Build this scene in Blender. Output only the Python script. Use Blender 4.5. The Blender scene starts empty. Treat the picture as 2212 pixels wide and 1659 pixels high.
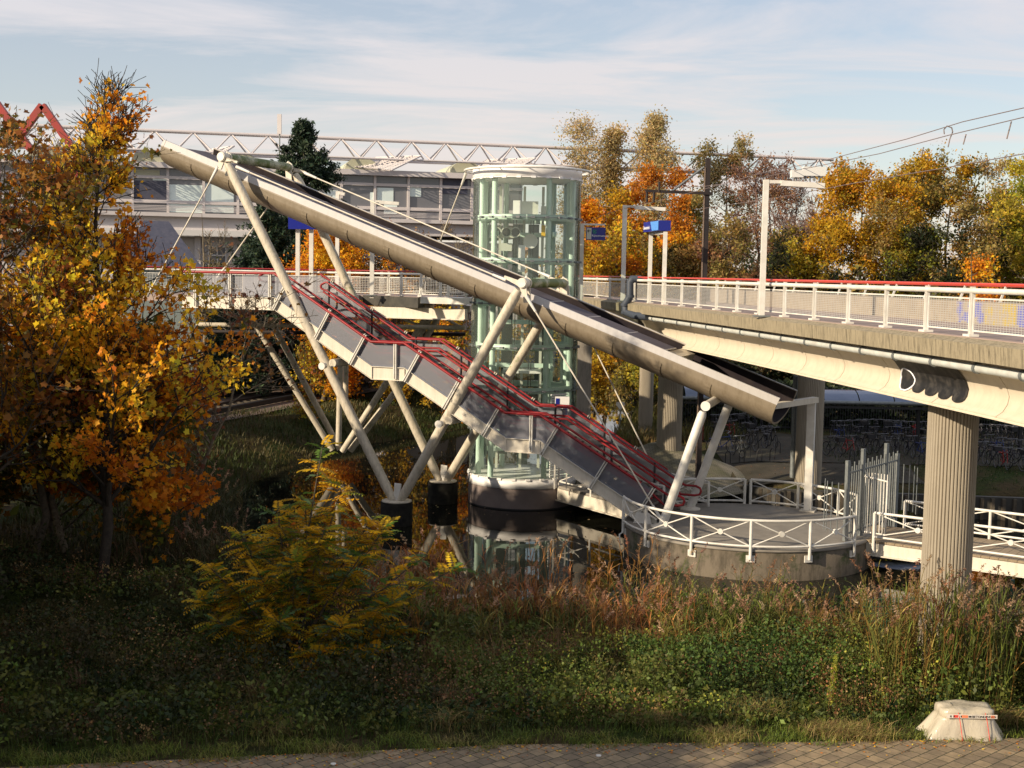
import bpy, math, random
import numpy as np
from mathutils import Vector, Matrix
random.seed(7); rng = np.random.default_rng(7)
PI = math.pi
scene = bpy.context.scene
col = scene.collection
R = math.radians
# ------------------------------------------------------------------ camera
FPX = 2800.0; CZ = 10.4; PITCH = math.atan(237.5/FPX); ROLL = 0.018
_r0 = Vector((1,0,0)); _u0 = Vector((0,math.sin(PITCH),math.cos(PITCH))); FWD = Vector((0,math.cos(PITCH),-math.sin(PITCH)))
RI = _r0*math.cos(ROLL)+_u0*math.sin(ROLL); UI = _u0*math.cos(ROLL)-_r0*math.sin(ROLL)
CAM = Vector((0,0,CZ))
cd = bpy.data.cameras.new('camera'); cam = bpy.data.objects.new('camera', cd); col.objects.link(cam)
m = Matrix.Identity(4)
for i in range(3):
    m[i][0] = RI[i]; m[i][1] = UI[i]; m[i][2] = -FWD[i]; m[i][3] = CAM[i]
cam.matrix_world = m
cd.lens = 36*FPX/2212; cd.sensor_width = 36; cd.clip_end = 5000; cd.clip_start = 0.5
scene.camera = cam
def ray(px, py): return RI*((px-1106)/FPX)+UI*((829.5-py)/FPX)+FWD
def zpt(px, py, z):                       # where the sight line meets height z
    r = ray(px, py); return CAM+r*((z-CZ)/r.z)
def dpt(px, py, d):                       # where it meets the upright plane at depth d
    r = ray(px, py); return CAM+r*(d/r.y)
TH = R(22); D = Vector((math.cos(TH),-math.sin(TH),0)); N = Vector((math.sin(TH),math.cos(TH),0)); Z = Vector((0,0,1))
F1 = zpt(1430,1138,1.1)
def lpt(px, py, s):                       # upright plane parallel to the stairs, s metres behind their near side
    r = ray(px, py); k = (F1+N*s-CAM).dot(N)/r.dot(N); return CAM+r*k
def tz(px, py, s):
    p = lpt(px, py, s); return (p-F1).dot(D), p.z
def P(t, s, z): return Vector((F1.x,F1.y,0))+D*t+N*s+Z*z
# ------------------------------------------------------------------ objects
def tag(o, label=None, cat=None, group=None, kind=None):
    if label: o['label'] = label
    if cat: o['category'] = cat
    if group: o['group'] = group
    if kind: o['kind'] = kind
    return o
def thing(name, label, cat, loc=(0,0,0), group=None, rz=0):
    o = bpy.data.objects.new(name, None); col.objects.link(o); o.location = loc; o.rotation_euler = (0,0,rz)
    o.empty_display_size = 0.3
    return tag(o, label, cat, group)
def wloc(o):
    v = Vector((0,0,0))
    while o is not None: v += o.location; o = o.parent
    return v
def add_obj(name, me, mat, parent=None):
    o = bpy.data.objects.new(name, me); col.objects.link(o)
    if mat is not None and not me.materials: me.materials.append(mat)
    if parent is not None: o.parent = parent
    return o
class MB:
    def __init__(s): s.v = []; s.f = []; s.sm = []
    def add(s, vs, fs, smooth=False):
        b = len(s.v); s.v += [tuple(v) for v in vs]; s.f += [tuple(i+b for i in f) for f in fs]; s.sm += [smooth]*len(fs); return s
    def hexa(s, p):       # 8 points: bottom 4 ccw, top 4 ccw
        return s.add(p, [(3,2,1,0),(4,5,6,7),(0,1,5,4),(1,2,6,5),(2,3,7,6),(3,0,4,7)])
    def box(s, c, sz, rz=0):
        c = Vector(c); x = Vector((math.cos(rz),math.sin(rz),0))*sz[0]/2; y = Vector((-math.sin(rz),math.cos(rz),0))*sz[1]/2; z = Z*sz[2]/2
        return s.hexa([c-x-y-z,c+x-y-z,c+x+y-z,c-x+y-z,c-x-y+z,c+x-y+z,c+x+y+z,c-x+y+z])
    def beam(s, a, b, w, h, up=Z):
        a = Vector(a); b = Vector(b); d = (b-a).normalized(); x = d.cross(Vector(up))
        if x.length < 1e-4: x = d.cross(Vector((1,0,0)))
        x.normalize(); u = x.cross(d).normalized(); x = x*w/2; u = u*h/2
        return s.hexa([a-x-u,b-x-u,b+x-u,a+x-u,a-x+u,b-x+u,b+x+u,a+x+u])
    def tube(s, pts, r, n=10, cap=True, closed=False):
        pts = [Vector(p) for p in pts]; k = len(pts); rs = r if isinstance(r,(list,tuple)) else [r]*k
        vs = []; prev = None
        for i, p in enumerate(pts):
            if closed: d = pts[(i+1)%k]-pts[i-1]
            elif i == 0: d = pts[1]-p
            elif i == k-1: d = p-pts[i-1]
            else: d = (pts[i+1]-p).normalized()+(p-pts[i-1]).normalized()
            d.normalize()
            if prev is None:
                x = d.cross(Z)
                if x.length < 1e-3: x = d.cross(Vector((1,0,0)))
            else: x = prev-d*prev.dot(d)
            x.normalize(); prev = x; y = d.cross(x)
            sc = 1.0
            if not closed and 0 < i < k-1:
                c = max(.5, abs(d.dot((pts[i+1]-p).normalized()))); sc = min(1.3, 1/c)
            for j in range(n):
                a = 2*PI*j/n; vs.append(p+(x*math.cos(a)+y*math.sin(a))*rs[i]*(sc if sc<1.2 else 1.1))
        fs = []
        for i in range(k if closed else k-1):
            for j in range(n):
                i2 = (i+1)%k; fs.append((i*n+j,i*n+(j+1)%n,i2*n+(j+1)%n,i2*n+j))
        s.add(vs, fs, True)
        if cap and not closed:
            s.add(vs[:n], [tuple(range(n))[::-1]]); s.add(vs[-n:], [tuple(range(n))])
        return s
    def lathe(s, c, prof, n=48, a0=0, a1=2*PI, smooth=True, cap=False):
        c = Vector(c); full = abs(a1-a0-2*PI) < 1e-6; m_ = n if full else n+1; vs = []
        for i in range(m_):
            a = a0+(a1-a0)*i/n
            for r, z in prof: vs.append(c+Vector((math.cos(a)*r,math.sin(a)*r,z)))
        k = len(prof); fs = []
        for i in range(n):
            i2 = (i+1)%m_
            for j in range(k-1): fs.append((i*k+j,i2*k+j,i2*k+j+1,i*k+j+1))
        s.add(vs, fs, smooth)
        if cap:
            s.add([vs[i*k] for i in range(m_)], [tuple(range(m_))[::-1]]); s.add([vs[i*k+k-1] for i in range(m_)], [tuple(range(m_))])
        return s
    def prism(s, poly, z0, z1):
        n = len(poly); a = [Vector((p[0],p[1],z0)) for p in poly]; b = [Vector((p[0],p[1],z1)) for p in poly]
        ar = sum(poly[i][0]*poly[(i+1)%n][1]-poly[(i+1)%n][0]*poly[i][1] for i in range(n))
        fs = [tuple(range(n))[::-1], tuple(range(n,2*n))]+[(i,(i+1)%n,n+(i+1)%n,n+i) for i in range(n)]
        if ar < 0: fs = [f[::-1] for f in fs]
        return s.add(a+b, fs)
    def sweep(s, frames, sec, closed=True, cap=True, smooth=False):
        # frames: list of (origin, xaxis, yaxis)
        k = len(sec); vs = []
        for o, x, y in frames:
            for a, b in sec: vs.append(o+x*a+y*b)
        fs = []
        for i in range(len(frames)-1):
            for j in range(k if closed else k-1):
                fs.append((i*k+j,i*k+(j+1)%k,(i+1)*k+(j+1)%k,(i+1)*k+j))
        s.add(vs, fs, smooth)
        if cap and closed:
            s.add(vs[:k], [tuple(range(k))[::-1]]); s.add(vs[-k:], [tuple(range(k))])
        return s
    def build(s, name, mat, parent=None, local=False):
        off = Vector((0,0,0)) if (local or parent is None) else wloc(parent)
        me = bpy.data.meshes.new(name)
        me.from_pydata([(v[0]-off.x,v[1]-off.y,v[2]-off.z) for v in s.v], [], s.f)
        me.polygons.foreach_set('use_smooth', s.sm); me.update()
        return add_obj(name, me, mat, parent)
def np_mesh(name, V, faces, mat, parent=None, color=None, smooth=False, off=None):
    me = bpy.data.meshes.new(name)
    V = np.asarray(V, dtype=np.float32).reshape(-1,3)
    if parent is not None:
        w = wloc(parent); V = V-np.array([w.x,w.y,w.z], dtype=np.float32)
    me.vertices.add(len(V)); me.vertices.foreach_set('co', V.ravel())
    li = np.concatenate([f.ravel() for f in faces]).astype(np.int32)
    tot = np.concatenate([np.full(len(f), f.shape[1]) for f in faces]).astype(np.int32)
    st = np.concatenate([[0], np.cumsum(tot)[:-1]]).astype(np.int32)
    me.loops.add(len(li)); me.loops.foreach_set('vertex_index', li)
    me.polygons.add(len(tot)); me.polygons.foreach_set('loop_start', st); me.polygons.foreach_set('loop_total', tot)
    if smooth: me.polygons.foreach_set('use_smooth', np.ones(len(tot), dtype=bool))
    if color is not None:
        a = me.color_attributes.new('Tint', 'FLOAT_COLOR', 'POINT')
        c = np.ones((len(V),4), dtype=np.float32); c[:,:3] = color; a.data.foreach_set('color', c.ravel())
    me.update(calc_edges=True); me.validate()
    return add_obj(name, me, mat, parent)
# ------------------------------------------------------------------ materials
def newmat(name):
    mt = bpy.data.materials.new(name); mt.use_nodes = True; nt = mt.node_tree
    return mt, nt, nt.nodes['Principled BSDF'], nt.links
def mat(name, c, rough=.5, metal=0, c2=None, scale=3, detail=6, bump=0, bscale=40, lo=.35, hi=.65, stretch=(1,1,1), spec=.4):
    mt, nt, b, L = newmat(name)
    b.inputs['Base Color'].default_value = (*c,1); b.inputs['Roughness'].default_value = rough; b.inputs['Metallic'].default_value = metal
    b.inputs['Specular IOR Level'].default_value = spec
    tc = nt.nodes.new('ShaderNodeTexCoord')
    if c2 is not None:
        mp = nt.nodes.new('ShaderNodeMapping'); mp.inputs['Scale'].default_value = stretch
        no = nt.nodes.new('ShaderNodeTexNoise'); no.inputs['Scale'].default_value = scale; no.inputs['Detail'].default_value = detail; no.inputs['Roughness'].default_value = .65
        cr = nt.nodes.new('ShaderNodeValToRGB'); cr.color_ramp.elements[0].position = lo; cr.color_ramp.elements[1].position = hi
        cr.color_ramp.elements[0].color = (*c,1); cr.color_ramp.elements[1].color = (*c2,1)
        L.new(tc.outputs['Object'], mp.inputs[0]); L.new(mp.outputs[0], no.inputs[0]); L.new(no.outputs[0], cr.inputs[0]); L.new(cr.outputs[0], b.inputs['Base Color'])
    if bump:
        n2 = nt.nodes.new('ShaderNodeTexNoise'); n2.inputs['Scale'].default_value = bscale; n2.inputs['Detail'].default_value = 4
        bp = nt.nodes.new('ShaderNodeBump'); bp.inputs['Strength'].default_value = bump; bp.inputs['Distance'].default_value = .02
        L.new(tc.outputs['Object'], n2.inputs[0]); L.new(n2.outputs[0], bp.inputs['Height']); L.new(bp.outputs[0], b.inputs['Normal'])
    return mt
def leafmat(name, trans=.35, rough=.55):
    mt, nt, b, L = newmat(name)
    at = nt.nodes.new('ShaderNodeAttribute'); at.attribute_name = 'Tint'
    L.new(at.outputs['Color'], b.inputs['Base Color']); b.inputs['Roughness'].default_value = rough; b.inputs['Specular IOR Level'].default_value = .25
    tr = nt.nodes.new('ShaderNodeBsdfTranslucent'); L.new(at.outputs['Color'], tr.inputs[0])
    mx = nt.nodes.new('ShaderNodeMixShader'); mx.inputs[0].default_value = trans
    L.new(b.outputs[0], mx.inputs[1]); L.new(tr.outputs[0], mx.inputs[2]); L.new(mx.outputs[0], nt.nodes['Material Output'].inputs[0])
    return mt
def glassmat(name, tint, rough=.02, ior=1.45, fac=1.0, body=0.0, bodyc=(.5,.7,.6)):
    mt, nt, b, L = newmat(name); nt.nodes.remove(b)
    tr = nt.nodes.new('ShaderNodeBsdfTransparent'); tr.inputs[0].default_value = (*tint,1)
    gl = nt.nodes.new('ShaderNodeBsdfGlossy'); gl.inputs['Roughness'].default_value = rough
    fr = nt.nodes.new('ShaderNodeFresnel'); fr.inputs[0].default_value = ior
    mx = nt.nodes.new('ShaderNodeMixShader')
    L.new(fr.outputs[0], mx.inputs[0]); L.new(tr.outputs[0], mx.inputs[1]); L.new(gl.outputs[0], mx.inputs[2])
    out = mx
    if body:
        df = nt.nodes.new('ShaderNodeBsdfDiffuse'); df.inputs[0].default_value = (*bodyc,1)
        m2 = nt.nodes.new('ShaderNodeMixShader'); m2.inputs[0].default_value = body
        L.new(mx.outputs[0], m2.inputs[1]); L.new(df.outputs[0], m2.inputs[2]); out = m2
    L.new(out.outputs[0], nt.nodes['Material Output'].inputs[0]); return mt
def mesh_sheet(name, c, op):             # perforated sheet metal seen from far
    mt, nt, b, L = newmat(name); b.inputs['Base Color'].default_value = (*c,1); b.inputs['Roughness'].default_value = .5; b.inputs['Metallic'].default_value = .3
    tr = nt.nodes.new('ShaderNodeBsdfTransparent'); mx = nt.nodes.new('ShaderNodeMixShader'); mx.inputs[0].default_value = op
    L.new(tr.outputs[0], mx.inputs[1]); L.new(b.outputs[0], mx.inputs[2]); L.new(mx.outputs[0], nt.nodes['Material Output'].inputs[0]); return mt
def streaked(name, base, dirt, moss=None, amt=.5, scale=1.2, zs=.15, rough=.5, mossamt=.58, bump=.1):
    # paint or concrete with run-off streaks and moss patches that have a shape of their own
    mt, nt, b, L = newmat(name); b.inputs['Roughness'].default_value = rough; b.inputs['Specular IOR Level'].default_value = .35
    tc = nt.nodes.new('ShaderNodeTexCoord'); mp = nt.nodes.new('ShaderNodeMapping'); mp.inputs['Scale'].default_value = (6,6,zs*6)
    n1 = nt.nodes.new('ShaderNodeTexNoise'); n1.inputs['Scale'].default_value = scale; n1.inputs['Detail'].default_value = 8; n1.inputs['Roughness'].default_value = .7
    L.new(tc.outputs['Object'], mp.inputs[0]); L.new(mp.outputs[0], n1.inputs[0])
    r1 = nt.nodes.new('ShaderNodeValToRGB'); r1.color_ramp.elements[0].position = .45; r1.color_ramp.elements[1].position = .72
    r1.color_ramp.elements[0].color = (0,0,0,1); r1.color_ramp.elements[1].color = (amt,amt,amt,1)
    L.new(n1.outputs[0], r1.inputs[0])
    mx = nt.nodes.new('ShaderNodeMix'); mx.data_type = 'RGBA'; mx.inputs[6].default_value = (*base,1); mx.inputs[7].default_value = (*dirt,1)
    L.new(r1.outputs[0], mx.inputs[0]); last = mx.outputs[2]
    if moss:
        n2 = nt.nodes.new('ShaderNodeTexNoise'); n2.inputs['Scale'].default_value = .9; n2.inputs['Detail'].default_value = 9; n2.inputs['Roughness'].default_value = .75
        L.new(tc.outputs['Object'], n2.inputs[0])
        r2 = nt.nodes.new('ShaderNodeValToRGB'); r2.color_ramp.elements[0].position = mossamt; r2.color_ramp.elements[1].position = mossamt+.12
        L.new(n2.outputs[0], r2.inputs[0])
        m2 = nt.nodes.new('ShaderNodeMix'); m2.data_type = 'RGBA'; m2.inputs[7].default_value = (*moss,1); L.new(last, m2.inputs[6]); L.new(r2.outputs[0], m2.inputs[0]); last = m2.outputs[2]
    L.new(last, b.inputs['Base Color'])
    n3 = nt.nodes.new('ShaderNodeTexNoise'); n3.inputs['Scale'].default_value = 25; bp = nt.nodes.new('ShaderNodeBump'); bp.inputs['Strength'].default_value = bump; bp.inputs['Distance'].default_value = .02
    L.new(tc.outputs['Object'], n3.inputs[0]); L.new(n3.outputs[0], bp.inputs['Height']); L.new(bp.outputs[0], b.inputs['Normal'])
    return mt
M = {}
M['white'] = streaked('white_paint', (.60,.55,.46), (.38,.33,.25), None, .5, 1.0)
M['whitec'] = mat('clean_white_paint', (.70,.68,.63), .4, c2=(.56,.53,.47), scale=2)
M['tube'] = streaked('weathered_white_tube', (.54,.48,.38), (.22,.20,.15), (.13,.17,.05), .75, 1.3, .3, mossamt=.6)
M['mosspipe'] = streaked('mossy_tube', (.42,.40,.30), (.16,.19,.05), (.09,.12,.02), .95, 2.2, 1.0, mossamt=.40)
M['rim'] = streaked('rim_paint', (.43,.41,.40), (.30,.28,.25), None, .35)
M['trough'] = streaked('trough_panel', (.21,.17,.12), (.13,.10,.06), (.2,.22,.08), .7, .9, .35, mossamt=.66)
M['cover'] = mat('cover_panel_grey', (.11,.10,.115), .9, c2=(.135,.12,.135), scale=1.5, spec=.02)
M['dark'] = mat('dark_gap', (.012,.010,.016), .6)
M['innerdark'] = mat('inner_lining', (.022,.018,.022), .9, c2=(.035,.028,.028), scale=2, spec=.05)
M['fadedgraffiti'] = mat('faded_graffiti', (.29,.245,.19), .85, c2=(.12,.13,.36), scale=2.2, lo=.47, hi=.56)
M['yellowgraffiti'] = mat('yellow_graffiti', (.29,.245,.19), .85, c2=(.36,.27,.06), scale=2.4, lo=.45, hi=.55)
M['red'] = mat('red_rail_paint', (.29,.008,.012), .45, c2=(.20,.008,.010), scale=4)
M['redbright'] = mat('red_rail_bright', (.55,.05,.03), .35)
M['black'] = mat('black_steel', (.015,.015,.018), .5)
M['step'] = mat('stair_tread', (.045,.032,.03), .6, c2=(.09,.06,.045), scale=8)
M['panel'] = mesh_sheet('perforated_panel', (.21,.215,.25), .62)
M['panelframe'] = mat('panel_frame_grey', (.12,.13,.16), .45)
M['galv'] = mat('galvanised_steel', (.22,.235,.235), .5, .4, c2=(.15,.165,.17), scale=6)
M['conc'] = streaked('concrete', (.30,.27,.23), (.13,.11,.085), (.06,.075,.025), .8, 1.0, .2, .85, .66, .3)
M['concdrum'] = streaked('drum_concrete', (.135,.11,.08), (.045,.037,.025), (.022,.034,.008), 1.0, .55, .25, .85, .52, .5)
M['slab'] = streaked('stained_slab', (.29,.245,.165), (.05,.042,.028), (.14,.14,.06), .9, 2.2, .12, .85, .66, .35)
M['liftdrum'] = mat('lift_drum_concrete', (.20,.16,.145), .7, c2=(.15,.12,.11), scale=1.2, bump=.1)
M['darkconc'] = mat('dark_concrete', (.03,.028,.025), .6, c2=(.06,.055,.045), scale=2)  # near-black concrete for quay wall, deck edge and beams
M['floor'] = mat('platform_floor', (.25,.225,.19), .7, c2=(.19,.17,.145), scale=1.5, bump=.1)
M['deck'] = mat('deck_paving', (.33,.25,.22), .8, c2=(.26,.20,.17), scale=2, bump=.2)
M['fairing'] = streaked('cream_fairing', (.58,.51,.40), (.38,.32,.24), None, .4, .6, .4)
M['pipe'] = mat('drain_pipe', (.55,.58,.55), .4, c2=(.45,.45,.42), scale=3)
M['greypipe'] = mat('grey_pipe', (.04,.05,.07), .6)
M['column'] = streaked('ribbed_column', (.30,.26,.20), (.20,.17,.13), None, .5, .8, .2, .8)
M['pile'] = mat('black_pile', (.006,.0055,.005), .85, c2=(.016,.015,.011), scale=4, spec=.15)
M['lifttube'] = mat('lift_tube_pale_green', (.60,.74,.655), .35)
M['meshwire'] = mat('mesh_wire_grey', (.42,.41,.39), .5)
M['glass'] = glassmat('lift_glass', (.925,.98,.95), body=.06, bodyc=(.60,.72,.65))
M['glassdark'] = mat('station_glass', (.15,.15,.165), .08, c2=(.14,.14,.16), scale=.3, spec=.7)
M['glass_skytone'] = mat('station_glass_sky_tone', (.74,.84,.82), .12, c2=(.62,.72,.70), scale=.4, spec=.7)  # opaque; the pale colour stands for sky light behind the glass
M['liftwhite'] = mat('lift_white', (.78,.76,.74), .4)
M['louver'] = mat('louver', (.62,.62,.6), .4)
M['machine'] = mat('machine_cream', (.55,.55,.48), .4)
M['yellow'] = mat('machine_yellow', (.75,.45,.02), .4)
M['blue'] = mat('sign_blue', (.012,.02,.22), .3)
M['bluelite'] = mat('sign_light_blue', (.10,.30,.75), .25)
M['textwhite'] = mat('lettering_white', (.8,.8,.85), .5)
M['textblack'] = mat('lettering_black', (.02,.02,.02), .5)
M['green'] = mat('icon_green', (.02,.4,.12), .5)
M['bark'] = mat('bark', (.10,.08,.055), .9, c2=(.05,.04,.03), scale=8, bump=.4)
M['barkdark'] = mat('bark_dark', (.045,.035,.025), .9, c2=(.02,.016,.012), scale=8, bump=.3)
M['barklight'] = mat('bark_light', (.22,.18,.12), .9, c2=(.10,.08,.06), scale=8)
M['barkred'] = mat('bark_reddish', (.24,.15,.12), .9, c2=(.15,.09,.075), scale=6)
M['leaf'] = leafmat('leaf', .54)
M['leafd'] = leafmat('leaf_dense', .2)
M['grassb'] = leafmat('blade', .3)
M['fagrey'] = mat('facade_lilac_grey', (.60,.56,.55), .6, c2=(.54,.50,.50), scale=.5)
M['fawhite'] = mat('facade_white', (.62,.60,.58), .5)
M['truss'] = mat('truss_white', (.58,.53,.52), .45)
M['vent'] = mat('arched_vent', (.46,.45,.32), .5)
M['roofdark'] = mat('dark_slate_roof', (.05,.055,.085), .6, c2=(.08,.08,.11), scale=4)
M['hutwall'] = mat('hut_wall', (.30,.34,.30), .7)
M['brickw'] = mat('parapet_brick', (.31,.26,.20), .85, c2=(.24,.20,.155), scale=3, bump=.2)
M['ballast_litedge'] = mat('rust_ballast_and_lit_edge', (.10,.07,.055), .95, c2=(.18,.13,.10), scale=25, bump=.6, bscale=30)  # rusty railway ballast; also colours the mast edge as if sunlit
M['rail'] = mat('rail_steel', (.05,.04,.04), .4, .6)
M['plank'] = mat('plank_wood', (.30,.23,.15), .8, c2=(.22,.17,.11), scale=3, stretch=(1,8,1), bump=.2)
M['bikedark'] = mat('bike_dark', (.02,.02,.03), .3)
M['chrome'] = mat('chrome', (.20,.20,.22), .4, .6)
M['rubber'] = mat('rubber', (.012,.012,.012), .8)
M['bikeblue'] = mat('bike_blue', (.02,.05,.22), .3)
M['bikered'] = mat('bike_red', (.35,.02,.02), .3)
M['bikegreen'] = mat('bike_green', (.02,.35,.16), .3)
M['mastdark'] = mat('mast_dark_steel', (.012,.010,.012), .7, c2=(.03,.018,.014), scale=2, stretch=(1,1,.3))
M['wire'] = mat('wire', (.16,.12,.11), .5)
M['fencegreen'] = mat('green_fence', (.012,.06,.035), .45)
M['doordark'] = mat('dark_door_glass', (.05,.07,.07), .1, spec=.7)
M['shelterglass'] = mat('shelter_roof', (.13,.17,.26), .15, c2=(.18,.22,.32), scale=1, spec=.8)
M['graffiti'] = mat('black_spray', (.012,.012,.013), .6, c2=(.09,.08,.07), scale=3.5, lo=.45, hi=.8)
M['redbeam'] = mat('red_steel', (.35,.035,.03), .5, c2=(.25,.04,.03), scale=1)
# ------------------------------------------------------------------ staircase
def avgz(*ps): return sum(p[1] for p in ps)/len(ps)
k = [tz(395,643,.5), tz(596,648,.5), tz(804.7,792.5,.5), tz(875,795,.5), tz(1094,947,.5), tz(1167,952,.5), tz(1418,1123,.5)]
zd = 9.22
KN = [(k[0][0],zd),(k[1][0],zd),(k[2][0],avgz(k[2],k[3])),(k[3][0],avgz(k[2],k[3])),(k[4][0],avgz(k[4],k[5])),(k[5][0],avgz(k[4],k[5])),(k[6][0],k[6][1])]
print('KN', [(round(a,2),round(b,2)) for a,b in KN])
def zs(t):
    for (t0,z0),(t1,z1) in zip(KN,KN[1:]):
        if t <= t1 or (t1,z1)==KN[-1]: return z0+(z1-z0)*(t-t0)/(t1-t0)
SN, SF = .5, 4.0
st = thing('staircase', 'long white steel staircase with red handrails descending to the round platform', 'staircase', P(KN[-1][0],2.2,1.1))
def stringer(s, name, parent):
    b = MB()
    for (t0,z0),(t1,z1) in zip(KN,KN[1:]):
        p = lambda t,z,ds: P(t,s+ds,z)
        b.hexa([p(t0,z0-.5,-.03),p(t1,z1-.5,-.03),p(t1,z1-.5,.03),p(t0,z0-.5,.03),p(t0,z0,-.03),p(t1,z1,-.03),p(t1,z1,.03),p(t0,z0,.03)])
        for dz in (-.52,0):
            b.hexa([p(t0,z0+dz,-.1),p(t1,z1+dz,-.1),p(t1,z1+dz,.1),p(t0,z0+dz,.1),p(t0,z0+dz+.025,-.1),p(t1,z1+dz+.025,-.1),p(t1,z1+dz+.025,.1),p(t0,z0+dz+.025,.1)])
    for t,_ in KN[1:-1]:
        b.beam(P(t,s,zs(t)-.5),P(t,s,zs(t)),.16,.03,up=D)
    b.build('stringer', M['white'], parent)
stringer(SN,'',st); stringer(SF,'',st)
for i in (0,2,4):
    (t0,z0),(t1,z1) = KN[i+1],KN[i+2] if i+2 < len(KN) else KN[-1]
    n = max(8, round((z0-z1)/.18))
    fl = MB().beam(P(t0,2.25,z0-.32),P(t1,2.25,z1-.32),.3,.22).build('flight', M['black'], st)
    sb = MB(); sb.box
    for j in range(n):
        a = (j+.5)/n; t = t0+(t1-t0)*a; z = z0+(z1-z0)*(j+1)/n
        s_ = MB(); dt = (t1-t0)/n*.56
        s_.hexa([P(t-dt,SN+.12,z-.05),P(t+dt,SN+.12,z-.05),P(t+dt,SF-.12,z-.05),P(t-dt,SF-.12,z-.05),P(t-dt,SN+.12,z),P(t+dt,SN+.12,z),P(t+dt,SF-.12,z),P(t-dt,SF-.12,z)])
        s_.build('step', M['step'], fl)
for i in (2,4):
    (t0,z0),(t1,z1) = KN[i],KN[i+1]
    MB().hexa([P(t0,SN+.12,z0-.06),P(t1,SN+.12,z0-.06),P(t1,SF-.12,z0-.06),P(t0,SF-.12,z0-.06),P(t0,SN+.12,z0-.01),P(t1,SN+.12,z0-.01),P(t1,SF-.12,z0-.01),P(t0,SF-.12,z0-.01)]).build('landing', M['step'], st)
# guard posts (paired flats) and perforated panels
def T(px,py=900,s=.5): return tz(px,py,s)[0]
posts = [(T(425,640),0),(T(500,640),0),(T(586,645),0),(T(603,655),1),(T(693,700),1),(T(769,750),1),(T(856,790),0),(T(886,810),1),(T(971,870),1),(T(1056,925),1),(T(1149,950),0),(T(1182,970),1),(T(1288,1040),1),(T(1385,1105),1)]
slope = (KN[1][1]-KN[2][1])/(KN[2][0]-KN[1][0])
def guard(s, h, side):
    tops = []
    for t, inc in posts:
        sl = slope if inc else 0
        nrm = Vector((0,0,1)) if not inc else (D*sl+Z).normalized()
        base = P(t,s+side*.1,zs(t)); top = base+nrm*h; b = MB()
        for ds in (-.045,.045):
            o = D*ds if not inc else (D-Z*sl).normalized()*ds
            b.beam(base-nrm*.45+o, top+o, .1, .035, up=(D-Z*sl if inc else D))
        b.beam(base-nrm*.3-N*.02*side, base+nrm*.1-N*.02*side, .03, .06, up=D)
        b.build('guard_post', M['whitec'] if side<0 else M['white'], st)
        tops.append((t,inc,base,nrm))
    for (ta,ia,ba,na),(tb,ib,bb,nb) in zip(tops,tops[1:]):
        if tb-ta < .3: continue
        ts = [ta]+[kk[0] for kk in KN if ta+.05 < kk[0] < tb-.05]+[tb]; hh = h-.1
        lo = [P(t,s,zs(t)+.05) for t in ts]; hi = []
        for q,t in enumerate(ts):
            if q == 0: hi.append(ba-N*side*.1+na*hh)
            elif q == len(ts)-1: hi.append(bb-N*side*.1+nb*hh)
            else: hi.append(P(t,s,zs(t)+hh+(.04 if t < KN[-1][0] else 0)))
        if not ia and ib: pass
        b = MB(); n_ = len(ts)
        b.add(lo+hi, [(q,q+1,n_+q+1,n_+q) for q in range(n_-1)])
        pp = b.build('guard_panel', M['panel'], st)
        fb = MB()
        for a_,b_ in zip(lo,lo[1:]): fb.beam(a_-N*.01,b_-N*.01,.03,.07)
        for a_,b_ in zip(hi,hi[1:]): fb.beam(a_-N*.01,b_-N*.01,.02,.025)
        fb.build('panel_frame', M['panelframe'], pp)
guard(SN,1.0,-1); guard(SF,1.0,1)
def railpts(s, h, ta, tb):
    ts = [ta]+[q[0] for q in KN if ta < q[0] < tb]+[tb]
    return [P(t,s,zs(t)+h) for t in ts]
tend = KN[-1][0]
def handrail(s, ta, loops=True, name='handrail'):
    te = tend+.25
    a = railpts(s,1.02,ta,tend-.3); c = railpts(s,.66,ta,tend-.3)
    ze = zs(tend)+1.0-.12
    end = [P(te,s,ze),P(te+.45,s,ze),P(te+.62,s,ze-.08),P(te+.66,s,ze-.2),P(te+.6,s,ze-.33),P(te+.4,s,ze-.38),P(te-.15,s,ze-.38)]
    st0 = [P(ta-.12,s,a[0].z-.02),P(ta-.28,s,a[0].z-.1),P(ta-.32,s,(a[0].z+c[0].z)/2),P(ta-.28,s,c[0].z+.08),P(ta-.12,s,c[0].z+.01)]
    MB().tube(st0[::-1]+a+end+c[::-1], .048, 8, closed=True).build(name, M['red'], st)
handrail(1.1,KN[1][0]-.9); handrail(3.7,KN[1][0]+.6)
MB().tube([P(t,SN-.14,zs(t)+1.03) for t in (KN[0][0],)+tuple(q[0] for q in KN[1:-1])+(tend-.6,)], .055, 8).build('handrail', M['red'], st)
MB().tube([P(t,SF+.14,zs(t)+1.03) for t in tuple(q[0] for q in KN[1:-1])+(tend-.6,)], .05, 8).build('handrail', M['red'], st)
for s in (.9,3.55): MB().tube([P(t,s,zs(t)+.55) for t in (KN[1][0]+.5,)+tuple(q[0] for q in KN[2:-1])+(tend-.3,)], .042, 8).build('handrail', M['red'], st)
for s in (1.1,3.7):
    t = KN[1][0]-.3 if s < 2 else KN[1][0]+.7
    while t < tend+.9:
        tt = min(t,tend+.45); zb = zs(min(tt,tend)) if tt < tend else 1.1
        MB().tube([P(tt,s,max(1.1,zb-.1)),P(tt,s,(zs(tt)+1.12) if tt<tend else 1.1+1.05)],.045,8).build('rail_post', M['black'], st)
        t += 2.15
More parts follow.
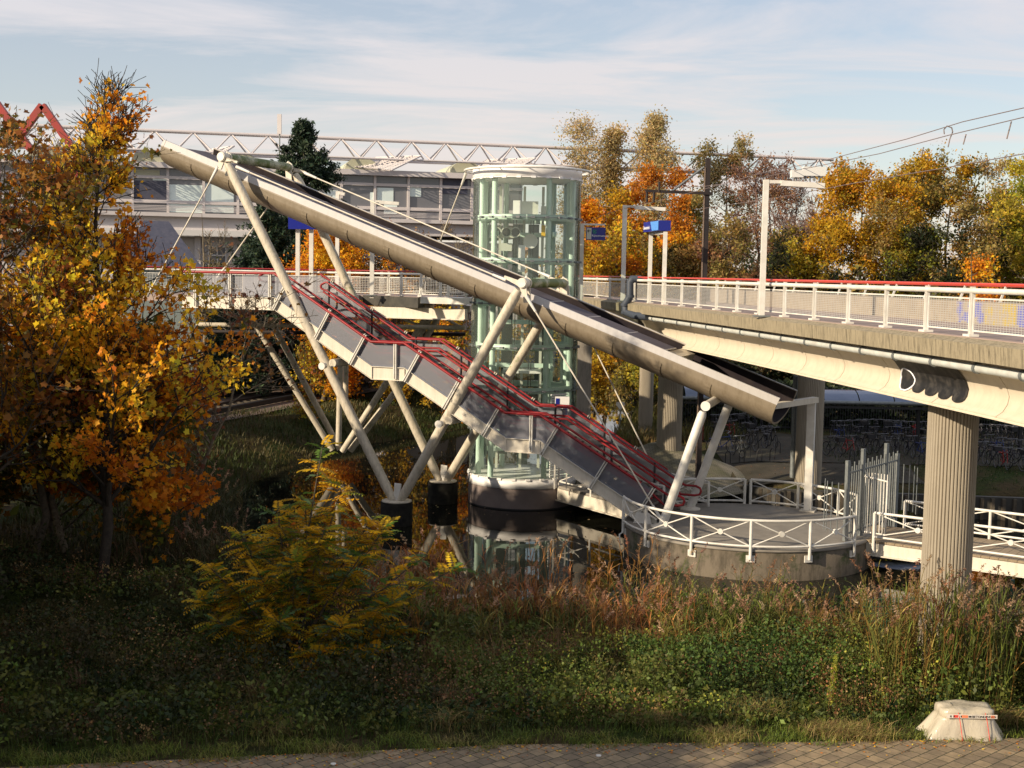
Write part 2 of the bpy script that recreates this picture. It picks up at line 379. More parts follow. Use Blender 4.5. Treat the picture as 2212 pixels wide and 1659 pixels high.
# ------------------------------------------------------------------ support frames
fr = thing('leg_gantry', 'tall white tubular V legged gantry with mossy cross tubes above the stairs', 'gantry', zpt(857,1085,.95))
SB1 = (zpt(857,1083,.95)); SB2 = zpt(957,1040,.95)
c1t, c1z = tz(477,338.6,-.1); c2t, c2z = tz(1127.3,611.6,-.1)
SP = 5.45
def leg(a, b, r, parent, mt='tube'):
    MB().tube([a,a+(b-a)*.04,b-(b-a)*.03,b],[r*.75,r,r,r*.7],16).build('leg', M[mt], parent)
leg(SB1+D*(-.18)+Z*.05, P(c1t+.28,0,c1z-.3), .2, fr); leg(SB1+D*.18+Z*.05, P(c2t-.16,0,c2z-.25), .2, fr)
leg(SB2+D*(-.18)+Z*.05, P(c1t+.28,SP-.1,c1z-.3), .2, fr); leg(SB2+D*.18+Z*.05, P(c2t-.16,SP-.7,c2z-.25), .2, fr)
for (ct,cz_,s1,n_) in ((c1t,c1z,SP+.1,0),(c2t,c2z,SP-.5,1)):
    cb = MB().tube([P(ct,-.1,cz_),P(ct,.3,cz_)],.2,20).build('cross_tube', M['white'], fr)
    MB().tube([P(ct,.3,cz_),P(ct,s1-.2,cz_)],.185,20).build('cross_tube', M['mosspipe'], fr)
    MB().tube([P(ct,-.13,cz_),P(ct,-.1,cz_)],.17,20).build('end_cap', M['whitec'], cb)
    for s in (.38,s1-.35):
        MB().tube([P(ct,s-.03,cz_),P(ct,s+.03,cz_)],.23,20).build('collar', M['white'], cb)
        MB().beam(P(ct,s,cz_-.1),P(ct+.05,s,cz_-.75),.06,.3,up=D).build('hanger_plate', M['white'], fr)
        MB().tube([P(ct,s,cz_+.2),P(ct,s,cz_+.27)],.05,8).build('bolt', M['whitec'], cb)
    sg = 1 if n_ else -1
    b = MB()
    for s in (0,s1-.1):      # cable brackets
        b.sweep([(P(ct,s-.04,cz_),D,Z),(P(ct,s+.04,cz_),D,Z)],[(-.16,.1),(-sg*.75,sg*.28),(-sg*.78,sg*.18),(-.0,-.2)][::1])
        b.sweep([(P(ct,s-.04,cz_),D,Z),(P(ct,s+.04,cz_),D,Z)],[(-.15,-.1),(.15,-.1),(.12*sg+.08,-.52),(.12*sg-.08,-.52)][::-1])
    b.build('cable_bracket', M['white'], fr)
for px,py in ((702,790),(953,915)):
    t,z = tz(px,py,0)
    MB().tube([P(t,-.28,z),P(t,-.22,z),P(t,-.2,z),P(t,.0,z)],[.15,.15,.12,.12],16).build('pin', M['whitec'], fr)
    MB().tube([P(t+.2,.25,z+.1),P(t+.2,4.9,z+.1)],.17,16).build('stair_beam', M['tube'], fr)
for sb in (SB1,SB2):
    MB().lathe(sb,[(0,.0),(.62,.0),(.62,.05),(0,.05)],24).build('base_plate', M['tube'], fr)
    MB().beam(sb+Z*.05,sb+Z*.75+D*.05,.06,.3,up=D).build('fin', M['whitec'], fr)
pl = []
for sb,lb,dia in ((SB1,'black waterlogged pile under the near pair of frame legs',.66),(SB2,'black waterlogged pile under the rear pair of frame legs',.68)):
    p = MB().lathe((sb.x,sb.y,-2.2),[(0,0),(dia,0),(dia,2.2+sb.z),(0,2.2+sb.z)],32).build('pile', M['pile'])
    tag(p, lb, 'pile', 'piles in the canal')
lf = thing('leg_gantry', 'short two legged white gantry propping the low end of the trough', 'gantry', F1)
c3t,c3z = tz(1525,877,-.1); F2 = zpt(1490,1100,1.1)
leg(F1+Z*.03, P(c3t-.12,0,c3z-.22), .17, lf, 'whitec'); leg(F2+Z*.03, P(c3t+.02,3.9,c3z-.1), .17, lf, 'whitec')
MB().tube([P(c3t,-.15,c3z),P(c3t,4.1,c3z+.25)],.16,16).build('cross_tube', M['white'], lf)
MB().tube([P(c3t,-.18,c3z),P(c3t,-.15,c3z)],.18,20).build('end_cap', M['whitec'], lf)
for f in (F1,F2): MB().lathe(f,[(0,0),(.42,0),(.42,.05),(.3,.06),(.22,.12),(0,.12)],24).build('base_plate', M['white'], lf)
MB().hexa([F1+D*(-1.2)+N*(.3)+Z*0,F1+D*(-.5)+N*.3,F1+D*(-.5)+N*.36,F1+D*(-1.2)+N*.36]+[F1+D*(-1.1)+N*.3+Z*.4,F1+D*(-.6)+N*.3+Z*.4,F1+D*(-.6)+N*.36+Z*.4,F1+D*(-1.1)+N*.36+Z*.4]).build('anchor_plate', M['whitec'], lf)
# tie rods
def rod(a, b, label, r=.032, g='steel tie rods'):
    d = (b-a).normalized(); t_ = thing('tie_rod', label, 'tie rod', b, g)
    MB().tube([a,b],r,8).build('bar', M['white'], t_)
    for p,q in ((a,a+d*.7),(b-d*.6,b)): MB().tube([p,q],[r*2.4,r*1.5] if p==a else [r*1.5,r*2.2],8).build('socket', M['whitec'], t_)
n1 = P(c1t,0,c1z-.4); f1 = P(c1t,SP,c1z-.3); n2 = P(c2t,0,c2z); f2 = P(c2t,SP-.6,c2z)
rod(n1+D*(-.2), lpt(318,640,0), 'white rod running down left from the top tube into the orange maple')
rod(f1, lpt(470,600,5.4)+Z*0, 'white rod behind the tall leg running down to the upper landing')
rod(P(c1t+.7,0,c1z-.42), P(c2t-.7,0,c2z+.10), 'thin white rod lying along the grey trough cover')
rod(P(c1t+.7,SP,c1z-.25), P(c2t-.7,SP-.6,c2z+.25), 'thin white rod strung above the far rim of the trough')
rod(P(c2t+.15,0,c2z-.5), lpt(1428,1122,.2), 'white rod from the middle cross tube to the stair foot')
rod(P(c2t+.15,SP-.6,c2z-.5), lpt(1447,1085,4.2), 'rear white rod crossing in front of the yellow bank shrubs')
# ------------------------------------------------------------------ trough
tr = thing('trough_canopy', 'long sloping white U shaped steel trough covered with grey panels above the stairs', 'trough', P(4,2.4,6))
ta,za = tz(352,302,.75); tb,zb = tz(1683,861,.75)
SC = 2.72; HW = 1.97; WF = 1.97/1.675
A_ = P(ta,SC,za); B_ = P(tb,SC,zb); AX = (B_-A_).normalized(); UU = N.cross(AX).normalized()
if UU.z < 0: UU = -UU
LEN = (B_-A_).length
print('trough', ta,za,tb,zb,LEN)
outer = [(-1.60,0),(-1.675,-.30),(-1.66,-.50)]+[(-1.66*math.cos(a),-.50-.72*math.sin(a)) for a in np.linspace(.18,PI-.18,15)]+[(1.66,-.50),(1.675,-.30),(1.60,0)]
inner = [(1.52,0),(1.58,-.30),(1.57,-.5)]+[(-1.57*math.cos(a),-.50-.64*math.sin(a)) for a in np.linspace(PI-.18,.18,15)]+[(-1.57,-.5),(-1.58,-.30),(-1.52,0)]
def fr_(u): return (A_+AX*u, N*WF, UU)
bd = MB(); bd.sweep([fr_(0),fr_(LEN)], outer+inner, smooth=False, cap=False)
k_ = len(outer); n_ = len(outer)
for u,rev in ((0,False),(LEN,True)):
    o,x,y = fr_(u); vo = [o+x*a+y*b for a,b in outer]; vi = [o+x*a+y*b for a,b in inner[::-1]]
    fs = [(i,i+1,n_+i+1,n_+i) for i in range(n_-1)]
    bd.add(vo+vi, [f[::-1] for f in fs] if rev else fs)
shell = bd.build('shell', M['trough'], tr)
for p_ in shell.data.polygons:
    if p_.area > 3 and abs(p_.normal.dot(UU)) < .995 and abs(p_.normal.dot(N)) < .99: p_.use_smooth = True
for sg in (-1,1):
    b = MB(); b.sweep([fr_(-.012),fr_(LEN+.012)], [(sg*1.51,.012),(sg*1.615,.012),(sg*1.685,-.25),(sg*1.67,-.255),(sg*1.60,-.015),(sg*1.51,-.015)])
    b.build('rim', M['rim'], tr)
b = MB(); sec = [(1.515,-.045)]+inner[1:-1]+[(-1.515,-.045)]
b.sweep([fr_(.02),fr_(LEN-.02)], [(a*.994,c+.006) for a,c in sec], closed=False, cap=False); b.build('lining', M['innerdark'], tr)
u = 1.2; step = (tz(990,545,.75)[0]-tz(892,505,.75)[0])
ub = 1.6
while ub < LEN-1.2:
    b = MB(); bo = [(a*1.012,c*1.012) for a,c in outer[2:-2]]
    b.sweep([fr_(ub-.13),fr_(ub+.13)], bo+[(a*.995,c*.995) for a,c in outer[2:-2]][::-1]); b.build('seam_band', M['trough'], tr); ub += 2.05
tcov = tz(1500,775,.75)[0]; UC = (tcov-ta)/D.dot(AX)
ul = .9
while ul+1.6 < UC:
    b = MB(); b.sweep([fr_(ul),fr_(ul+1.62)], [(-1.50,-.03),(.02,-.03),(.02,-.08),(-1.50,-.08)][::-1]); b.build('cover_panel', M['cover'], tr)
    b = MB(); b.sweep([fr_(ul+1.62),fr_(ul+1.66)], [(-1.49,-.024),(.02,-.024),(.02,-.07),(-1.49,-.07)][::-1]); b.build('cover_joint', M['rim'], tr); ul += 1.66
b = MB(); b.sweep([fr_(ul),fr_(ul+.55)], [(-1.50,-.10),(.9,-.10),(.9,-.62),(-1.50,-.62)][::-1]); b.build('end_beam', M['fairing'], tr)
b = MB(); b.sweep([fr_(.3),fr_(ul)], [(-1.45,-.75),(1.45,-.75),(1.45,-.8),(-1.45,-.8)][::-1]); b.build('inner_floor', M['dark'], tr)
# post with arm holding the low end
ps = thing('support_post', 'square white steel post with an arm holding the low end of the trough', 'post', zpt(1745,1104,1.1))
pb = zpt(1745,1104,1.1); pt = dpt(1749,866,pb.y)
MB().beam(pb,Vector((pb.x,pb.y,pt.z)),.34,.3,up=D).build('shaft', M['whitec'], ps)
MB().box((pb.x,pb.y,1.13),(.6,.6,.05),-TH).build('base_plate', M['white'], ps)
ar = A_+AX*(LEN-.9)-UU*1.0+N*.5
MB().beam(Vector((pb.x,pb.y,pt.z+.06))+D*.15,ar+Z*.0,.3,.22).build('arm', M['white'], ps)
# ------------------------------------------------------------------ lift tower
LC = dpt(1126,1100,59.0); LX,LY = LC.x,LC.y; LR = 2.43
lt = thing('lift_tower', 'round glass lift tower with pale green steel frame and white roof', 'lift tower', (LX,LY,0))
def lp(a,r,z): return Vector((LX+math.sin(a)*r,LY-math.cos(a)*r,z))     # a=0 faces the camera
MB().lathe((LX,LY,-1.5),[(0,0),(LR+.02,0),(LR+.02,2.45),(0,2.45)],64).build('drum', M['liftdrum'], lt)
MB().lathe((LX,LY,0),[(LR+.05,-.05),(LR+.05,.06)],64).build('tide_band', M['black'], lt)
rb_ = MB().lathe((LX,LY,.95),[(LR-.1,0),(LR+.05,0),(LR+.05,.38),(LR-.1,.38),(0,.38)],64).build('base_ring', M['liftwhite'], lt)
levels = [1.36,3.4,5.27,7.17,9.09,10.98,12.88,14.62]
joints = [R(x) for x in (-62,-35,-8,23,50,77,104,131,158,185,212,239,266,293-25+0)]
joints = sorted([R(-70),R(-39),R(-8),R(26),R(57),R(88),R(119),R(150),R(181),R(212),R(243),R(269)])
for z0,z1 in zip(levels,levels[1:]):
    for i,a in enumerate(joints):
        a2 = joints[(i+1)%len(joints)]; 
        if a2 <= a: a2 += 2*PI
        if z0 < 1.4 and abs((a+a2)/2-R(135))<R(1): continue
        b = MB(); n = 6; g = .006; vs = []
        for q in range(n+1):
            aa = a+g+(a2-a-2*g)*q/n
            vs += [lp(aa,LR,z0+.02),lp(aa,LR,z1-.02)]
        b.add(vs,[(2*q,2*q+2,2*q+3,2*q+1) for q in range(n)],True)
        b.build('glass_pane', M['glass'], lt)
for z in levels[1:-1]:
    rbm = MB().lathe((LX,LY,z),[(2.02,-.13),(2.22,-.13),(2.22,.13),(2.02,.13),(2.02,-.13)],48).build('ring_beam', M['lifttube'], lt)
    b = MB()
    for q in range(24):
        a = 2*PI*q/24+.1; b.box(lp(a,LR+.02,z),(.16,.16,.09),a)
    b.tube([lp(2*PI*q/48,LR+.03,z) for q in range(48)],.018,6,closed=True)
    b.build('clamp_band', M['galv'], rbm)
b = MB(); b.tube([lp(2*PI*q/48,LR+.03,1.36) for q in range(48)],.02,6,closed=True)
for q in range(24): b.box(lp(2*PI*q/24+.1,LR+.02,1.36),(.2,.14,.08),2*PI*q/24+.1)
b.build('clamp_band', M['liftwhite'], rb_)
cols = [(-1.43,-1.5),(.95,-1.85),(-2.0,-.5),(2.05,-.35),(-.95,1.85),(1.25,1.65),(-1.9,1.0),(1.95,.9)]
for x,y in cols: MB().tube([(LX+x,LY+y,1.3),(LX+x,LY+y,14.7)],.125,12).build('column', M['lifttube'], lt)
for x in (-1.2,-.1,.75):
    MB().box((LX+x,LY+.9,7.9),(.12,.12,13)).build('guide_rail', M['machine'], lt)
for z in (2.3,4.3,6.2,8.2,10.15,12.2):
    b = MB(); b.box((LX-.2,LY+.9,z),(2.9,.14,.2)); b.box((LX-1.3,LY,z),(.14,2.6,.2)); b.box((LX+1.25,LY,z),(.14,2.6,.2)); b.build('cross_member', M['lifttube'], lt)
b = MB(); b.box((LX,LY,12.98),(3.4,2.9,.12)); b.build('machine_floor', M['liftwhite'], lt)
for x,y,z,sx,sy,sz,mt in ((.05,-.3,13.35,.9,.7,.6,'machine'),(-.45,-.5,13.3,.35,.4,.75,'liftwhite'),(.9,.2,13.25,.5,.6,.45,'machine'),(-.9,-.4,11.6,.5,.5,.35,'machine'),(-.2,-.5,11.1,.3,.3,1.2,'liftwhite'),(.75,-.6,12.35,.18,.18,.5,'yellow'),(-.1,-.5,9.9,.6,.4,.4,'machine'),(1.35,-.2,9.8,.4,.4,.7,'machine'),(-1.0,-.2,12.2,.9,.12,.35,'machine')):
    MB().box((LX+x,LY+y,z),(sx,sy,sz)).build('lift_machinery', M[mt], lt)
for x in (-1.35,-.9,-.5):
    fn = MB().tube([(LX+x,LY-1.0,12.25),(LX+x,LY-.9,12.25)],.19,16).build('fan', M['black'], lt)
    MB().lathe((0,0,0),[(.2,-.05),(.23,-.05),(.23,.05),(.2,.05)],20)
    MB().tube([Vector((LX+x+math.cos(a)*.21,LY-1.02,12.25+math.sin(a)*.21)) for a in np.linspace(0,2*PI,16,endpoint=False)],.025,6,closed=True).build('fan_ring', M['machine'], fn)
MB().tube([(LX+.2,LY+.2,11.9),(LX+.2,LY+.26,11.9)],.33,24).build('dial', M['liftwhite'], lt)
for x,z0,z1,y in ((-.35,9.3,12.7,1.3),(.35,9.3,12.7,1.3),(-.95,2.0,5.0,1.3),(.0,1.5,3.9,1.35),(.75,5.5,8.9,1.35),(-.8,5.5,8.9,1.4)): MB().box((LX+x,LY+y,(z0+z1)/2),(.5,.05,z1-z0)).build('dark_panel', M['doordark'], lt)
for x in (-.6,-.45,.2,.32): MB().tube([(LX+x,LY+.3,2.2),(LX+x,LY+.3,12.9)],.018,5).build('cable', M['black'], lt)
car = MB().box((LX-.1,LY+.1,6.0),(1.7,1.5,.12)).build('lift_car', M['liftwhite'], lt)
b = MB(); b.box((LX-.1,LY+.1,3.7),(1.7,1.5,.12))
for sx in (-.85,.85):
    for sy in (-.7,.7): b.box((LX-.1+sx,LY+.1+sy,4.85),(.08,.08,2.3))
b.build('car_frame', M['machine'], car)
MB().tube([(LX-.95,LY-.55,4.7),(LX+.7,LY-.55,4.7)],.03,8).build('car_rail', M['chrome'], car)
rf = MB().lathe((LX,LY,14.62),[(0,-.02),(LR-.15,-.02),(LR+.04,.0),(LR+.04,.42),(LR-.02,.5),(LR-.4,.53),(0,.55)],64).build('roof', M['liftwhite'], lt)
ringp = [lp(2*PI*q/64,2.82,15.0) for q in range(64)]
b = MB(); b.tube(ringp,.055,10,closed=True)
for q in range(12): b.tube([lp(2*PI*q/12,LR,15.0),lp(2*PI*q/12,2.8,15.0)],.025,6)
b.build('roof_ring', M['whitec'], rf)
b = MB(); b.tube([lp(2*PI*q/48,LR+.05,14.6) for q in range(48)],.02,6,closed=True)
for q in range(24): b.box(lp(2*PI*q/24+.1,LR+.03,14.6),(.2,.12,.08),2*PI*q/24+.1)
b.build('clamp_band', M['liftwhite'], rf)
b = MB()
for q in range(34): b.box(lp(R(39),LR+.06,1.5+q*.11),(.95,.05,.07),R(39))
b.build('louvre', M['louver'], lt)
# map board beside the lift door
sgp = lpt(1214,880,6.0); sg = thing('map_board', 'blue and white notice board on posts beside the lift door', 'notice board', (sgp.x,sgp.y-.3,1.1))
bz = dpt(1214,880,LY-3.1)
for dx in (-.26,.26): MB().box((bz.x+dx,bz.y,2.5),(.06,.06,2.8)).build('post', M['whitec'], sg)
bb = MB().box((bz.x,bz.y-.06,bz.z),(.62,.06,.95)).build('panel', M['liftwhite'], sg)
MB().box((bz.x-.2,bz.y-.1,bz.z+.25),(.16,.02,.3)).build('symbol', M['blue'], bb)
MB().box((bz.x+.1,bz.y-.1,bz.z-.12),(.2,.02,.35)).build('symbol', M['blue'], bb)
rod(lp(R(-98),2.8,14.95), dpt(905,640,64), 'thin white rod from the lift roof ring down to the gangway', .032)
# bridge between lift and platform
LB0 = Vector((LX+1.6,LY-1.9,0)); LB1 = Vector((6.1,51.0,0)); LBd = (LB1-LB0).normalized(); LBn = Vector((-LBd.y,LBd.x,0))
lb = thing('link_bridge', 'short white footbridge with crossed railings between lift and round platform', 'footbridge', LB0)
q0,q1 = LB0+LBn*0,LB1
MB().hexa([LB0-LBn*.0+Z*.95,LB1+Z*.95,LB1+LBn*2.4+Z*.95,LB0+LBn*2.4+Z*.95,LB0+Z*1.05,LB1+Z*1.05,LB1+LBn*2.4+Z*1.05,LB0+LBn*2.4+Z*1.05]).build('deck', M['floor'], lb)
for s in (0,2.4): 
    b = MB(); b.beam(LB0+LBn*s+Z*.68,LB1+LBn*s+Z*.68,.08,.5); b.beam(LB0+LBn*s+Z*.42,LB1+LBn*s+Z*.42,.28,.05); b.build('side_beam', M['white'], lb)
def xrail(pts_, z0, zt, zb, parent, r=.045, foot=0, plates=None, mt='whitec', skip=()):
    # curved or straight rail with posts at every point and crossed bars between; pts_: plan points per bay boundary, each bay a list
    for i,bay in enumerate(pts_):
        if i in skip: continue
        top = [Vector((p[0],p[1],zt)) for p in bay]; bot = [Vector((p[0],p[1],zb)) for p in bay]
        MB().tube(top,r,8).build('top_rail', M[mt], parent); MB().tube(bot,r*.8,8).build('bottom_rail', M[mt], parent)
        b = MB(); m_ = len(bay); mid = (top[m_//2]+bot[m_//2])/2
        hi2 = [Vector((p[0],p[1],zt+(zb-zt)*q/(m_-1))) for q,p in enumerate(bay)]; lo2 = [Vector((p[0],p[1],zb+(zt-zb)*q/(m_-1))) for q,p in enumerate(bay)]
        b.tube(hi2,r*.5,6); b.tube(lo2,r*.5,6); dd = (top[-1]-top[0]).normalized(); nn = dd.cross(Z)
        b.tube([mid-nn*.04,mid+nn*.04],.1,12); b.build('cross_brace', M[mt], parent)
    ends = [bay[0] for i,bay in enumerate(pts_) if i not in skip]+[pts_[-1][-1]]
    for p in ends:
        MB().tube([(p[0],p[1],z0-foot),(p[0],p[1],zt)],r*1.15,8).build('post', M[mt], parent)
        if plates is not None:
            q = Vector((p[0],p[1],z0-foot+.02)); c = (Vector((plates[0],plates[1],q.z))-q).normalized()
            MB().box(q+c*.07,(.3,.05,.24),math.atan2(c.y,c.x)+PI/2).build('fixing_plate', M['whitec'], parent)
L_ = (LB1-LB0).length
for s,lb_ in ((.02,'near crossed white railing of the short bridge to the lift'),(2.38,'far crossed white railing of the short bridge to the lift')):
    g_ = thing('railing', lb_, 'railing', LB0+LBn*s, 'crossed white railings'); bays = [[LB0+LBn*s+LBd*L_*(i+q/4)/3 for q in range(5)] for i in range(3)]
    xrail([[(p.x,p.y) for p in by] for by in bays],1.05,2.1,1.25,g_,foot=.45 if s<1 else 0)
# ------------------------------------------------------------------ round platform
DC = Vector((9.0,48.6,0)); DR = 4.62
rp = thing('round_platform', 'round concrete platform standing in the canal at the stair foot', 'platform', DC)
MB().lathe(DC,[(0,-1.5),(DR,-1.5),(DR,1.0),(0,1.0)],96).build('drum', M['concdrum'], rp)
MB().lathe(DC,[(DR-.05,1.004),(DR+.03,1.004),(DR+.03,1.08),(DR-.1,1.1),(0,1.1)],96).build('floor', M['floor'], rp)
def dp_(a, r=None): r = r or DR+.09; return (DC.x-math.cos(R(a))*r, DC.y-math.sin(R(a))*r)
def arcbays(angs, n=8): return [[dp_(a0+(a1-a0)*q/n) for q in range(n+1)] for a0,a1 in zip(angs,angs[1:])]
g_ = thing('railing', 'curved white railing with crossed bars along the near edge of the round platform', 'railing', DC, 'crossed white railings')
xrail(arcbays([3,30,56,81.5,107,132.5]),1.1,2.12,1.22,g_,.05,foot=.35,plates=DC)
g_ = thing('railing', 'curved white railing along the far edge of the platform behind the square post', 'railing', DC, 'crossed white railings')
xrail([[dp_(-a0-(a1-a0)*q/8,DR-.1) for q in range(9)] for a0,a1 in ((102,127),(127,152),(152,168))],1.1,2.12,1.22,g_,.05)
g_ = thing('railing', 'white railing behind the stair foot with one panel ending at the platform gap', 'railing', DC, 'crossed white railings')
xrail([[dp_(-a0-(a1-a0)*q/8,DR-.1) for q in range(9)] for a0,a1 in ((48,73),(73,99))],1.1,2.12,1.22,g_,.05)
b = MB(); b.tube([dp_(3,DR+.1)+(.75,),dp_(5,DR+.25)+(.7,),dp_(7,DR+.25)+(.35,),dp_(3,DR+.1)+(.3,)],.025,6)
tag(b.build('ladder_bracket', M['whitec']), 'small bent white bracket on the left side of the platform drum', 'bracket')
# ------------------------------------------------------------------ boardwalk on the right
WA = zpt(1981,1180.6,1.1); WB = zpt(2195,1210,1.1); Wd = (WB-WA).normalized(); Wd.z = 0; Wd.normalize(); Wn = Vector((-Wd.y,Wd.x,0))
W0 = WA-Wd*2.9; W0.z = 0; WL = 22; WW = 3.1
bw = thing('boardwalk', 'timber plank footbridge on white steel beams leading to the right', 'footbridge', W0)
b = MB(); i = 0
while i*.3 < WL:
    o = W0+Wd*(i*.3); b.hexa([o+Z*1.02,o+Wd*.285+Z*1.02,o+Wd*.285+Wn*WW+Z*1.02,o+Wn*WW+Z*1.02,o+Z*1.09,o+Wd*.285+Z*1.09,o+Wd*.285+Wn*WW+Z*1.09,o+Wn*WW+Z*1.09]); i += 1
b.build('planks', M['plank'], bw)
for s in (.05,WW-.05):
    b = MB(); b.beam(W0+Wn*s+Z*.78,W0+Wd*WL+Wn*s+Z*.78,.1,.44); b.beam(W0+Wn*s+Z*.57,W0+Wd*WL+Wn*s+Z*.57,.3,.04); b.build('side_beam', M['white'], bw)
for s,l_,ft in ((-.06,'straight white railing on the near side of the boardwalk',.42),(WW+.06,'straight white railing on the far side of the boardwalk',.3)):
    g_ = thing('railing', l_, 'railing', W0+Wn*s, 'crossed white railings'); t0 = 1.35
    bays = [[W0+Wn*s+Wd*(t0+3.15*(i+q/4)) for q in range(5)] for i in range(6)]
    xrail([[(p.x,p.y) for p in by] for by in bays],1.1,2.12,1.25,g_,.05,foot=ft)
# fan shaped security gate
gt = thing('security_gate', 'galvanised barred gate with side wings across the boardwalk entrance', 'gate', W0+Wd*.7)
g0 = W0+Wd*.55-Wn*.75; g1 = W0+Wd*.75+Wn*(WW+.75)
gs = []
for i in range(24):
    p = g0+(g1-g0)*i/23; side = i in range(0,6) or i in range(18,24)
    z0 = .9 if side else 1.3; z1 = 3.75+(.15 if i%2 else 0)
    MB().box((p.x,p.y,(z0+z1)/2),(.035,.035,z1-z0),.6).build('bar', M['galv'], gt)
for z in (1.35,3.55): MB().beam(g0+Z*z,g1+Z*z,.05,.05).build('crossbar', M['galv'], gt)
for p,h in ((g0,4.0),(g0+(g1-g0)*.29,4.3),(g0+(g1-g0)*.76,4.3),(g1,3.8)):
    MB().box((p.x,p.y,(h+.9)/2),(.13,.13,h-.9),.6).build('gate_post', M['galv'], gt)
lf_ = g0+(g1-g0)*.3; leafe = lf_+Wd*.95-Wn*.1
b = MB()
for q in range(8): p = lf_+(leafe-lf_)*(q+1)/8; b.box((p.x,p.y,2.35),(.03,.03,2.2),.6)
b.tube([lf_+Z*1.25,leafe+Z*1.25,leafe+Z*3.2,lf_+Z*3.3],.04,6,closed=False); b.build('open_leaf', M['whitec'], gt)
# wings outside the rails
for o_,sg_ in ((g0,-1),(g1,1)):
    b = MB()
    for q in range(9):
        a = R(-80+q*20); p = o_+Wn*sg_*.05
        e = p+(Wd*math.sin(a)+Wn*sg_*math.cos(a))*.75
        b.tube([Vector((e.x,e.y,1.5)),Vector((e.x,e.y,3.3))],.02,5)
    b.build('wing', M['galv'], gt)
# ------------------------------------------------------------------ upper landing, gangway and station walkway
G0 = zpt(1007,643,9.25); G1 = zpt(840,636.6,9.25)       # near edge of the gangway to the lift
La,Lb_ = KN[0][0]-5.5,KN[1][0]
dk = thing('upper_deck', 'high grey walkway deck with white edge beams joining stair top and lift', 'walkway', P(La,3,9.2))
pA = P(La,SN+.1,0); pB = P(Lb_,SN+.1,0); pC = P(Lb_,SF-.1,0); G1b = G1+(G1-G0).normalized()*0.5
poly = [pA,pB,pC,Vector((G1.x-1.5,G1.y+.3,0)),Vector((G1.x,G1.y,0)),Vector((G0.x,G0.y,0)),Vector((G0.x+.9,G0.y+2.6,0)),Vector((G1.x+1,G1.y+5.5,0)),Vector((-14,70,0)),P(La,14,0)]
MB().prism([(p.x,p.y) for p in poly],8.95,9.2).build('slab', M['deck'], dk)
b = MB(); b.beam(Vector((G1.x-1.2,G1.y+.25,8.95)),Vector((G0.x-2.2,G0.y+.9,8.95)),.35,.5); b.build('edge_beam', M['darkconc'], dk)
b = MB(); b.beam(Vector((G1.x-6,G1.y+.9,8.4)),Vector((G0.x,G0.y+.4,8.45)),.3,.5); b.beam(Vector((G1.x-6,G1.y+.7,8.15)),Vector((G0.x,G0.y+.2,8.2)),.5,.05); b.build('edge_beam', M['white'], dk)
b = MB(); b.hexa([Vector((G0.x-2.2,G0.y+.6,8.93)),Vector((G0.x+.2,G0.y-.3,8.93)),Vector((G0.x+.5,G0.y+2,8.93)),Vector((G0.x-1.8,G0.y+2.5,8.93))]+[Vector((G0.x-2.2,G0.y+.6,9.23)),Vector((G0.x+.2,G0.y-.3,9.23)),Vector((G0.x+.5,G0.y+2,9.23)),Vector((G0.x-1.8,G0.y+2.5,9.23))]); b.build('access_slab', M['whitec'], dk)
b = MB()
for q in range(6): b.box(Vector((G1.x-4+q*2.0,G1.y+2.2-q*.45,8.62)),(.25,3.5,.3))
b.build('cross_beams', M['white'], dk)
# legs and trusses below
def leg2(a, b_, r, nm='brace'):
    MB().tube([a,b_],r,10).build(nm, M['tube'], dk)
base = dpt(718,972,68)
for o in (0,.9):
    off = Vector((o,o*.9,0))
    leg2(base+off*.4, dpt(545-o*6,690,67.5)+off, .16); leg2(dpt(740,975,68)+off*.4, dpt(842+o*6,815,67)+off*.8, .17)
leg2(dpt(842,815,67), dpt(930,670,66.5), .17)
leg2(dpt(731,962,66.0), dpt(738,690,66), .15, 'column'); leg2(dpt(746,880,68), dpt(749,690,68), .14, 'column')
MB().tube([dpt(425,701,66),dpt(1005,708,64)],.12,10).build('tie_tube', M['tube'], dk)
MB().tube([dpt(425,716,70),dpt(1005,722,68)],.1,8).build('tie_tube', M['mastdark'], dk)
for x0,y0,x1,y1 in ((480,672,550,705),(640,672,560,706),(640,672,730,706),(830,674,740,706),(830,674,930,712),(905,700,1000,668),(1005,712,925,668)):
    leg2(dpt(x0,y0,66.5), dpt(x1,y1,66.5), .07)
for x0,x1 in ((940,905),(955,925)): leg2(dpt(x0,672,67), dpt(x1-60,820,67), .16)
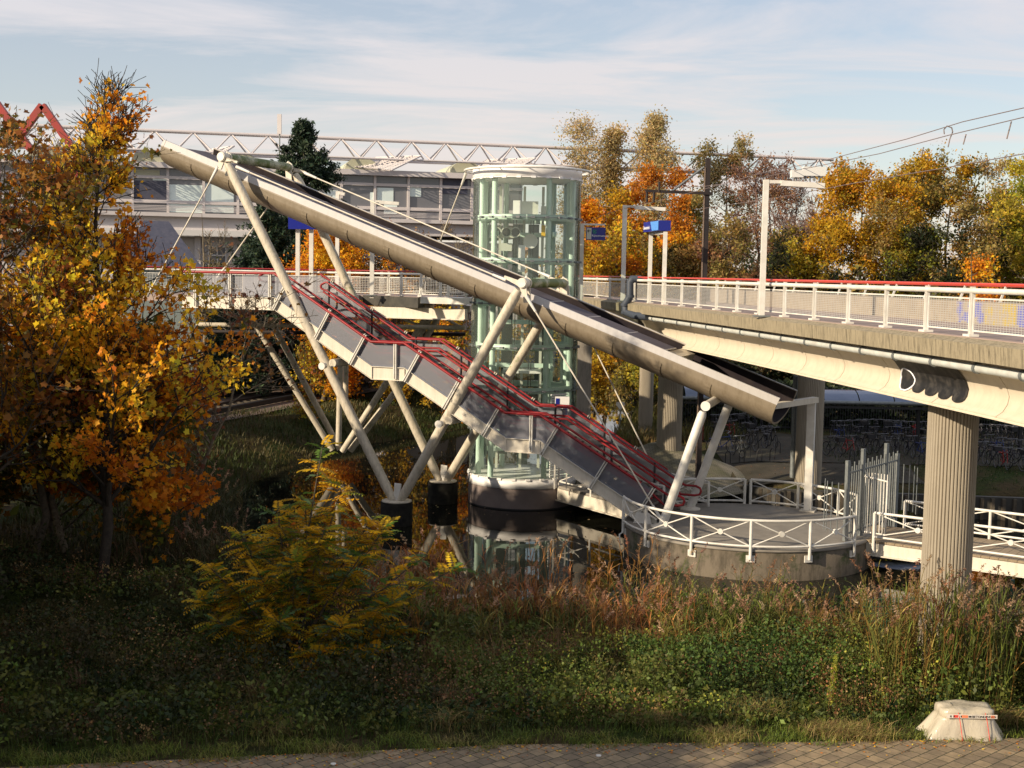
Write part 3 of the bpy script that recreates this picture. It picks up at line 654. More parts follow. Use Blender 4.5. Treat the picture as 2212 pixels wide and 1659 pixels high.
# railings with wire mesh
def mesh_panel(b, a0, a1, z0, z1, inset, nh, nv, r=.006):
    d = (a1-a0); L = d.length; d = d.normalized(); p0 = a0+d*inset; p1 = a1-d*inset
    for z in (z0,z1): b.beam(p0+Z*(z-p0.z),p1+Z*(z-p1.z),.03,.035)
    for p in (p0,p1): b.beam(p+Z*(z0-p.z),p+Z*(z1-p.z),.03,.03,up=d)
    return p0,p1
def wires(b, p0, p1, z0, z1, nh, nv, w=.008):
    for i in range(1,nh): z = z0+(z1-z0)*i/nh; b.beam(p0+Z*(z-p0.z),p1+Z*(z-p1.z),w,w)
    for i in range(1,nv):
        p = p0+(p1-p0)*i/nv; b.beam(p+Z*(z0-p.z),p+Z*(z1-p.z),w,w,up=(p1-p0))
def mesh_rail(name, label, pts, zd, h, parent_mat='whitec', rail2=True, nh=13, nv=8, w=.010, redr=.035, red='red', top2=.13, foot=True, panel=True):
    g = thing(name, label, 'railing', pts[0], 'mesh railings')
    up = [Vector((p.x,p.y,zd+h)) for p in pts]
    MB().tube(up,redr,8).build('handrail', M[red], g)
    if rail2: MB().tube([Vector((p.x,p.y,zd+h-top2)) for p in pts],.05,8).build('top_rail', M[parent_mat], g)
    for i,p in enumerate(pts):
        q = pts[min(i+1,len(pts)-1)]-pts[max(i-1,0)]; q.z = 0; q.normalize()
        b = MB(); b.beam(Vector((p.x,p.y,zd))-q*.035,Vector((p.x,p.y,zd+h-.02))-q*.035,.07,.02,up=q); b.beam(Vector((p.x,p.y,zd))+q*.035,Vector((p.x,p.y,zd+h-.02))+q*.035,.07,.02,up=q)
        b.box((p.x,p.y,zd+.02),(.3,.2,.04),math.atan2(q.y,q.x)); b.build('post', M[parent_mat], g)
    if panel:
        for a,c in zip(pts,pts[1:]):
            a = Vector((a.x,a.y,zd)); c = Vector((c.x,c.y,zd)); L = (c-a).length
            if L < .4: continue
            b = MB(); p0,p1 = mesh_panel(b,a,c,zd+.12,zd+h-.33,.09,nh,nv)
            wires(b,p0,p1,zd+.12,zd+h-.33,nh,max(3,int(L/.16)),w); b.build('mesh_panel', M[parent_mat], g)
    return g
pts = [Vector((G1.x-4.1,G1.y+1.0,0)),Vector((G1.x-2.05,G1.y+.5,0))]+[G1+(G0-G1)*q for q in (0,.17,.43,.68,.78,1)]
mesh_rail('railing','white mesh railing with red handrail along the gangway left of the lift',pts,9.22,1.22,nh=9,nv=8)
pts = [Vector((-21+q*2.3,71.5-q*.12,0)) for q in range(9)]
mesh_rail('railing','far mesh railing with red handrail at the back of the upper deck',pts,9.22,1.22,nh=9)
pts = [Vector((-2.6+q*1.6,63.9-.25*q,0)) for q in range(4)]
# lamp posts and signs on the deck
def post_(b, base, top, w=.16, w2=None): b.beam(base,top,w,w2 or w,up=Vector((0,1,0)))
def platform_lamp(px, pyb, pyt, d, arm_px, label, speakers=False, aw=.28):
    bs = dpt(px,pyb,d); tp = dpt(px,pyt,d); tp.x = bs.x+ (0); g = thing('platform_lamp', label, 'lamp post', (bs.x,bs.y,9.2), 'white platform lamp posts')
    top = Vector((bs.x,bs.y,tp.z)); MB().beam(Vector((bs.x,bs.y,9.1)),top,.16 if d<50 else .2,.16,up=Vector((0,1,0))).build('shaft', M['whitec'], g)
    e = dpt(arm_px,pyt+4,d); b = MB(); L = e.x-bs.x
    b.beam(Vector((bs.x,bs.y,top.z-.06)),Vector((bs.x+L*.3,bs.y,top.z-.06)),.14,.1); b.build('arm', M['whitec'], g)
    lp_ = MB().beam(Vector((bs.x+L*.25,bs.y,top.z-.1)),Vector((bs.x+L,bs.y,top.z-.16)),aw,.16).build('lamp_housing', M['whitec'], g)
    MB().box((bs.x,bs.y,9.24),(.5,.35,.05)).build('base_plate', M['galv'], g)
    if speakers:
        for i,(x0,x1,zz,hh) in enumerate(((.42,.62,.22,.22),(.62,1.0,.3,.28),(.98,1.02,.3,.1))):
            if i == 2: continue
            MB().box((bs.x+L*(x0+x1)/2,bs.y-.05,top.z+zz-.03),(L*(x1-x0),.26,hh)).build('loudspeaker', M['louver'], g)
        b = MB()
        for q in range(6): b.tube([(bs.x+L*(.5+q*.08),bs.y-.1,top.z-.03),(bs.x+L*(.5+q*.08),bs.y-.1,top.z+.13)],.03,6)
        b.build('clamps', M['galv'], g)
    return g
platform_lamp(1645,679,388,40.3,1780,'white lamp post with two loudspeaker boxes on its arm',True)
platform_lamp(1345,648,443,60.5,1437,'slim white lamp post with an L shaped top right of the lift')
platform_lamp(803,640,432,64,862,'white lamp post with a short arm just right of the trough')
platform_lamp(728,640,413,70,745,'bare white post rising behind the slanting trough',)
# blue exit sign
def text(body, size, loc, rx, rz, mat_, parent, name='lettering', ext=.004, align='LEFT', sx=1):
    c = bpy.data.curves.new(name,'FONT'); c.body = body; c.size = size; c.extrude = ext; c.align_x = align; c.resolution_u = 3
    o = bpy.data.objects.new('tmp', c); col.objects.link(o); bpy.context.view_layer.update()
    me = bpy.data.meshes.new_from_object(o.evaluated_get(bpy.context.evaluated_depsgraph_get())); bpy.data.objects.remove(o)
    mx = Matrix.Translation(Vector(loc)-wloc(parent)) @ Matrix.Rotation(rz,4,'Z') @ Matrix.Rotation(rx,4,'X') @ Matrix.Diagonal((sx,1,1,1))
    me.transform(mx); me.materials.clear(); return add_obj(name, me, mat_, parent)
sp = dpt(1254,640,62); g = thing('direction_sign', 'blue exit sign with arrow hung from a white post beside the lift', 'sign', (sp.x,sp.y,9.2), 'blue station signs')
tp = dpt(1259,484,62); MB().beam(Vector((sp.x,sp.y,9.1)),Vector((sp.x,sp.y,tp.z)),.2,.2,up=Vector((0,1,0))).build('post', M['whitec'], g)
c0 = dpt(1266,491,62); c1 = dpt(1307,519,62)
MB().box(((sp.x+c1.x)/2,sp.y,c0.z+.14),(c1.x-sp.x,.16,.08)).build('arm', M['whitec'], g)
bx = MB().box(((c0.x+c1.x)/2,sp.y-.05,(c0.z+c1.z)/2),(c1.x-c0.x,.2,c0.z-c1.z)).build('sign_box', M['blue'], g)
MB().box((c0.x+.14,sp.y-.165,(c0.z+c1.z)/2),(.22,.02,(c0.z-c1.z)*.88)).build('arrow_field', M['machine'], bx)
b = MB(); ax_,az_ = c0.x+.14,c0.z-.17
b.box((ax_,sp.y-.19,az_),(.15,.01,.025)); b.beam(Vector((ax_-.075,sp.y-.19,az_)),Vector((ax_-.01,sp.y-.19,az_+.06)),.01,.022); b.beam(Vector((ax_-.075,sp.y-.19,az_)),Vector((ax_-.01,sp.y-.19,az_-.06)),.01,.022)
b.build('arrow', M['textblack'], bx)
b = MB(); ix,iz = c0.x+.4,c0.z-.2
for dx,dz,w,h in ((-.07,0,.02,.16),(0,.07,.14,.02),(0,-.07,.14,.02),(.07,.05,.02,.06),(.07,-.05,.02,.06),(0,0,.05,.04)): b.box((ix+dx,sp.y-.16,iz+dz),(w,.01,h))
b.build('exit_icon', M['green'], bx)
text('Rijksstraatweg', .135, (c0.x+.27,sp.y-.16,c1.z+.16), PI/2, 0, M['textwhite'], bx)
# station name sign on two posts
a0 = dpt(1402,655,56.5); a1 = dpt(1433,659,54); g = thing('name_sign', 'blue station name sign on two white posts', 'sign', (a0.x,a0.y,9.2), 'blue station signs')
t0_ = dpt(1408,503,56.5); t1_ = dpt(1440,501,54)
for a,t in ((a0,t0_),(a1,t1_)): MB().beam(Vector((a.x,a.y,9.1)),Vector((a.x,a.y,t.z)),.16,.16,up=Vector((0,1,0))).build('post', M['whitec'], g)
MB().beam(Vector((a0.x,a0.y,t0_.z-.04)),Vector((a1.x,a1.y,t1_.z-.04)),.12,.1).build('crossbar', M['whitec'], g)
q0 = dpt(1402,503,56.5); q1 = dpt(1436,501,54); zt_ = dpt(1402,481,56.5).z; zb_ = dpt(1402,502,56.5).z
qd = (Vector((q1.x,q1.y,0))-Vector((q0.x,q0.y,0))); QL = qd.length; qd.normalize(); qn = Vector((qd.y,-qd.x,0))
mid = (q0+q1)/2; bx = MB().box((mid.x,mid.y,(zt_+zb_)/2),(QL,.5,zt_-zb_),math.atan2(qd.y,qd.x)).build('sign_box', M['blue'], g)
fc = q0+qn*.26
def qp(u,z,o=.0): return Vector((q0.x,q0.y,0))+qd*QL*u+qn*(.265+o)+Z*z
MB().hexa([qp(.58,zb_+.02),qp(.98,zb_+.02),qp(.98,zb_+.02,.01),qp(.58,zb_+.02,.01),qp(.48,zt_-.02),qp(.98,zt_-.02),qp(.98,zt_-.02,.01),qp(.48,zt_-.02,.01)]).build('light_field', M['bluelite'], bx)
tx = qp(.04,zb_+.1,.01); text('Duivendrecht', .2, (tx.x,tx.y,tx.z), PI/2, math.atan2(qd.y,qd.x), M['textwhite'], bx, sx=.9)
# blank blue sign seen under the trough
a = dpt(643,640,66); b2 = dpt(672,640,66); tl = dpt(625,468,66); br = dpt(690,496,66)
g = thing('blue_sign', 'plain blue sign panel on two white posts under the trough', 'sign', (a.x,a.y,9.2), 'blue station signs')
for p in (a,b2): MB().beam(Vector((p.x,p.y,9.1)),Vector((p.x,p.y,br.z+.2)),.2,.2,up=Vector((0,1,0))).build('post', M['whitec'], g)
MB().box(((tl.x+br.x)/2,a.y-.2,(tl.z+br.z)/2),(br.x-tl.x,.25,tl.z-br.z)).build('panel', M['blue'], g)
MB().box(((tl.x+br.x)/2,a.y-.2,tl.z+.06),(br.x-tl.x,.3,.12)).build('lamp_strip', M['whitec'], g)
# ------------------------------------------------------------------ curved bridge on the right
ZD = 9.25
base_px = [(1252,640.2),(1295.5,643.6),(1318.3,646.3),(1343.9,649),(1371,651.6),(1402.9,655.0),(1432.5,658.2),(1468.7,661.9),(1506.3,665.6),(1546.6,669.7),(1592.2,674.3),(1641.9,679.3),(1697.7,685.0),(1761.8,691.7),(1830.2,699.3),(1909.1,707.8),(1997.4,717),(2097.8,727.3)]
edge = [zpt(x,y,ZD) for x,y in base_px]
ex = np.array([[p.x,p.y] for p in edge])
cx = np.polyfit(ex[:,1],ex[:,0],3)
def exf(y):
    return float(np.polyval(cx,y)) if y > 27 else float(np.polyval(cx,27)+ (np.polyval(cx,28)-np.polyval(cx,27))*(y-27)+.012*(27-y)**2*-1)
ys_posts = [p.y for p in edge]
print('edge', [(round(p.x,2),round(p.y,1),round(exf(p.y),2)) for p in edge])
allY = np.array(sorted(set(ys_posts+[24.9,22.3,19.7,17.1,14.5])))[::-1]
EP = [Vector((exf(y),y,0)) for y in allY]
def eframe(y):
    d = Vector((exf(y-.3)-exf(y+.3),-.6,0)).normalized(); nrm = Vector((-d.y,d.x,0))
    if nrm.x < 0: nrm = -nrm
    return Vector((exf(y),y,0)), d, nrm          # nrm points inward (right)
cbr = thing('curved_bridge', 'curved concrete footbridge with cream concave fairing sweeping in on the right', 'bridge', (9.5,30,0))
ysf = list(np.arange(70,12,-1.0)); frames = []
def sweepY(sec, ys, name, mt, smooth=False, parent=None, closed=True):
    fr = []
    for y in ys:
        o,d,n_ = eframe(y); fr.append((o,n_,Z))
    return MB().sweep(fr, sec, closed=closed, smooth=smooth).build(name, M[mt], parent or cbr)
DWID = 4.6
sweepY([(-.12,ZD),(DWID,ZD),(DWID,ZD-.45),(-.12,ZD-.45)][::-1], ysf, 'deck', 'deck')
ed_ys = list(np.arange(69.5,12,-2.6))
for ya,yb in zip(ed_ys,ed_ys[1:]):
    sweepY([(-.45,ZD-.10),(-.121,ZD-.02),(-.121,ZD-.5),(-.42,ZD-.46)][::-1], [ya-.012,(ya+yb)/2,yb+.012], 'edge_slab', 'slab')
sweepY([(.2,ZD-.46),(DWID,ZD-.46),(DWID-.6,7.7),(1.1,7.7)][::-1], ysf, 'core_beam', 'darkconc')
# concave fairing panels from the ski-slope end near the trough
fs_end = 46.5
prof = [(.0,8.76),(.20,8.62),(.43,8.42),(.60,8.2),(.66,8.02),(.63,7.86),(.53,7.70),(.38,7.60)]
back = [(.43,7.55),(.85,7.6),(.9,8.1),(.6,8.6),(.25,8.73)]
pys = []; y = fs_end
y = 69.0
while y > 12: pys.append(y); y -= 3.0
for ya,yb in zip(pys,pys[1:]):
    fr = []
    for y in np.linspace(ya-.02,yb+.02,4):
        o,d,n_ = eframe(y); fr.append((o,n_,Z))
    b = MB(); b.sweep(fr, (prof+back)[::-1], smooth=False); ob = b.build('fairing_panel', M['fairing'], cbr)
    for p_ in ob.data.polygons: p_.use_smooth = len(p_.vertices) == 4
sweepY([(.36,7.53),(1.2,7.53),(1.2,7.61),(.42,7.58)][::-1], ysf, 'bottom_lip', 'fairing')
# drain pipe with rings
pp_ = [eframe(y)[0]+eframe(y)[2]*(-.10)+Z*8.62 for y in np.arange(58,12,-1.0)]
dpz = MB().tube(pp_,.095,12).build('drain_pipe', M['pipe'], cbr)
for i in range(1,len(pp_)-1,2): MB().tube([pp_[i],pp_[i]+(pp_[i+1]-pp_[i]).normalized()*.1],.12,12).build('pipe_clip', M['galv'], dpz)
# grey standpipe
y0 = 58.5; o,d,n_ = eframe(y0)
sp_ = [dpt(1385,603,y0),dpt(1366,603,y0),dpt(1361,610,y0),dpt(1361,640,y0),dpt(1350,658,y0),dpt(1351,675,y0),dpt(1372,682,y0-2),dpt(1400,684,y0-3)]
g = thing('standpipe', 'dark grey bent pipe climbing over the bridge edge', 'pipe', sp_[4])
MB().tube(sp_,.16,12).build('riser', M['greypipe'], g)
MB().tube([sp_[0],sp_[0]+Vector((.55,0,-.02))],.11,10).build('nozzle', M['bikered'], g)
for i in (3,4,5): MB().tube([sp_[i]-Z*.06,sp_[i]+Z*.06],.2,12).build('collar', M['greypipe'], g)
# sprayed black scribble on the fairing
def spray(y0, y1, zc, rz_, nm, lab):
    pass
def on_fair(y, u):    # u 0..1 down the profile
    k = u*(len(prof)-1); i = min(int(k),len(prof)-2); f = k-i
    a = prof[i][0]*(1-f)+prof[i+1][0]*f; z = prof[i][1]*(1-f)+prof[i+1][1]*f
    o,d,n_ = eframe(y); ta_n = Vector((0,0,0)); t0_,t1_ = prof[i],prof[i+1]; dx,dz = t1_[0]-t0_[0],t1_[1]-t0_[1]; l_ = math.hypot(dx,dz); nx_,nz_ = dz/l_,-dx/l_
    return o+n_*(a+nx_*.03)+Z*(z+nz_*.03)
gb = MB(); blobs = [(33.2,.50,.62,.33),(32.5,.48,.60,.42),(31.9,.46,.62,.45),(31.3,.48,.62,.46),(30.7,.52,.6,.44),(30.3,.55,.5,.38)]
def edge_u(y):
    # outline of the scribble: lower limit and upper limit for each y
    s_ = (32.25-y)/(32.25-28.7); 
    if s_ < 0 or s_ > 1: return None
    lobes = abs(math.sin(s_*PI*5))
    lo = .60+.25*lobes**.35+.05*s_; hi = .36-.34*max(0,math.sin(min(1,.06+s_*.9)*PI))**.5
    return hi, min(.95,lo)
ys_ = np.linspace(32.2,28.75,60); vs = []; fcs = []; NU = 12; cnt = 0
for y in ys_:
    hi,lo = edge_u(y)
    for j in range(NU+1): vs.append(on_fair(y,hi+(lo-hi)*j/NU))
for i in range(len(ys_)-1):
    for j in range(NU): fcs.append((i*(NU+1)+j,(i+1)*(NU+1)+j,(i+1)*(NU+1)+j+1,i*(NU+1)+j+1))
gf = MB(); gf.add(vs,fcs,True); gf.build('graffiti', M['graffiti'], cbr)
ov = MB(); ov.tube([on_fair(31.85+.40*math.cos(a),.62+.24*math.sin(a)) for a in np.linspace(0,2*PI,28,endpoint=False)],.022,5,closed=True); ov.build('graffiti', M['textwhite'], cbr)
# railing of the curved bridge
rail_pts = [Vector((exf(p.y),p.y,0)) for p in edge]+[Vector((exf(y),y,0)) for y in (24.9,22.3,19.7)]
g = thing('railing', 'long white mesh railing with thin red handrail along the curved bridge', 'railing', rail_pts[-1], 'mesh railings')
dense = [Vector((exf(y),y,0)) for y in np.arange(edge[0].y,18,-.8)]
rt = 10.36
MB().tube([p+Z*rt for p in dense],.03,8).build('handrail', M['redbright'], g)
for a,c in zip(rail_pts,rail_pts[1:]):
    m_ = Vector((exf((a.y+c.y)/2),(a.y+c.y)/2,0)); tr_ = MB().tube([a+Z*(rt-.14),m_+Z*(rt-.14),c+Z*(rt-.14)],.062,10); tr_.build('top_rail', M['whitec'], g)
    b = MB(); p0,p1 = mesh_panel(b,a,c,ZD+.13,rt-.30,.1,14,12); b.build('panel_frame', M['whitec'], g)
    b = MB(); wires(b,p0,p1,ZD+.13,rt-.30,14,int((c-a).length/.13),.008 if a.y < 45 else .010); b.build('mesh_panel', M['meshwire'], g)
for p in rail_pts:
    o,d,n_ = eframe(p.y); b = MB()
    for s in (-.03,.03): b.beam(p+d*s+Z*ZD,p+d*s+Z*(rt-.05),.09,.022,up=d)
    b.box((p.x,p.y,ZD+.03),(.3,.22,.05),math.atan2(d.y,d.x)); b.build('post', M['whitec'], g)
# far parapet
pz = thing('parapet', 'low beige brick parapet with slanted struts on the far side of the bridge', 'parapet', (13,35,9.25))
sweepY([(DWID-.5,ZD+.006),(DWID-.25,ZD+.006),(DWID-.25,ZD+.62),(DWID-.5,ZD+.62)][::-1], ysf[8:], 'wall', 'brickw', parent=pz)
fr2 = [eframe(y) for y in np.arange(60,14,-2.3)]
for o,d,n_ in fr2: MB().beam(o+n_*(DWID-.28)+Z*(ZD+.3),o+n_*(DWID-.05)+d*.1+Z*(rt-.05),.06,.03,up=d).build('strut', M['whitec'], pz)
MB().tube([o+n_*(DWID-.05)+Z*(rt-.05) for o,d,n_ in fr2],.03,8).build('handrail', M['redbright'], pz)
for i,(ya,yb,c_) in enumerate(((36.5,34.9,'fadedgraffiti'),(34.8,33.2,'yellowgraffiti'),(33.1,30.9,'fadedgraffiti'))):
    sweepY([(DWID-.506,ZD+.02),(DWID-.501,ZD+.02),(DWID-.501,ZD+.60),(DWID-.506,ZD+.60)][::-1], [ya,(ya+yb)/2,yb], 'graffiti', c_, parent=pz)
# ------------------------------------------------------------------ ribbed columns
def ribbed(c, r, z0, z1, label, n=44):
    pr = []
    b = MB(); k = n*4; vs = []
    for z in (z0,z1):
        for i in range(k):
            a = 2*PI*i/k; rr = r if (i%4) in (0,1,2) else r*.935
            if i%4 == 0 or i%4 == 2: rr = r*.995
            vs.append((c.x+math.cos(a)*rr,c.y+math.sin(a)*rr,z))
    b.add(vs,[(i,(i+1)%k,k+(i+1)%k,k+i) for i in range(k)]); b.add(vs[k:],[tuple(range(k))])
    o = b.build('bridge_column', M['column']); tag(o,label,'column','ribbed bridge columns'); return o
cA = dpt(2055,900,31.6); ribbed(Vector((cA.x+.05,cA.y,0)),.60,-.6,7.55,'near ribbed concrete column under the graffitied bridge fairing')
cB = dpt(1750,900,58.5); ribbed(cB,.60,.2,7.6,'shaded ribbed column behind the square white post')
cC = dpt(1448,850,60.5); ribbed(cC,.58,.2,7.6,'ribbed column standing on the paved cone')
cD = dpt(1396,850,76); ribbed(cD,.42,.2,8.2,'slim sunlit ribbed column among the bank shrubs')
cE = dpt(1258,760,72); o = MB().box((cE.x,cE.y,4.8),(1.0,1.0,8.8)).build('pier', M['conc']); tag(o,'square brown pier standing just behind the lift','pier')
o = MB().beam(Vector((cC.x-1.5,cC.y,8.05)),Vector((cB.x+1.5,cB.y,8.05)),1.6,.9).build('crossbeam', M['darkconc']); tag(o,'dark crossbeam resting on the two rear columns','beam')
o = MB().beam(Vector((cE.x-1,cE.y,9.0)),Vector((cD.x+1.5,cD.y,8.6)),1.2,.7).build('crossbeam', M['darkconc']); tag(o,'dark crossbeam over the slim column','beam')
# ------------------------------------------------------------------ catenary mast and wires
mp = dpt(1518,612,57); g = thing('catenary_mast', 'dark steel railway mast with a braced arm carrying the wires', 'mast', (mp.x,mp.y,1.5))
mt_ = dpt(1523,342,57); mx_ = Vector((mp.x,mp.y,0))
MB().box((mp.x+.07,mp.y,(mt_.z+1.5)/2),(.2,.22,mt_.z-1.5)).build('shaft', M['mastdark'], g)
MB().box((mp.x-.05,mp.y,(mt_.z+1.5)/2-.2),(.03,.26,mt_.z-1.9)).build('painted_lit_edge', M['ballast_litedge'], g)  # strip down the left side, its browner colour stands for sunlight there
za_ = dpt(1520,418,57).z; xa = dpt(1393,416,57).x
MB().beam(Vector((mp.x+.3,mp.y-.1,za_)),Vector((xa,mp.y-.3,za_+.05)),.12,.12).build('arm', M['mastdark'], g)
MB().tube([Vector((mp.x-.1,mp.y,dpt(1520,361,57).z)),Vector((dpt(1450,414,57).x,mp.y-.2,za_+.05))],.05,8).build('brace', M['galv'], g)
for px in (1396,1411,1422): 
    x = dpt(px,416,57).x; MB().tube([(x,mp.y-.3,za_-.45 if px != 1422 else za_+.45),(x,mp.y-.3,za_)],.05,8).build('insulator', M['mastdark'], g)
wr = [([(1208,500,66),(1340,452,61),(1405,438,57),(1520,409,54),(1640,375,44),(1780,347,38),(1960,300,30),(2080,263,27),(2225,230,24)],'upper contact wire slanting up to the sky on the right'),
      ([(1430,404,57),(1520,403,54),(1625,388,46),(1700,372,41),(1900,332,32),(2050,292,28),(2225,250,24)],'second overhead wire running up right from the mast'),
      ([(1500,453,57),(1660,430,46),(1850,395,36),(2050,361,29),(2225,330,24)],'lower overhead wire passing in front of the yellow trees')]
WP = []
for pts_,lb_ in wr:
    p_ = [dpt(x,y,d) for x,y,d in pts_]; WP.append(p_)
    tag(MB().tube(p_,.010,5).build('overhead_wire', M['wire']), lb_, 'wire', 'overhead wires')
hook = [dpt(x,y,28) for x,y in ((2040,290),(2039,280),(2046,272),(2056,276),(2058,285),(2052,300),(2048,318))]
tag(MB().tube(hook,.013,5).build('wire_loop', M['wire']),'thin loop of cable linking two overhead wires','wire')
for wi,(x0,y0,x1,y1,d) in enumerate(((2087,290,2081,312,27.5),(1995,318,1990,340,30),(2185,262,2175,300,25.5))):
    tag(MB().tube([dpt(x0,y0,d),dpt(x1,y1,d)],.014,5).build('wire_dropper', M['wire']),('dropper wire just right of the cable loop','dropper wire left of the cable loop','dropper wire nearest the right frame edge')[wi],'wire dropper','wire droppers')
# ------------------------------------------------------------------ ground and water
def sd_poly(X, Y, poly):
    d = np.full(X.shape, 1e9); inside = np.zeros(X.shape, bool); n = len(poly)
    for i in range(n):
        ax,ay = poly[i]; bx,by = poly[(i+1)%n]; ex_,ey = bx-ax,by-ay
        t = np.clip(((X-ax)*ex_+(Y-ay)*ey)/(ex_*ex_+ey*ey),0,1); d = np.minimum(d, np.hypot(X-ax-t*ex_,Y-ay-t*ey))
        c = ((ay > Y) != (by > Y)); xx = ax+(Y-ay)*ex_/np.where(abs(ey)<1e-9,1e-9,ey); inside ^= c & (X < xx)
    return np.where(inside, -d, d)
def W2(px,py): p = zpt(px,py,0); return (p.x,p.y)
water_poly = [(60,30),(30,33),(18,35.5),(11,38),(5,40),(0,40.5),(-5,40.5),(-8.5,42),(-10,46),W2(480,1110),W2(600,1010),W2(750,968),W2(1000,928),(2.5,98),(9,112),(13,108),(9.5,92),(6.0,77),(6.2,68),(8.5,60.5),(12,57.6),(24,56.3),(60,54)]
xs = np.unique(np.concatenate([np.arange(-40,50,.8), np.array([-600,-400,-250,-170,-120,-90,-70,-60,-50,-45,55,60,70,80,100,130,170,250,400,600])]))
ys = np.unique(np.concatenate([np.arange(18,125,.8), np.array([-200,-80,-30,-5,5,12,132,140,155,175,200,240,300,400,600,1000,1500])]))
def ground_z(X, Y):
    X = np.asarray(X,float); Y = np.asarray(Y,float); s = sd_poly(X,Y,water_poly)
    near = Y < 47
    quay = (X > 4.5) & (Y > 52) & (Y < 90)
    plate = np.where(near, .28+.35*np.clip((Y-29)/6,0,1)*np.clip((39-Y)/4,0,1)*0, 1.5)
    slope = np.where(quay, 20.0, np.where(near, .35, .33))
    off = np.where(quay, .15, 0)
    z = np.clip(s*slope-.05, -1.2, plate)
    z = np.where((s < 0), np.clip(s*1.2,-1.2,-.05), z)
    q1 = 1.0+np.clip((s-.5)*.14,0,.5); z = np.where(quay & (s > .1), np.minimum(q1,1.5), z)
    left = (X < -8) & (Y < 60) & (Y > 36) & (s > 0)
    z = np.where(left, np.minimum(s*.28, 1.0+.0*X), z)
    # gentle unevenness
    z = z+np.where(s > .6, .05*np.sin(X*1.3+Y*.7)+.04*np.sin(X*.6-Y*1.7), 0)*np.where((Y<30)|(Y>110),0,1)
    return z
XX,YY = np.meshgrid(xs,ys); ZZ = ground_z(XX,YY)
V = np.stack([XX,YY,ZZ],-1).reshape(-1,3); nx,ny = len(xs),len(ys)
I = np.arange(nx*ny).reshape(ny,nx); F = np.stack([I[:-1,:-1],I[:-1,1:],I[1:,1:],I[1:,:-1]],-1).reshape(-1,4)
def groundmat():
    mt,nt,b,L = newmat('ground_grass_soil'); b.inputs['Roughness'].default_value = .95; b.inputs['Specular IOR Level'].default_value = .1
    tc = nt.nodes.new('ShaderNodeTexCoord'); n1 = nt.nodes.new('ShaderNodeTexNoise'); n1.inputs['Scale'].default_value = .5; n1.inputs['Detail'].default_value = 8
    n2 = nt.nodes.new('ShaderNodeTexNoise'); n2.inputs['Scale'].default_value = 5; n2.inputs['Detail'].default_value = 8; n2.inputs['Roughness'].default_value = .7
    r1 = nt.nodes.new('ShaderNodeValToRGB'); e = r1.color_ramp.elements; e[0].position = .38; e[0].color = (.035,.050,.012,1); e[1].position = .62; e[1].color = (.075,.055,.028,1)
    r2 = nt.nodes.new('ShaderNodeValToRGB'); e = r2.color_ramp.elements; e[0].position = .3; e[0].color = (.35,.35,.35,1); e[1].position = .7; e[1].color = (1.3,1.3,1.2,1)
    mx = nt.nodes.new('ShaderNodeMix'); mx.data_type = 'RGBA'; mx.blend_type = 'MULTIPLY'; mx.inputs[0].default_value = 1
    L.new(tc.outputs['Object'],n1.inputs[0]); L.new(tc.outputs['Object'],n2.inputs[0]); L.new(n1.outputs[0],r1.inputs[0]); L.new(n2.outputs[0],r2.inputs[0]); L.new(r1.outputs[0],mx.inputs[6]); L.new(r2.outputs[0],mx.inputs[7]); L.new(mx.outputs[2],b.inputs['Base Color'])
    bp = nt.nodes.new('ShaderNodeBump'); bp.inputs['Distance'].default_value = .15; bp.inputs['Strength'].default_value = .7; L.new(n2.outputs[0],bp.inputs['Height']); L.new(bp.outputs[0],b.inputs['Normal']); return mt
g = np_mesh('ground', V, [F], groundmat(), smooth=True); tag(g, kind='structure')
def gz(x,y): return float(ground_z(np.array([x]),np.array([y]))[0])
wm,nt,b,L = newmat('canal_water'); b.inputs['Base Color'].default_value = (.010,.010,.007,1); b.inputs['Roughness'].default_value = .02; b.inputs['IOR'].default_value = 1.33; b.inputs['Specular IOR Level'].default_value = .5
tc = nt.nodes.new('ShaderNodeTexCoord'); mp = nt.nodes.new('ShaderNodeMapping'); mp.inputs['Scale'].default_value = (1,.5,1); n1 = nt.nodes.new('ShaderNodeTexNoise'); n1.inputs['Scale'].default_value = 2.2; n1.inputs['Detail'].default_value = 2
bp = nt.nodes.new('ShaderNodeBump'); bp.inputs['Strength'].default_value = .03; bp.inputs['Distance'].default_value = .05
L.new(tc.outputs['Object'],mp.inputs[0]); L.new(mp.outputs[0],n1.inputs[0]); L.new(n1.outputs[0],bp.inputs['Height']); L.new(bp.outputs[0],b.inputs['Normal'])
tag(MB().add([(-60,25,0),(110,25,0),(110,150,0),(-60,150,0)],[(0,1,2,3)]).build('water', wm), kind='structure')
# quay wall
qp_ = [(6.0,77),(6.2,68),(8.5,60.5),(12,57.6),(24,56.3),(60,54)]
b = MB()
for (x0,y0),(x1,y1) in zip(qp_,qp_[1:]): b.beam(Vector((x0,y0,.25)),Vector((x1,y1,.25)),.3,1.5)
tag(b.build('quay_wall', M['darkconc']), 'dark quay wall along the canal beneath the bicycle parking', 'wall')
b = MB()
for (x0,y0),(x1,y1) in zip(qp_[2:],qp_[3:]):
    L_ = math.hypot(x1-x0,y1-y0); n = int(L_/.45)
    for i in range(n): b.box((x0+(x1-x0)*i/n+.0,y0+(y1-y0)*i/n-.22,.3),(.14,.14,1.3))
tag(b.build('timber_piling', M['bark']), 'row of dark timber piling in front of the quay wall', 'piling')
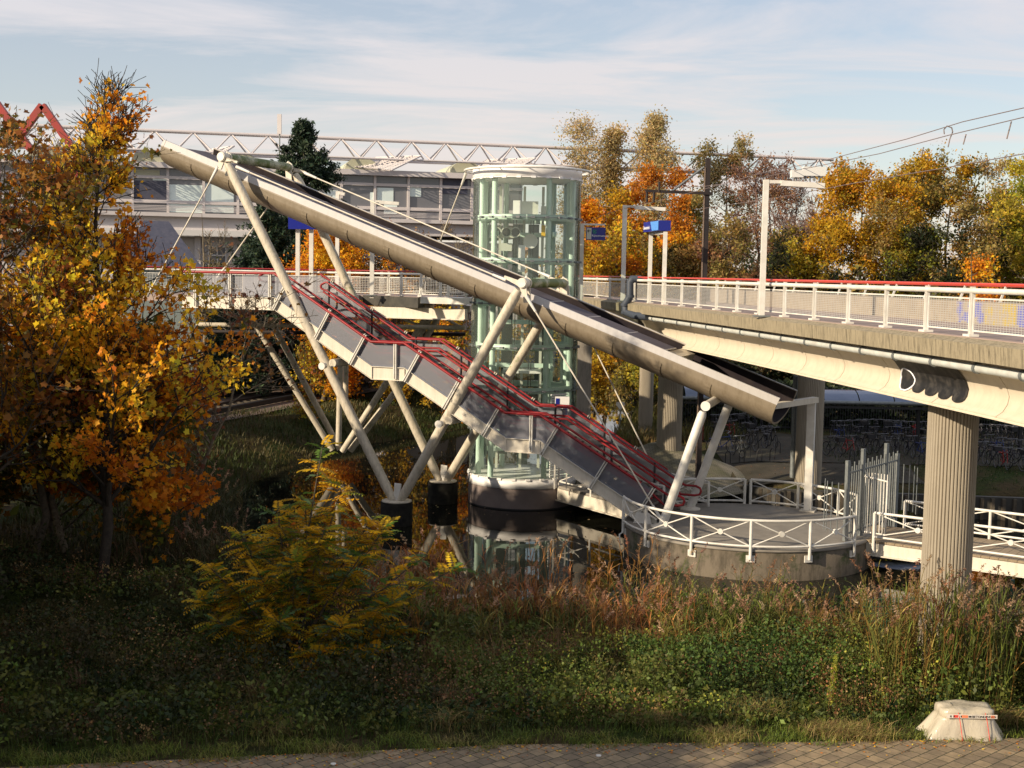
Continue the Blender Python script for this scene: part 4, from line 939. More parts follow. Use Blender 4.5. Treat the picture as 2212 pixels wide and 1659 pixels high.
# pavement in the foreground, running bond slabs laid at an angle
def pavemat():
    mt,nt,b,L = newmat('concrete_slabs'); b.inputs['Roughness'].default_value = .85
    tc = nt.nodes.new('ShaderNodeTexCoord'); mp = nt.nodes.new('ShaderNodeMapping'); mp.inputs['Rotation'].default_value = (0,0,R(-42))
    br = nt.nodes.new('ShaderNodeTexBrick'); br.inputs['Scale'].default_value = 1; br.offset = .5; br.inputs['Brick Width'].default_value = .34; br.inputs['Row Height'].default_value = .32; br.inputs['Mortar Size'].default_value = .012; br.inputs['Mortar Smooth'].default_value = .4
    br.inputs['Color1'].default_value = (.34,.255,.155,1); br.inputs['Color2'].default_value = (.21,.16,.105,1); br.inputs['Mortar'].default_value = (.05,.055,.025,1); br.inputs['Bias'].default_value = 0
    n1 = nt.nodes.new('ShaderNodeTexNoise'); n1.inputs['Scale'].default_value = 3; n1.inputs['Detail'].default_value = 9; n1.inputs['Roughness'].default_value = .7
    r2 = nt.nodes.new('ShaderNodeValToRGB'); e = r2.color_ramp.elements; e[0].position = .3; e[0].color = (.5,.5,.48,1); e[1].position = .65; e[1].color = (1.05,1.03,1,1)
    mx = nt.nodes.new('ShaderNodeMix'); mx.data_type = 'RGBA'; mx.blend_type = 'MULTIPLY'; mx.inputs[0].default_value = 1
    L.new(tc.outputs['Object'],mp.inputs[0]); L.new(mp.outputs[0],br.inputs[0]); L.new(tc.outputs['Object'],n1.inputs[0]); L.new(n1.outputs[0],r2.inputs[0]); L.new(br.outputs[0],mx.inputs[6]); L.new(r2.outputs[0],mx.inputs[7]); L.new(mx.outputs[2],b.inputs['Base Color'])
    bp = nt.nodes.new('ShaderNodeBump'); bp.inputs['Distance'].default_value = .02; bp.inputs['Strength'].default_value = .8; bp.invert = True; L.new(br.outputs['Fac'],bp.inputs['Height']); L.new(bp.outputs[0],b.inputs['Normal']); return mt
e0 = zpt(0,1668,.3); e1 = zpt(1100,1611,.3); e2 = zpt(1700,1606,.3); e3 = zpt(2212,1597,.3)
edge_line = [(-40,e0.y-1.8),(e0.x-1,e0.y),(e1.x,e1.y),(e2.x,e2.y),(e3.x,e3.y),(45,e3.y+.6)]
def edge_y(x): return float(np.interp(x,[p[0] for p in edge_line],[p[1] for p in edge_line]))
pv = [(p[0],p[1],.33) for p in edge_line]
tag(MB().add(pv+[(45,14,.33),(-40,14,.33)],[tuple(range(len(pv)+2))[::-1]]).build('pavement', pavemat()), kind='structure')
bpy.data.objects['pavement'].data.flip_normals()
# bike parking ground: paved apron, cone
def pavers(c1,c2,sc=.2,name='pavers'):
    mt,nt,b,L = newmat(name); b.inputs['Roughness'].default_value = .9
    tc = nt.nodes.new('ShaderNodeTexCoord'); br = nt.nodes.new('ShaderNodeTexBrick'); br.inputs['Scale'].default_value = 1; br.inputs['Brick Width'].default_value = sc; br.inputs['Row Height'].default_value = sc*.5; br.inputs['Mortar Size'].default_value = .01
    br.inputs['Color1'].default_value = (*c1,1); br.inputs['Color2'].default_value = (*c2,1); br.inputs['Mortar'].default_value = (c2[0]*.4,c2[1]*.45,c2[2]*.3,1)
    n1 = nt.nodes.new('ShaderNodeTexNoise'); n1.inputs['Scale'].default_value = .7; n1.inputs['Detail'].default_value = 8
    r2 = nt.nodes.new('ShaderNodeValToRGB'); e = r2.color_ramp.elements; e[0].position = .35; e[0].color = (.45,.5,.35,1); e[1].position = .6; e[1].color = (1,1,1,1)
    mx = nt.nodes.new('ShaderNodeMix'); mx.data_type = 'RGBA'; mx.blend_type = 'MULTIPLY'; mx.inputs[0].default_value = 1
    L.new(tc.outputs['Object'],br.inputs[0]); L.new(tc.outputs['Object'],n1.inputs[0]); L.new(n1.outputs[0],r2.inputs[0]); L.new(br.outputs[0],mx.inputs[6]); L.new(r2.outputs[0],mx.inputs[7]); L.new(mx.outputs[2],b.inputs['Base Color']); return mt
M['pavers'] = pavers((.065,.05,.03),(.045,.034,.022))  # colours darkened to stand for the bridge's shade over the parking
M['cone'] = pavers((.28,.24,.18),(.21,.18,.135),.25,'cone_pavers')
# slab lies on sloping bank: follow ground
def drape(name, x0,x1,y0,y1, mat_, lift=.012, nx=30, ny=20, kind='structure'):
    X,Y = np.meshgrid(np.linspace(x0,x1,nx),np.linspace(y0,y1,ny)); Zg = ground_z(X,Y)+lift
    Vv = np.stack([X,Y,Zg],-1).reshape(-1,3); I = np.arange(nx*ny).reshape(ny,nx); Ff = np.stack([I[:-1,:-1],I[:-1,1:],I[1:,1:],I[1:,:-1]],-1).reshape(-1,4)
    o = np_mesh(name, Vv, [Ff], mat_, smooth=True); tag(o, kind=kind); return o
drape('bicycle_parking_paving', 10.5,34,62.5,74, M['pavers'], .03)
drape('quay_paving', 9.2,19,58.6,62.3, M['pavers'], .03)
cc = Vector((cC.x-.2,cC.y+.5,0)); b = MB(); ring = []
nn = 40; vs = [(cc.x,cc.y,2.5)]
for q in range(nn):
    a = 2*PI*q/nn; rr = 5.2 if math.cos(a) > .2 else 4.4
    vs.append((cc.x+math.cos(a)*.7,cc.y+math.sin(a)*.7,2.5)); 
for q in range(nn):
    a = 2*PI*q/nn; rr = 5.0+.6*math.sin(2*a); x = cc.x+math.cos(a)*rr; y = cc.y+math.sin(a)*rr; vs.append((x,y,.7))
fs = [(0,1+q,1+(q+1)%nn) for q in range(nn)]+[(1+q,1+nn+q,1+nn+(q+1)%nn,1+(q+1)%nn) for q in range(nn)]
b.add(vs,fs,True); tag(b.build('paved_cone', M['cone']),'low paved cone around the foot of a ribbed column','mound')
# ------------------------------------------------------------------ rail tracks
def zline(pts_, z): return [zpt(x,y,z) for x,y in pts_]
ctr1 = [Vector(v) for v in ((-24,66,0),(-19.5,77,0),(-15.6,90,0),(-10,105,0),(0,124,0),(14,146,0),(32,168,0))]
ctr2 = [Vector((p.x-4.6,p.y+2.2,0)) for p in ctr1]
def offs(pts_, o):
    out = []
    for i,p in enumerate(pts_):
        d = (pts_[min(i+1,len(pts_)-1)]-pts_[max(i-1,0)]).normalized(); out.append(p+Vector((-d.y,d.x,0))*o)
    return out
mid = [(a+c)/2 for a,c in zip(ctr1,ctr2)]
b = MB(); l_ = offs(mid,6.0); r_ = offs(mid,-6.0)
b.add([p+Z*1.62 for p in l_]+[p+Z*1.62 for p in r_],[(i,i+1,len(l_)+i+1,len(l_)+i) for i in range(len(l_)-1)]); o = b.build('railway_bed', M['ballast_litedge']); tag(o, kind='structure'); o.data.flip_normals()
for ctr,lb_ in ((ctr1,'nearer dark railway track curving away under the walkway'),(ctr2,'farther dark railway track beside the grass strip')):
    t = thing('railway_track', lb_, 'track', ctr[0]+Z*1.6, 'railway tracks')
    for o_ in (-.75,.75): MB().tube([p+Z*1.8 for p in offs(ctr,o_)],.09,6).build('rail', M['rail'], t)
    for o_ in (-1.5,): MB().sweep([(p+Z*1.85,Vector((1,0,0)),Z) for p in offs(ctr,o_)],[(-.15,-.15),(.15,-.15),(.15,.15),(-.15,.15)]).build('third_rail', M['black'], t)
    b = MB()
    for a,c in zip(ctr,ctr[1:]):
        n = int((c-a).length/.9); d = (c-a).normalized(); pn = Vector((-d.y,d.x,0))
        for i in range(n): p = a+(c-a)*i/n; b.beam(p-pn*1.2+Z*1.68,p+pn*1.2+Z*1.68,.25,.12)
    b.build('sleepers', M['bark'], t)
cb_ = offs(ctr2,2.6); tag(MB().sweep([(p+Z*1.7,Vector((1,0,0)),Z) for p in cb_],[(-.15,-.1),(.15,-.1),(.15,.1),(-.15,.1)]).build('kerb', M['conc']), kind='structure')
# ------------------------------------------------------------------ station building behind
BY = 112.0
ba = dpt(-160,338,106); bb_ = dpt(1130,388,118)      # roof line of the facade
bd_ = Vector((bb_.x-ba.x,bb_.y-ba.y,0)); BL = bd_.length; bd_.normalize(); bn = Vector((bd_.y,-bd_.x,0))   # bn towards camera
B0 = Vector((ba.x,ba.y,0)); RZ = 19.1
def bpnt(u, z, o=0): return B0+bd_*u+bn*o+Z*z
def ub_(px, py=400):
    r = ray(px,py); k_ = (B0-CAM).dot(bn)/r.dot(bn); p = CAM+r*k_; return (p-B0).dot(bd_), p.z
sb = thing('station_building', 'long glass fronted station building with white roof truss beyond the walkway', 'building', B0+bd_*BL/2+Z*1.5)
def bbox(b,u0,u1,z0,z1,o0,o1): b.hexa([bpnt(u0,z0,o1),bpnt(u1,z0,o1),bpnt(u1,z0,o0),bpnt(u0,z0,o0),bpnt(u0,z1,o1),bpnt(u1,z1,o1),bpnt(u1,z1,o0),bpnt(u0,z1,o0)])
_,zr0 = ub_(400,353); _,zr1 = ub_(400,365); _,zs0 = ub_(400,461); _,zs1 = ub_(400,469); _,zw = ub_(400,497); _,zl = ub_(400,509)
print('bldg', zr0,zr1,zs0,zs1,zw,zl,BL)
b = MB(); bbox(b,0,BL,zr1,zr0,.6,-14); b.build('roof', M['fagrey'], sb)
b = MB(); bbox(b,0,BL,zs0,zr1,-.15,-13); core = b.build('glazing', M['glassdark'], sb)
b = MB(); bbox(b,0,BL,zs1,zs0,.9,-13); b.build('balcony_slab', M['fagrey'], sb)
b = MB(); bbox(b,0,BL,zw,zs1,.3,-13); b.build('wall', M['fagrey'], sb)
u_r,_ = ub_(520,500); b = MB(); bbox(b,0,u_r+1,zl,zw,.8,-.5); b.build('ledge', M['fawhite'], sb)
b = MB(); bbox(b,0,BL,1.3,zl,-1.2,-13); b.build('wall', M['fagrey'], sb)
for px in (455,): 
    u0,_ = ub_(452); u1,_ = ub_(487); _,za0 = ub_(455,572); _,za1 = ub_(455,533)
    b = MB(); bbox(b,u0,u1,za0-1,za1,-1.0,-1.2); wp = b.build('window', M['glassdark'], sb)
    b = MB(); um = (u0+u1)/2
    for ua,uc,zc,zd_ in ((u0,u1,za1,za1+.12),(um-.06,um+.06,za0-1,za1),(u0-.1,u0,za0-1,za1),(u1,u1+.1,za0-1,za1),(u0,u1,(za0+za1)/2,(za0+za1)/2+.1)): bbox(b,ua,uc,zc,zd_,-.85,-1.0)
    b.build('window_frame', M['fawhite'], wp)
for px in (300,420,520,610,730,830): 
    u0,_ = ub_(px); b = MB(); bbox(b,u0,u0+.5,1.3,zl,-.6,-1.1); b.build('pillar', M['fagrey'], sb)
# mullions and transoms of the glass front
xs_m = [60,135,210,286,362.6,440,514,590,665,738,810,882.6,952.6,1020,1085]
for px in xs_m:
    u0,_ = ub_(px); b = MB(); bbox(b,u0-.11,u0+.11,zs0,zr1,.06,-.15); b.build('mullion', M['truss'], sb)
for py,th in ((384.5,.12),(437,.14)):
    _,z = ub_(400,py); b = MB(); bbox(b,0,BL,z-th,z+th,.03,-.15); b.build('transom', M['truss'], sb)
# opaque panes painted pale for sky light showing through the glass front
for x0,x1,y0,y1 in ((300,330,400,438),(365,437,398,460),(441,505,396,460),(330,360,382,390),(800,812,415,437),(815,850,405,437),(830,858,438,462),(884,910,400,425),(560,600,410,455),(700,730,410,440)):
    u0,z1_ = ub_(x0,y0); u1,z0_ = ub_(x1,y1); b = MB(); bbox(b,u0,u1,z0_,z1_,-.10,-.15); b.build('pane', M['glass_skytone'], core)
for x0,x1,y0,y1 in ((288,361,389,432),(955,1010,385,420)):
    u0,z1_ = ub_(x0,y0); u1,z0_ = ub_(x1,y1); b = MB(); bbox(b,u0,u1,z0_,z1_,-.08,-.15); b.build('pane', M['roofdark'], core)
for x0,x1,y0,y1 in ((292,345,366,380),(320,362,378,384),(850,900,368,378),(960,1010,372,386),(760,800,366,372)):
    u0,z1_ = ub_(x0,y0); u1,z0_ = ub_(x1,y1); b = MB(); bbox(b,u0,u1,z0_,z1_,-.09,-.15); b.build('pane', M['vent'], core)
rl = MB()
for py in (440,447,450,453,456): _,z = ub_(400,py); rl.beam(bpnt(0,z,.85),bpnt(BL,z,.85),.05,.05)
rl.build('balcony_rail', M['truss'], sb)
# arched vents
for px in (100,210,323,520,780,1005):
    u0,_ = ub_(px); b = MB(); rr = 1.45; vs = []; n = 16
    for o_ in (.3,-9): 
        for q in range(n+1): a = PI*q/n; vs.append(bpnt(u0+math.cos(a)*rr,zr0+math.sin(a)*rr*.75,o_))
    b.add(vs,[(q+1,q,n+1+q,n+2+q) for q in range(n)]+[tuple(range(n+1)),tuple(range(n+1,2*n+2))[::-1]]); b.build('roof_vent', M['vent'], sb)
# roof truss
ta_ = dpt(-150,262,104); tb_ = dpt(1800,344.5,128)
NT = 26; rt_ = thing('roof_truss', 'long white triangular lattice truss over the station roof', 'truss', (0,115,19))
def tp_(u, dz=0, o=0):
    d_ = (tb_-ta_); h = Vector((d_.x,d_.y,0)).normalized(); nn_ = Vector((h.y,-h.x,0)); return ta_+d_*u+Z*dz+nn_*o
MB().tube([tp_(0),tp_(1)],.16,8).build('top_chord', M['truss'], rt_)
MB().tube([tp_(0,-1.7,1.1),tp_(1,-1.7,1.1)],.1,8).build('bottom_chord', M['truss'], rt_); MB().tube([tp_(0,-1.7,-1.1),tp_(1,-1.7,-1.1)],.1,8).build('bottom_chord', M['truss'], rt_)
for i in range(NT):
    for o_ in (1.1,-1.1):
        MB().tube([tp_((i+.5)/NT),tp_(i/NT,-1.7,o_)],.07,6).build('diagonal', M['truss'], rt_); MB().tube([tp_((i+.5)/NT),tp_((i+1)/NT,-1.7,o_)],.07,6).build('diagonal', M['truss'], rt_)
# sloping lattice shades
def shade(px0,px1,yb,yt,lab,flip=1):
    u0,zb0 = ub_(px0,yb); u1,_ = ub_(px1,yb); _,zt0 = ub_(px0,yt); g = thing('lattice_shade', lab, 'roof shade', bpnt((u0+u1)/2,zb0,0), 'lattice shades on the roof')
    um = (u0+u1)/2; w = (u1-u0)
    A = [bpnt(u0,zb0+.2,0),bpnt(um,zb0-.3,3.2),bpnt(u1,zt0,1.0),bpnt(um-w*.1,zt0,-2.5)]
    C_ = [bpnt(u0,zt0,0),bpnt(um,zb0+.2,2.8),bpnt(um,zt0,-2)]
    b = MB()
    for i in range(5): b.tube([A[i%4],A[(i+1)%4]],.07,6)
    b.build('frame', M['truss'], g)
    b = MB()
    for q in range(1,12): t = q/12; b.tube([A[0]+(A[3]-A[0])*t,A[1]+(A[2]-A[1])*t],.045,5)
    for q in range(1,8): t = q/8; b.tube([A[0]+(A[1]-A[0])*t,A[3]+(A[2]-A[3])*t],.035,5)
    b.build('louvres', M['truss'], g)
shade(182,262,344,308,'lattice shade behind the bare twigs of the orange maple')
shade(428,505,338,315,'small lattice shade just above the top end of the trough')
shade(760,905,364,333,'wide lattice shade right of the dark conifer')
shade(1008,1150,372,338,'lattice shade directly behind the lift roof')
an = dpt(604,300,108); g = thing('antenna', 'grey panel antenna standing on the roof left of the conifer', 'antenna', (an.x,an.y,19)); at = dpt(604,247,108); al = dpt(604,290,108)
MB().tube([(an.x,an.y,18.5),(an.x,an.y,at.z)],.06,6).build('pole', M['galv'], g); MB().box((an.x,an.y-.1,(at.z+al.z)/2),(.34,.2,at.z-al.z)).build('panel', M['fagrey'], g)
# slate roofed hut
h0 = dpt(420,555,86); g = thing('slate_hut', 'small building with dark slate roof half hidden by the orange maple', 'building', (h0.x,h0.y,1.5))
hx,hy = h0.x-2.5,h0.y; MB().box((hx,hy,5.9),(4.6,4.4,9),R(20)).build('wall', M['hutwall'], g)
zt__ = dpt(380,478,86).z; b = MB(); c_,s_ = math.cos(R(20)),math.sin(R(20))
def hp(x,y,z): return Vector((hx+x*c_-y*s_,hy+x*s_+y*c_,z))
b.add([hp(-2.7,-2.6,10.4),hp(2.7,-2.6,10.4),hp(2.7,2.6,10.4),hp(-2.7,2.6,10.4),hp(-.8,0,zt__),hp(.8,0,zt__)],[(0,1,5,4),(1,2,5),(2,3,4,5),(3,0,4),(0,3,2,1)]); b.build('roof', M['roofdark'], g)
# white gabled shed roof behind bare trees
h0 = dpt(965,480,98); g = thing('shed', 'pale sheet roofed shed behind the bare trees left of the lift', 'building', (h0.x,h0.y,1.5))
MB().box((h0.x,h0.y+2,5.2),(8,5,8)).build('wall', M['fagrey'], g); b = MB(); b.add([(h0.x-4.5,h0.y-1,9.0),(h0.x+5,h0.y-1,12.2),(h0.x+5,h0.y+5,12.2),(h0.x-4.5,h0.y+5,9.0)],[(0,1,2,3)]); b.add([(h0.x-4.5,h0.y-1,8.8),(h0.x+5,h0.y-1,8.8),(h0.x+5,h0.y-1,12.1)],[(0,1,2)]); b.build('roof', M['cover'], g)
# zigzag red steel structure at far left
g = thing('red_zigzag_frame', 'red zigzag steel beams rising behind the left treetop', 'steel frame', dpt(60,600,100)); zp = [dpt(x,y,100) for x,y in ((-60,330),(-2,212),(62,315),(95,228),(165,340),(230,230+110))]
b = MB()
for (x0,y0),(x1,y1) in (((-8,222),(66,322)),((38,300),(92,228)),((92,228),(168,335))): MB().beam(dpt(x0,y0,100),dpt(x1,y1,100),.5,.5,up=Vector((0,1,0))).build('beam', M['redbeam'], g)
for x in (168,-12): p = dpt(x,330,100); MB().beam(p,Vector((p.x,p.y,1.4)),.6,.6,up=Vector((0,1,0))).build('leg', M['redbeam'], g)
# ------------------------------------------------------------------ bicycle parking
def make_bike(frame_mat, loc, rz, label, basket=False, box_=None):
    g = thing('bicycle', label, 'bicycle', loc, 'parked bicycles', rz)
    for x in (-.53,.53):
        w = MB().tube([(x+math.cos(a)*.34,0,.35+math.sin(a)*.34) for a in np.linspace(0,2*PI,18,endpoint=False)],.019,5,closed=True).build('wheel', M['rubber'], g, local=True)
        b = MB().tube([(x+math.cos(a)*.32,0,.35+math.sin(a)*.32) for a in np.linspace(0,2*PI,18,endpoint=False)],.011,4,closed=True)
        for q in range(8): a = PI*2*q/8; b.tube([(x,0,.35),(x+math.cos(a)*.32,0,.35+math.sin(a)*.32)],.003,3,cap=False)
        b.build('rim', M['chrome'], w, local=True)
    b = MB(); bbk,seat,head = (-.05,0,.3),(-.22,0,.78),(.36,0,.82)
    for p,q in ((bbk,(-.25,0,.88)),(bbk,(.34,0,.62)),(seat,head),((-.53,0,.35),bbk),((-.53,0,.35),seat),((.33,0,.95),(.53,0,.35))): b.tube([p,q],.020,6)
    b.box((-.5,0,.73),(.38,.13,.02)); b.tube([(-.05,-.1,.22),(-.05,.1,.38)],.012,5)
    b.build('frame', M[frame_mat], g, local=True)
    MB().tube([(.33,0,.95),(.32,0,1.05),(.34,0,1.08)],.014,6).tube([(.12,-.3,1.02),(.22,-.29,1.08),(.35,-.16,1.10),(.35,0,1.08),(.35,.16,1.10),(.22,.29,1.08),(.12,.3,1.02)],.016,6).build('handlebar', M['chrome'], g, local=True)
    MB().sweep([(Vector((-.40,0,.94)),Vector((0,1,0)),Z),(Vector((-.32,0,.95)),Vector((0,1,0)),Z),(Vector((-.12,0,.94)),Vector((0,1,0)),Z)],[(-.08,-.02),(.08,-.02),(.07,.03),(-.07,.03)]).build('saddle', M['black'], g, local=True)
    lm = MB().box((.42,0,.86),(.07,.06,.06)).build('headlight', M['chrome'], g, local=True)
    if basket:
        b = MB()
        for z in (.8,.9,1.0): s_=.16+.05*(z-.8)/.2; b.tube([(.62-s_,-s_,z),(.62+s_,-s_,z),(.62+s_,s_,z),(.62-s_,s_,z)],.012,4,closed=True)
        b.box((.62,0,.78),(.32,.32,.02)); b.build('basket', M['chrome'], g, local=True)
    if box_: MB().box((.66,0,.95),(.34,.36,.22)).build('crate', M[box_], g, local=True)
    return g
protos = {}
def bike(kind, loc, rz, label):
    if kind not in protos:
        k_ = kind.split('+'); protos[kind] = make_bike(k_[0], loc, rz, label, 'basket' in k_, 'black' if 'crate' in k_ else None); return protos[kind]
    p = protos[kind]; c = p.copy(); col.objects.link(c); c.location = loc; c.rotation_euler = (0,0,rz); c['label'] = label
    for ch in list(p.children):
        q = ch.copy(); col.objects.link(q); q.parent = c
        for gch in ch.children: r_ = gch.copy(); col.objects.link(r_); r_.parent = q
    return c
rr = random.Random(5); bi = 0
where = [('under the low trough end',[(1545,955,1),(1560,978,0),(1578,950,1),(1592,985,0),(1607,958,1),(1622,975,1),(1640,968,0),(1655,962,0),(1668,965,1)]),
         ('between square post and near column',[(1797,985,0),(1815,960,1),(1832,983,1),(1850,962,0),(1868,980,0),(1885,963,0),(1902,985,1),(1918,965,0),(1935,985,0),(1950,968,0),(1964,990,1),(1979,970,0),(1993,992,0)]),
         ('right of near ribbed column',[(2118,1000,0),(2130,985,1),(2143,1008,0),(2156,990,0),(2168,1012,0),(2180,992,1),(2193,1014,0),(2205,995,0),(2218,1015,0)])]
kinds = ['bikedark','bikedark','bikedark+crate','bikedark','bikedark+basket','bikedark','bikeblue','bikedark+crate','bikedark','bikedark','bikered']
cols_ = {'bikedark':'black bicycle','bikedark+crate':'black bicycle with front crate','bikeblue':'dark blue bicycle','bikedark+basket':'black bicycle with wire basket','bikered':'dark red bicycle','bikegreen':'green framed bicycle'}
spots = []
for wlabel,lst in where:
    n_ = len(lst)
    for i,(px,py,t_) in enumerate(lst):
        p = zpt(px,py+2,1.45); kd = kinds[(i*4+len(wlabel))%len(kinds)] if not (px == 1640) else 'bikedark+basket'
        z = gz(p.x,p.y)+.03; spots.append((p,z))
        ordn = ['first','second','third','fourth','fifth','sixth','seventh','eighth','ninth','tenth','eleventh','twelfth','thirteenth'][i]
        bike(kd,(p.x,p.y,z),R(-82+rr.uniform(-14,14)) if not(px==1560) else R(10), f"{cols_[kd]} {wlabel}, {ordn} from left")
ordn2 = ['first','second','third','fourth','fifth','sixth','seventh','eighth','ninth','tenth','eleventh','twelfth']
for wlabel,x0,x1,n_,yb in (('in back rack left of rear column',1530,1672,8,935),('in back rack under the glass roof',1795,2003,12,950),('in back rack right of near column',2116,2218,6,962)):
    for i in range(n_):
        px = x0+(x1-x0)*(i+.5)/n_+rr.uniform(-3,3); p = zpt(px,yb,1.5); kd = kinds[(i*2+1)%len(kinds)]
        bike(kd,(p.x,p.y,gz(p.x,p.y)+.03),R(-90+rr.uniform(-10,10)), f"{cols_[kd]} {wlabel}, {ordn2[i]} from left")
# bicycle hoops
hoop0 = None
for i,(px,py) in enumerate(((1537,990),(1572,1000),(1602,1003),(1615,990),(1640,1003),(1668,1000),(1680,985),(1990,1012),(1840,1003),(2010,1010))):
    p = zpt(px,py,1.4); z = gz(p.x,p.y)
    if hoop0 is None:
        hoop0 = MB().tube([(-.12,0,0),(-.12,0,.5),(-.05,0,.62),(.05,0,.62),(.12,0,.5),(.12,0,0)],.022,6).build('bicycle_stand', M['black']); o = hoop0
    else: o = hoop0.copy(); col.objects.link(o)
    o.location = (p.x,p.y,z); tag(o,'empty black bicycle hoop at the front of the racks','bicycle stand','empty bicycle stands')
# shelters
def shelter(x0,x1,y_, zt, depth, label):
    g = thing('bicycle_shelter', label, 'shelter', ((x0+x1)/2,y_,1.5), 'bicycle shelters'); n = max(2,int((x1-x0)/1.8)); nseg = 8
    for i in range(n):
        b = MB(); xa = x0+(x1-x0)*i/n+.03; xb = x0+(x1-x0)*(i+1)/n-.03; vs = []
        for x in (xa,xb):
            for q in range(nseg+1): a = PI*(.12+.62*q/nseg); vs.append((x,y_+depth/2-math.cos(a)*depth/2,zt-.75+math.sin(a)*.9))
        b.add(vs,[(q,q+1,nseg+2+q,nseg+1+q) for q in range(nseg)],True); b.build('roof_pane', M['shelterglass'], g)
    a0 = PI*.12; yf = y_+depth/2-math.cos(a0)*depth/2; zf = zt-.75+math.sin(a0)*.9
    MB().tube([(x0-.2,yf-.05,zf),(x1+.2,yf-.05,zf)],.1,8).build('gutter', M['galv'], g)
    b = MB().beam(Vector((x0,yf+.1,zf-.25)),Vector((x1,yf+.1,zf-.25)),.1,.12); b.build('front_beam', M['black'], g)
    for i in range(0,n+1,3):
        x = x0+(x1-x0)*i/n; MB().box((x,y_+depth*.75,(1.4+zf)/2),(.16,.16,zf-1.4)).build('post', M['black'], g)
        MB().beam(Vector((x,y_+depth*.75,zf-.05)),Vector((x,yf,zf-.05)),.1,.14).build('bracket', M['black'], g)
s0 = dpt(1782,870,66); s1 = dpt(2240,870,66); zt_s = dpt(1900,850,67).z
shelter(s0.x,s1.x,66.0,zt_s,2.6,'long blue grey curved glass bicycle shelter under the cream fairing')
s0 = dpt(1478,850,70); s1 = dpt(1580,850,70); shelter(s0.x,s1.x,69.5,dpt(1520,842,70).z,2.2,'short pale edged bicycle shelter behind the lower trough')
# dark railings behind the bikes
b = MB(); g = thing('bar_fence', 'tall black vertical bar fence behind the parked bicycles', 'fence', (20,75,1.5)); x = dpt(1475,900,75).x; xe = dpt(2260,900,75).x
b.beam(Vector((x,75,1.8)),Vector((xe,75,1.8)),.05,.05); b.beam(Vector((x,75,3.9)),Vector((xe,75,3.9)),.05,.05)
xx_ = x
while xx_ < xe: b.box((xx_,75,2.8),(.03,.03,2.6)); xx_ += .15
b.build('bars', M['black'], g)
r_h = np.random.default_rng(404)
# red post, grey poles, bench, tiny sign
p = zpt(1514,952,1.5); tp = dpt(1519,836,p.y); tag(MB().tube([(p.x,p.y,1.4),(p.x,p.y,tp.z)],.13,12).build('red_post', M['red']),'round red post behind the short white legs','post')
p = zpt(1711,1035,1.2); tp = dpt(1716,812,p.y); tag(MB().tube([(p.x,p.y,1.0),(p.x,p.y,tp.z)],.12,12).build('grey_pole', M['galv']),'thin grey pole left of the shaded ribbed column','pole')
bp_ = dpt(1835,846,92); g = thing('bench', 'white slatted bench on the slope above the shelter roof', 'bench', (bp_.x,bp_.y,bp_.z-.6))
b = MB()
for i in range(5): b.box((bp_.x-.6+i*.02,bp_.y+.3,bp_.z-.05+i*.13),(1.9,.04,.09),R(-15))
b.build('backrest', M['whitec'], g); b = MB()
for i in range(4): b.box((bp_.x+.1+i*.12,bp_.y-.3*i*.4,bp_.z-.15),(1.9,.1,.04),R(-15))
b.build('seat', M['whitec'], g)
for dx in (-.7,.9): MB().box((bp_.x+dx,bp_.y,bp_.z-1.4),(.08,.5,2.4)).build('leg', M['galv'], g)
p = zpt(1338,950,.6); g = thing('heart_sign', 'small pale heart shaped sign on a thin stake by the water', 'sign', (p.x,p.y,.4)); tp = dpt(1341,875,p.y)
MB().tube([(p.x,p.y,0),(p.x,p.y,tp.z)],.04,6).build('stake', M['galv'], g); MB().prism([(p.x-.0,-.03),(p.x,.03)],0,1) if False else None
hb = MB(); hv = [Vector((p.x+s*.3*x_,p.y-.06,tp.z+.3*y_)) for s,x_,y_ in ((1,0,-1),(1,.9,.1),(1,.75,.6),(1,.35,.65),(1,0,.35),(-1,.35,.65),(-1,.75,.6),(-1,.9,.1))]
hb.add(hv+[v+Vector((0,.05,0)) for v in hv],[tuple(range(8))[::-1],tuple(range(8,16))]+[(i,(i+1)%8,8+(i+1)%8,8+i) for i in range(8)]); hb.build('face', M['whitec'], g)
# ------------------------------------------------------------------ wrapped bundle on the verge, lids, green fence
wb = zpt(2083,1586,.3); g = thing('wrapped_bundle', 'white plastic wrapped bundle with printed tape on the grass verge', 'bundle', (wb.x,wb.y,.28))
def wrapmat():
    mt,nt,b,L = newmat('plastic_wrap'); b.inputs['Base Color'].default_value = (.44,.39,.30,1); b.inputs['Roughness'].default_value = .28; b.inputs['Specular IOR Level'].default_value = .6
    tc = nt.nodes.new('ShaderNodeTexCoord'); mp = nt.nodes.new('ShaderNodeMapping'); mp.inputs['Scale'].default_value = (1,1,.5); n = nt.nodes.new('ShaderNodeTexNoise'); n.inputs['Scale'].default_value = 7; n.inputs['Detail'].default_value = 4; n.inputs['Distortion'].default_value = .8
    bp = nt.nodes.new('ShaderNodeBump'); bp.inputs['Strength'].default_value = .5; bp.inputs['Distance'].default_value = .04; L.new(tc.outputs['Object'],mp.inputs[0]); L.new(mp.outputs[0],n.inputs[0]); L.new(n.outputs[0],bp.inputs['Height']); L.new(bp.outputs[0],b.inputs['Normal']); return mt
rows = [(0,.82,.50),(.05,.80,.48),(.25,.67,.43),(.42,.58,.39),(.46,.55,.36),(.49,.57,.375),(.58,.575,.38),(.63,.56,.37),(.655,.47,.30),(.665,.3,.2)]
nq = 56; vs = []; r2 = random.Random(3); ph = [r2.uniform(0,6) for _ in range(5)]
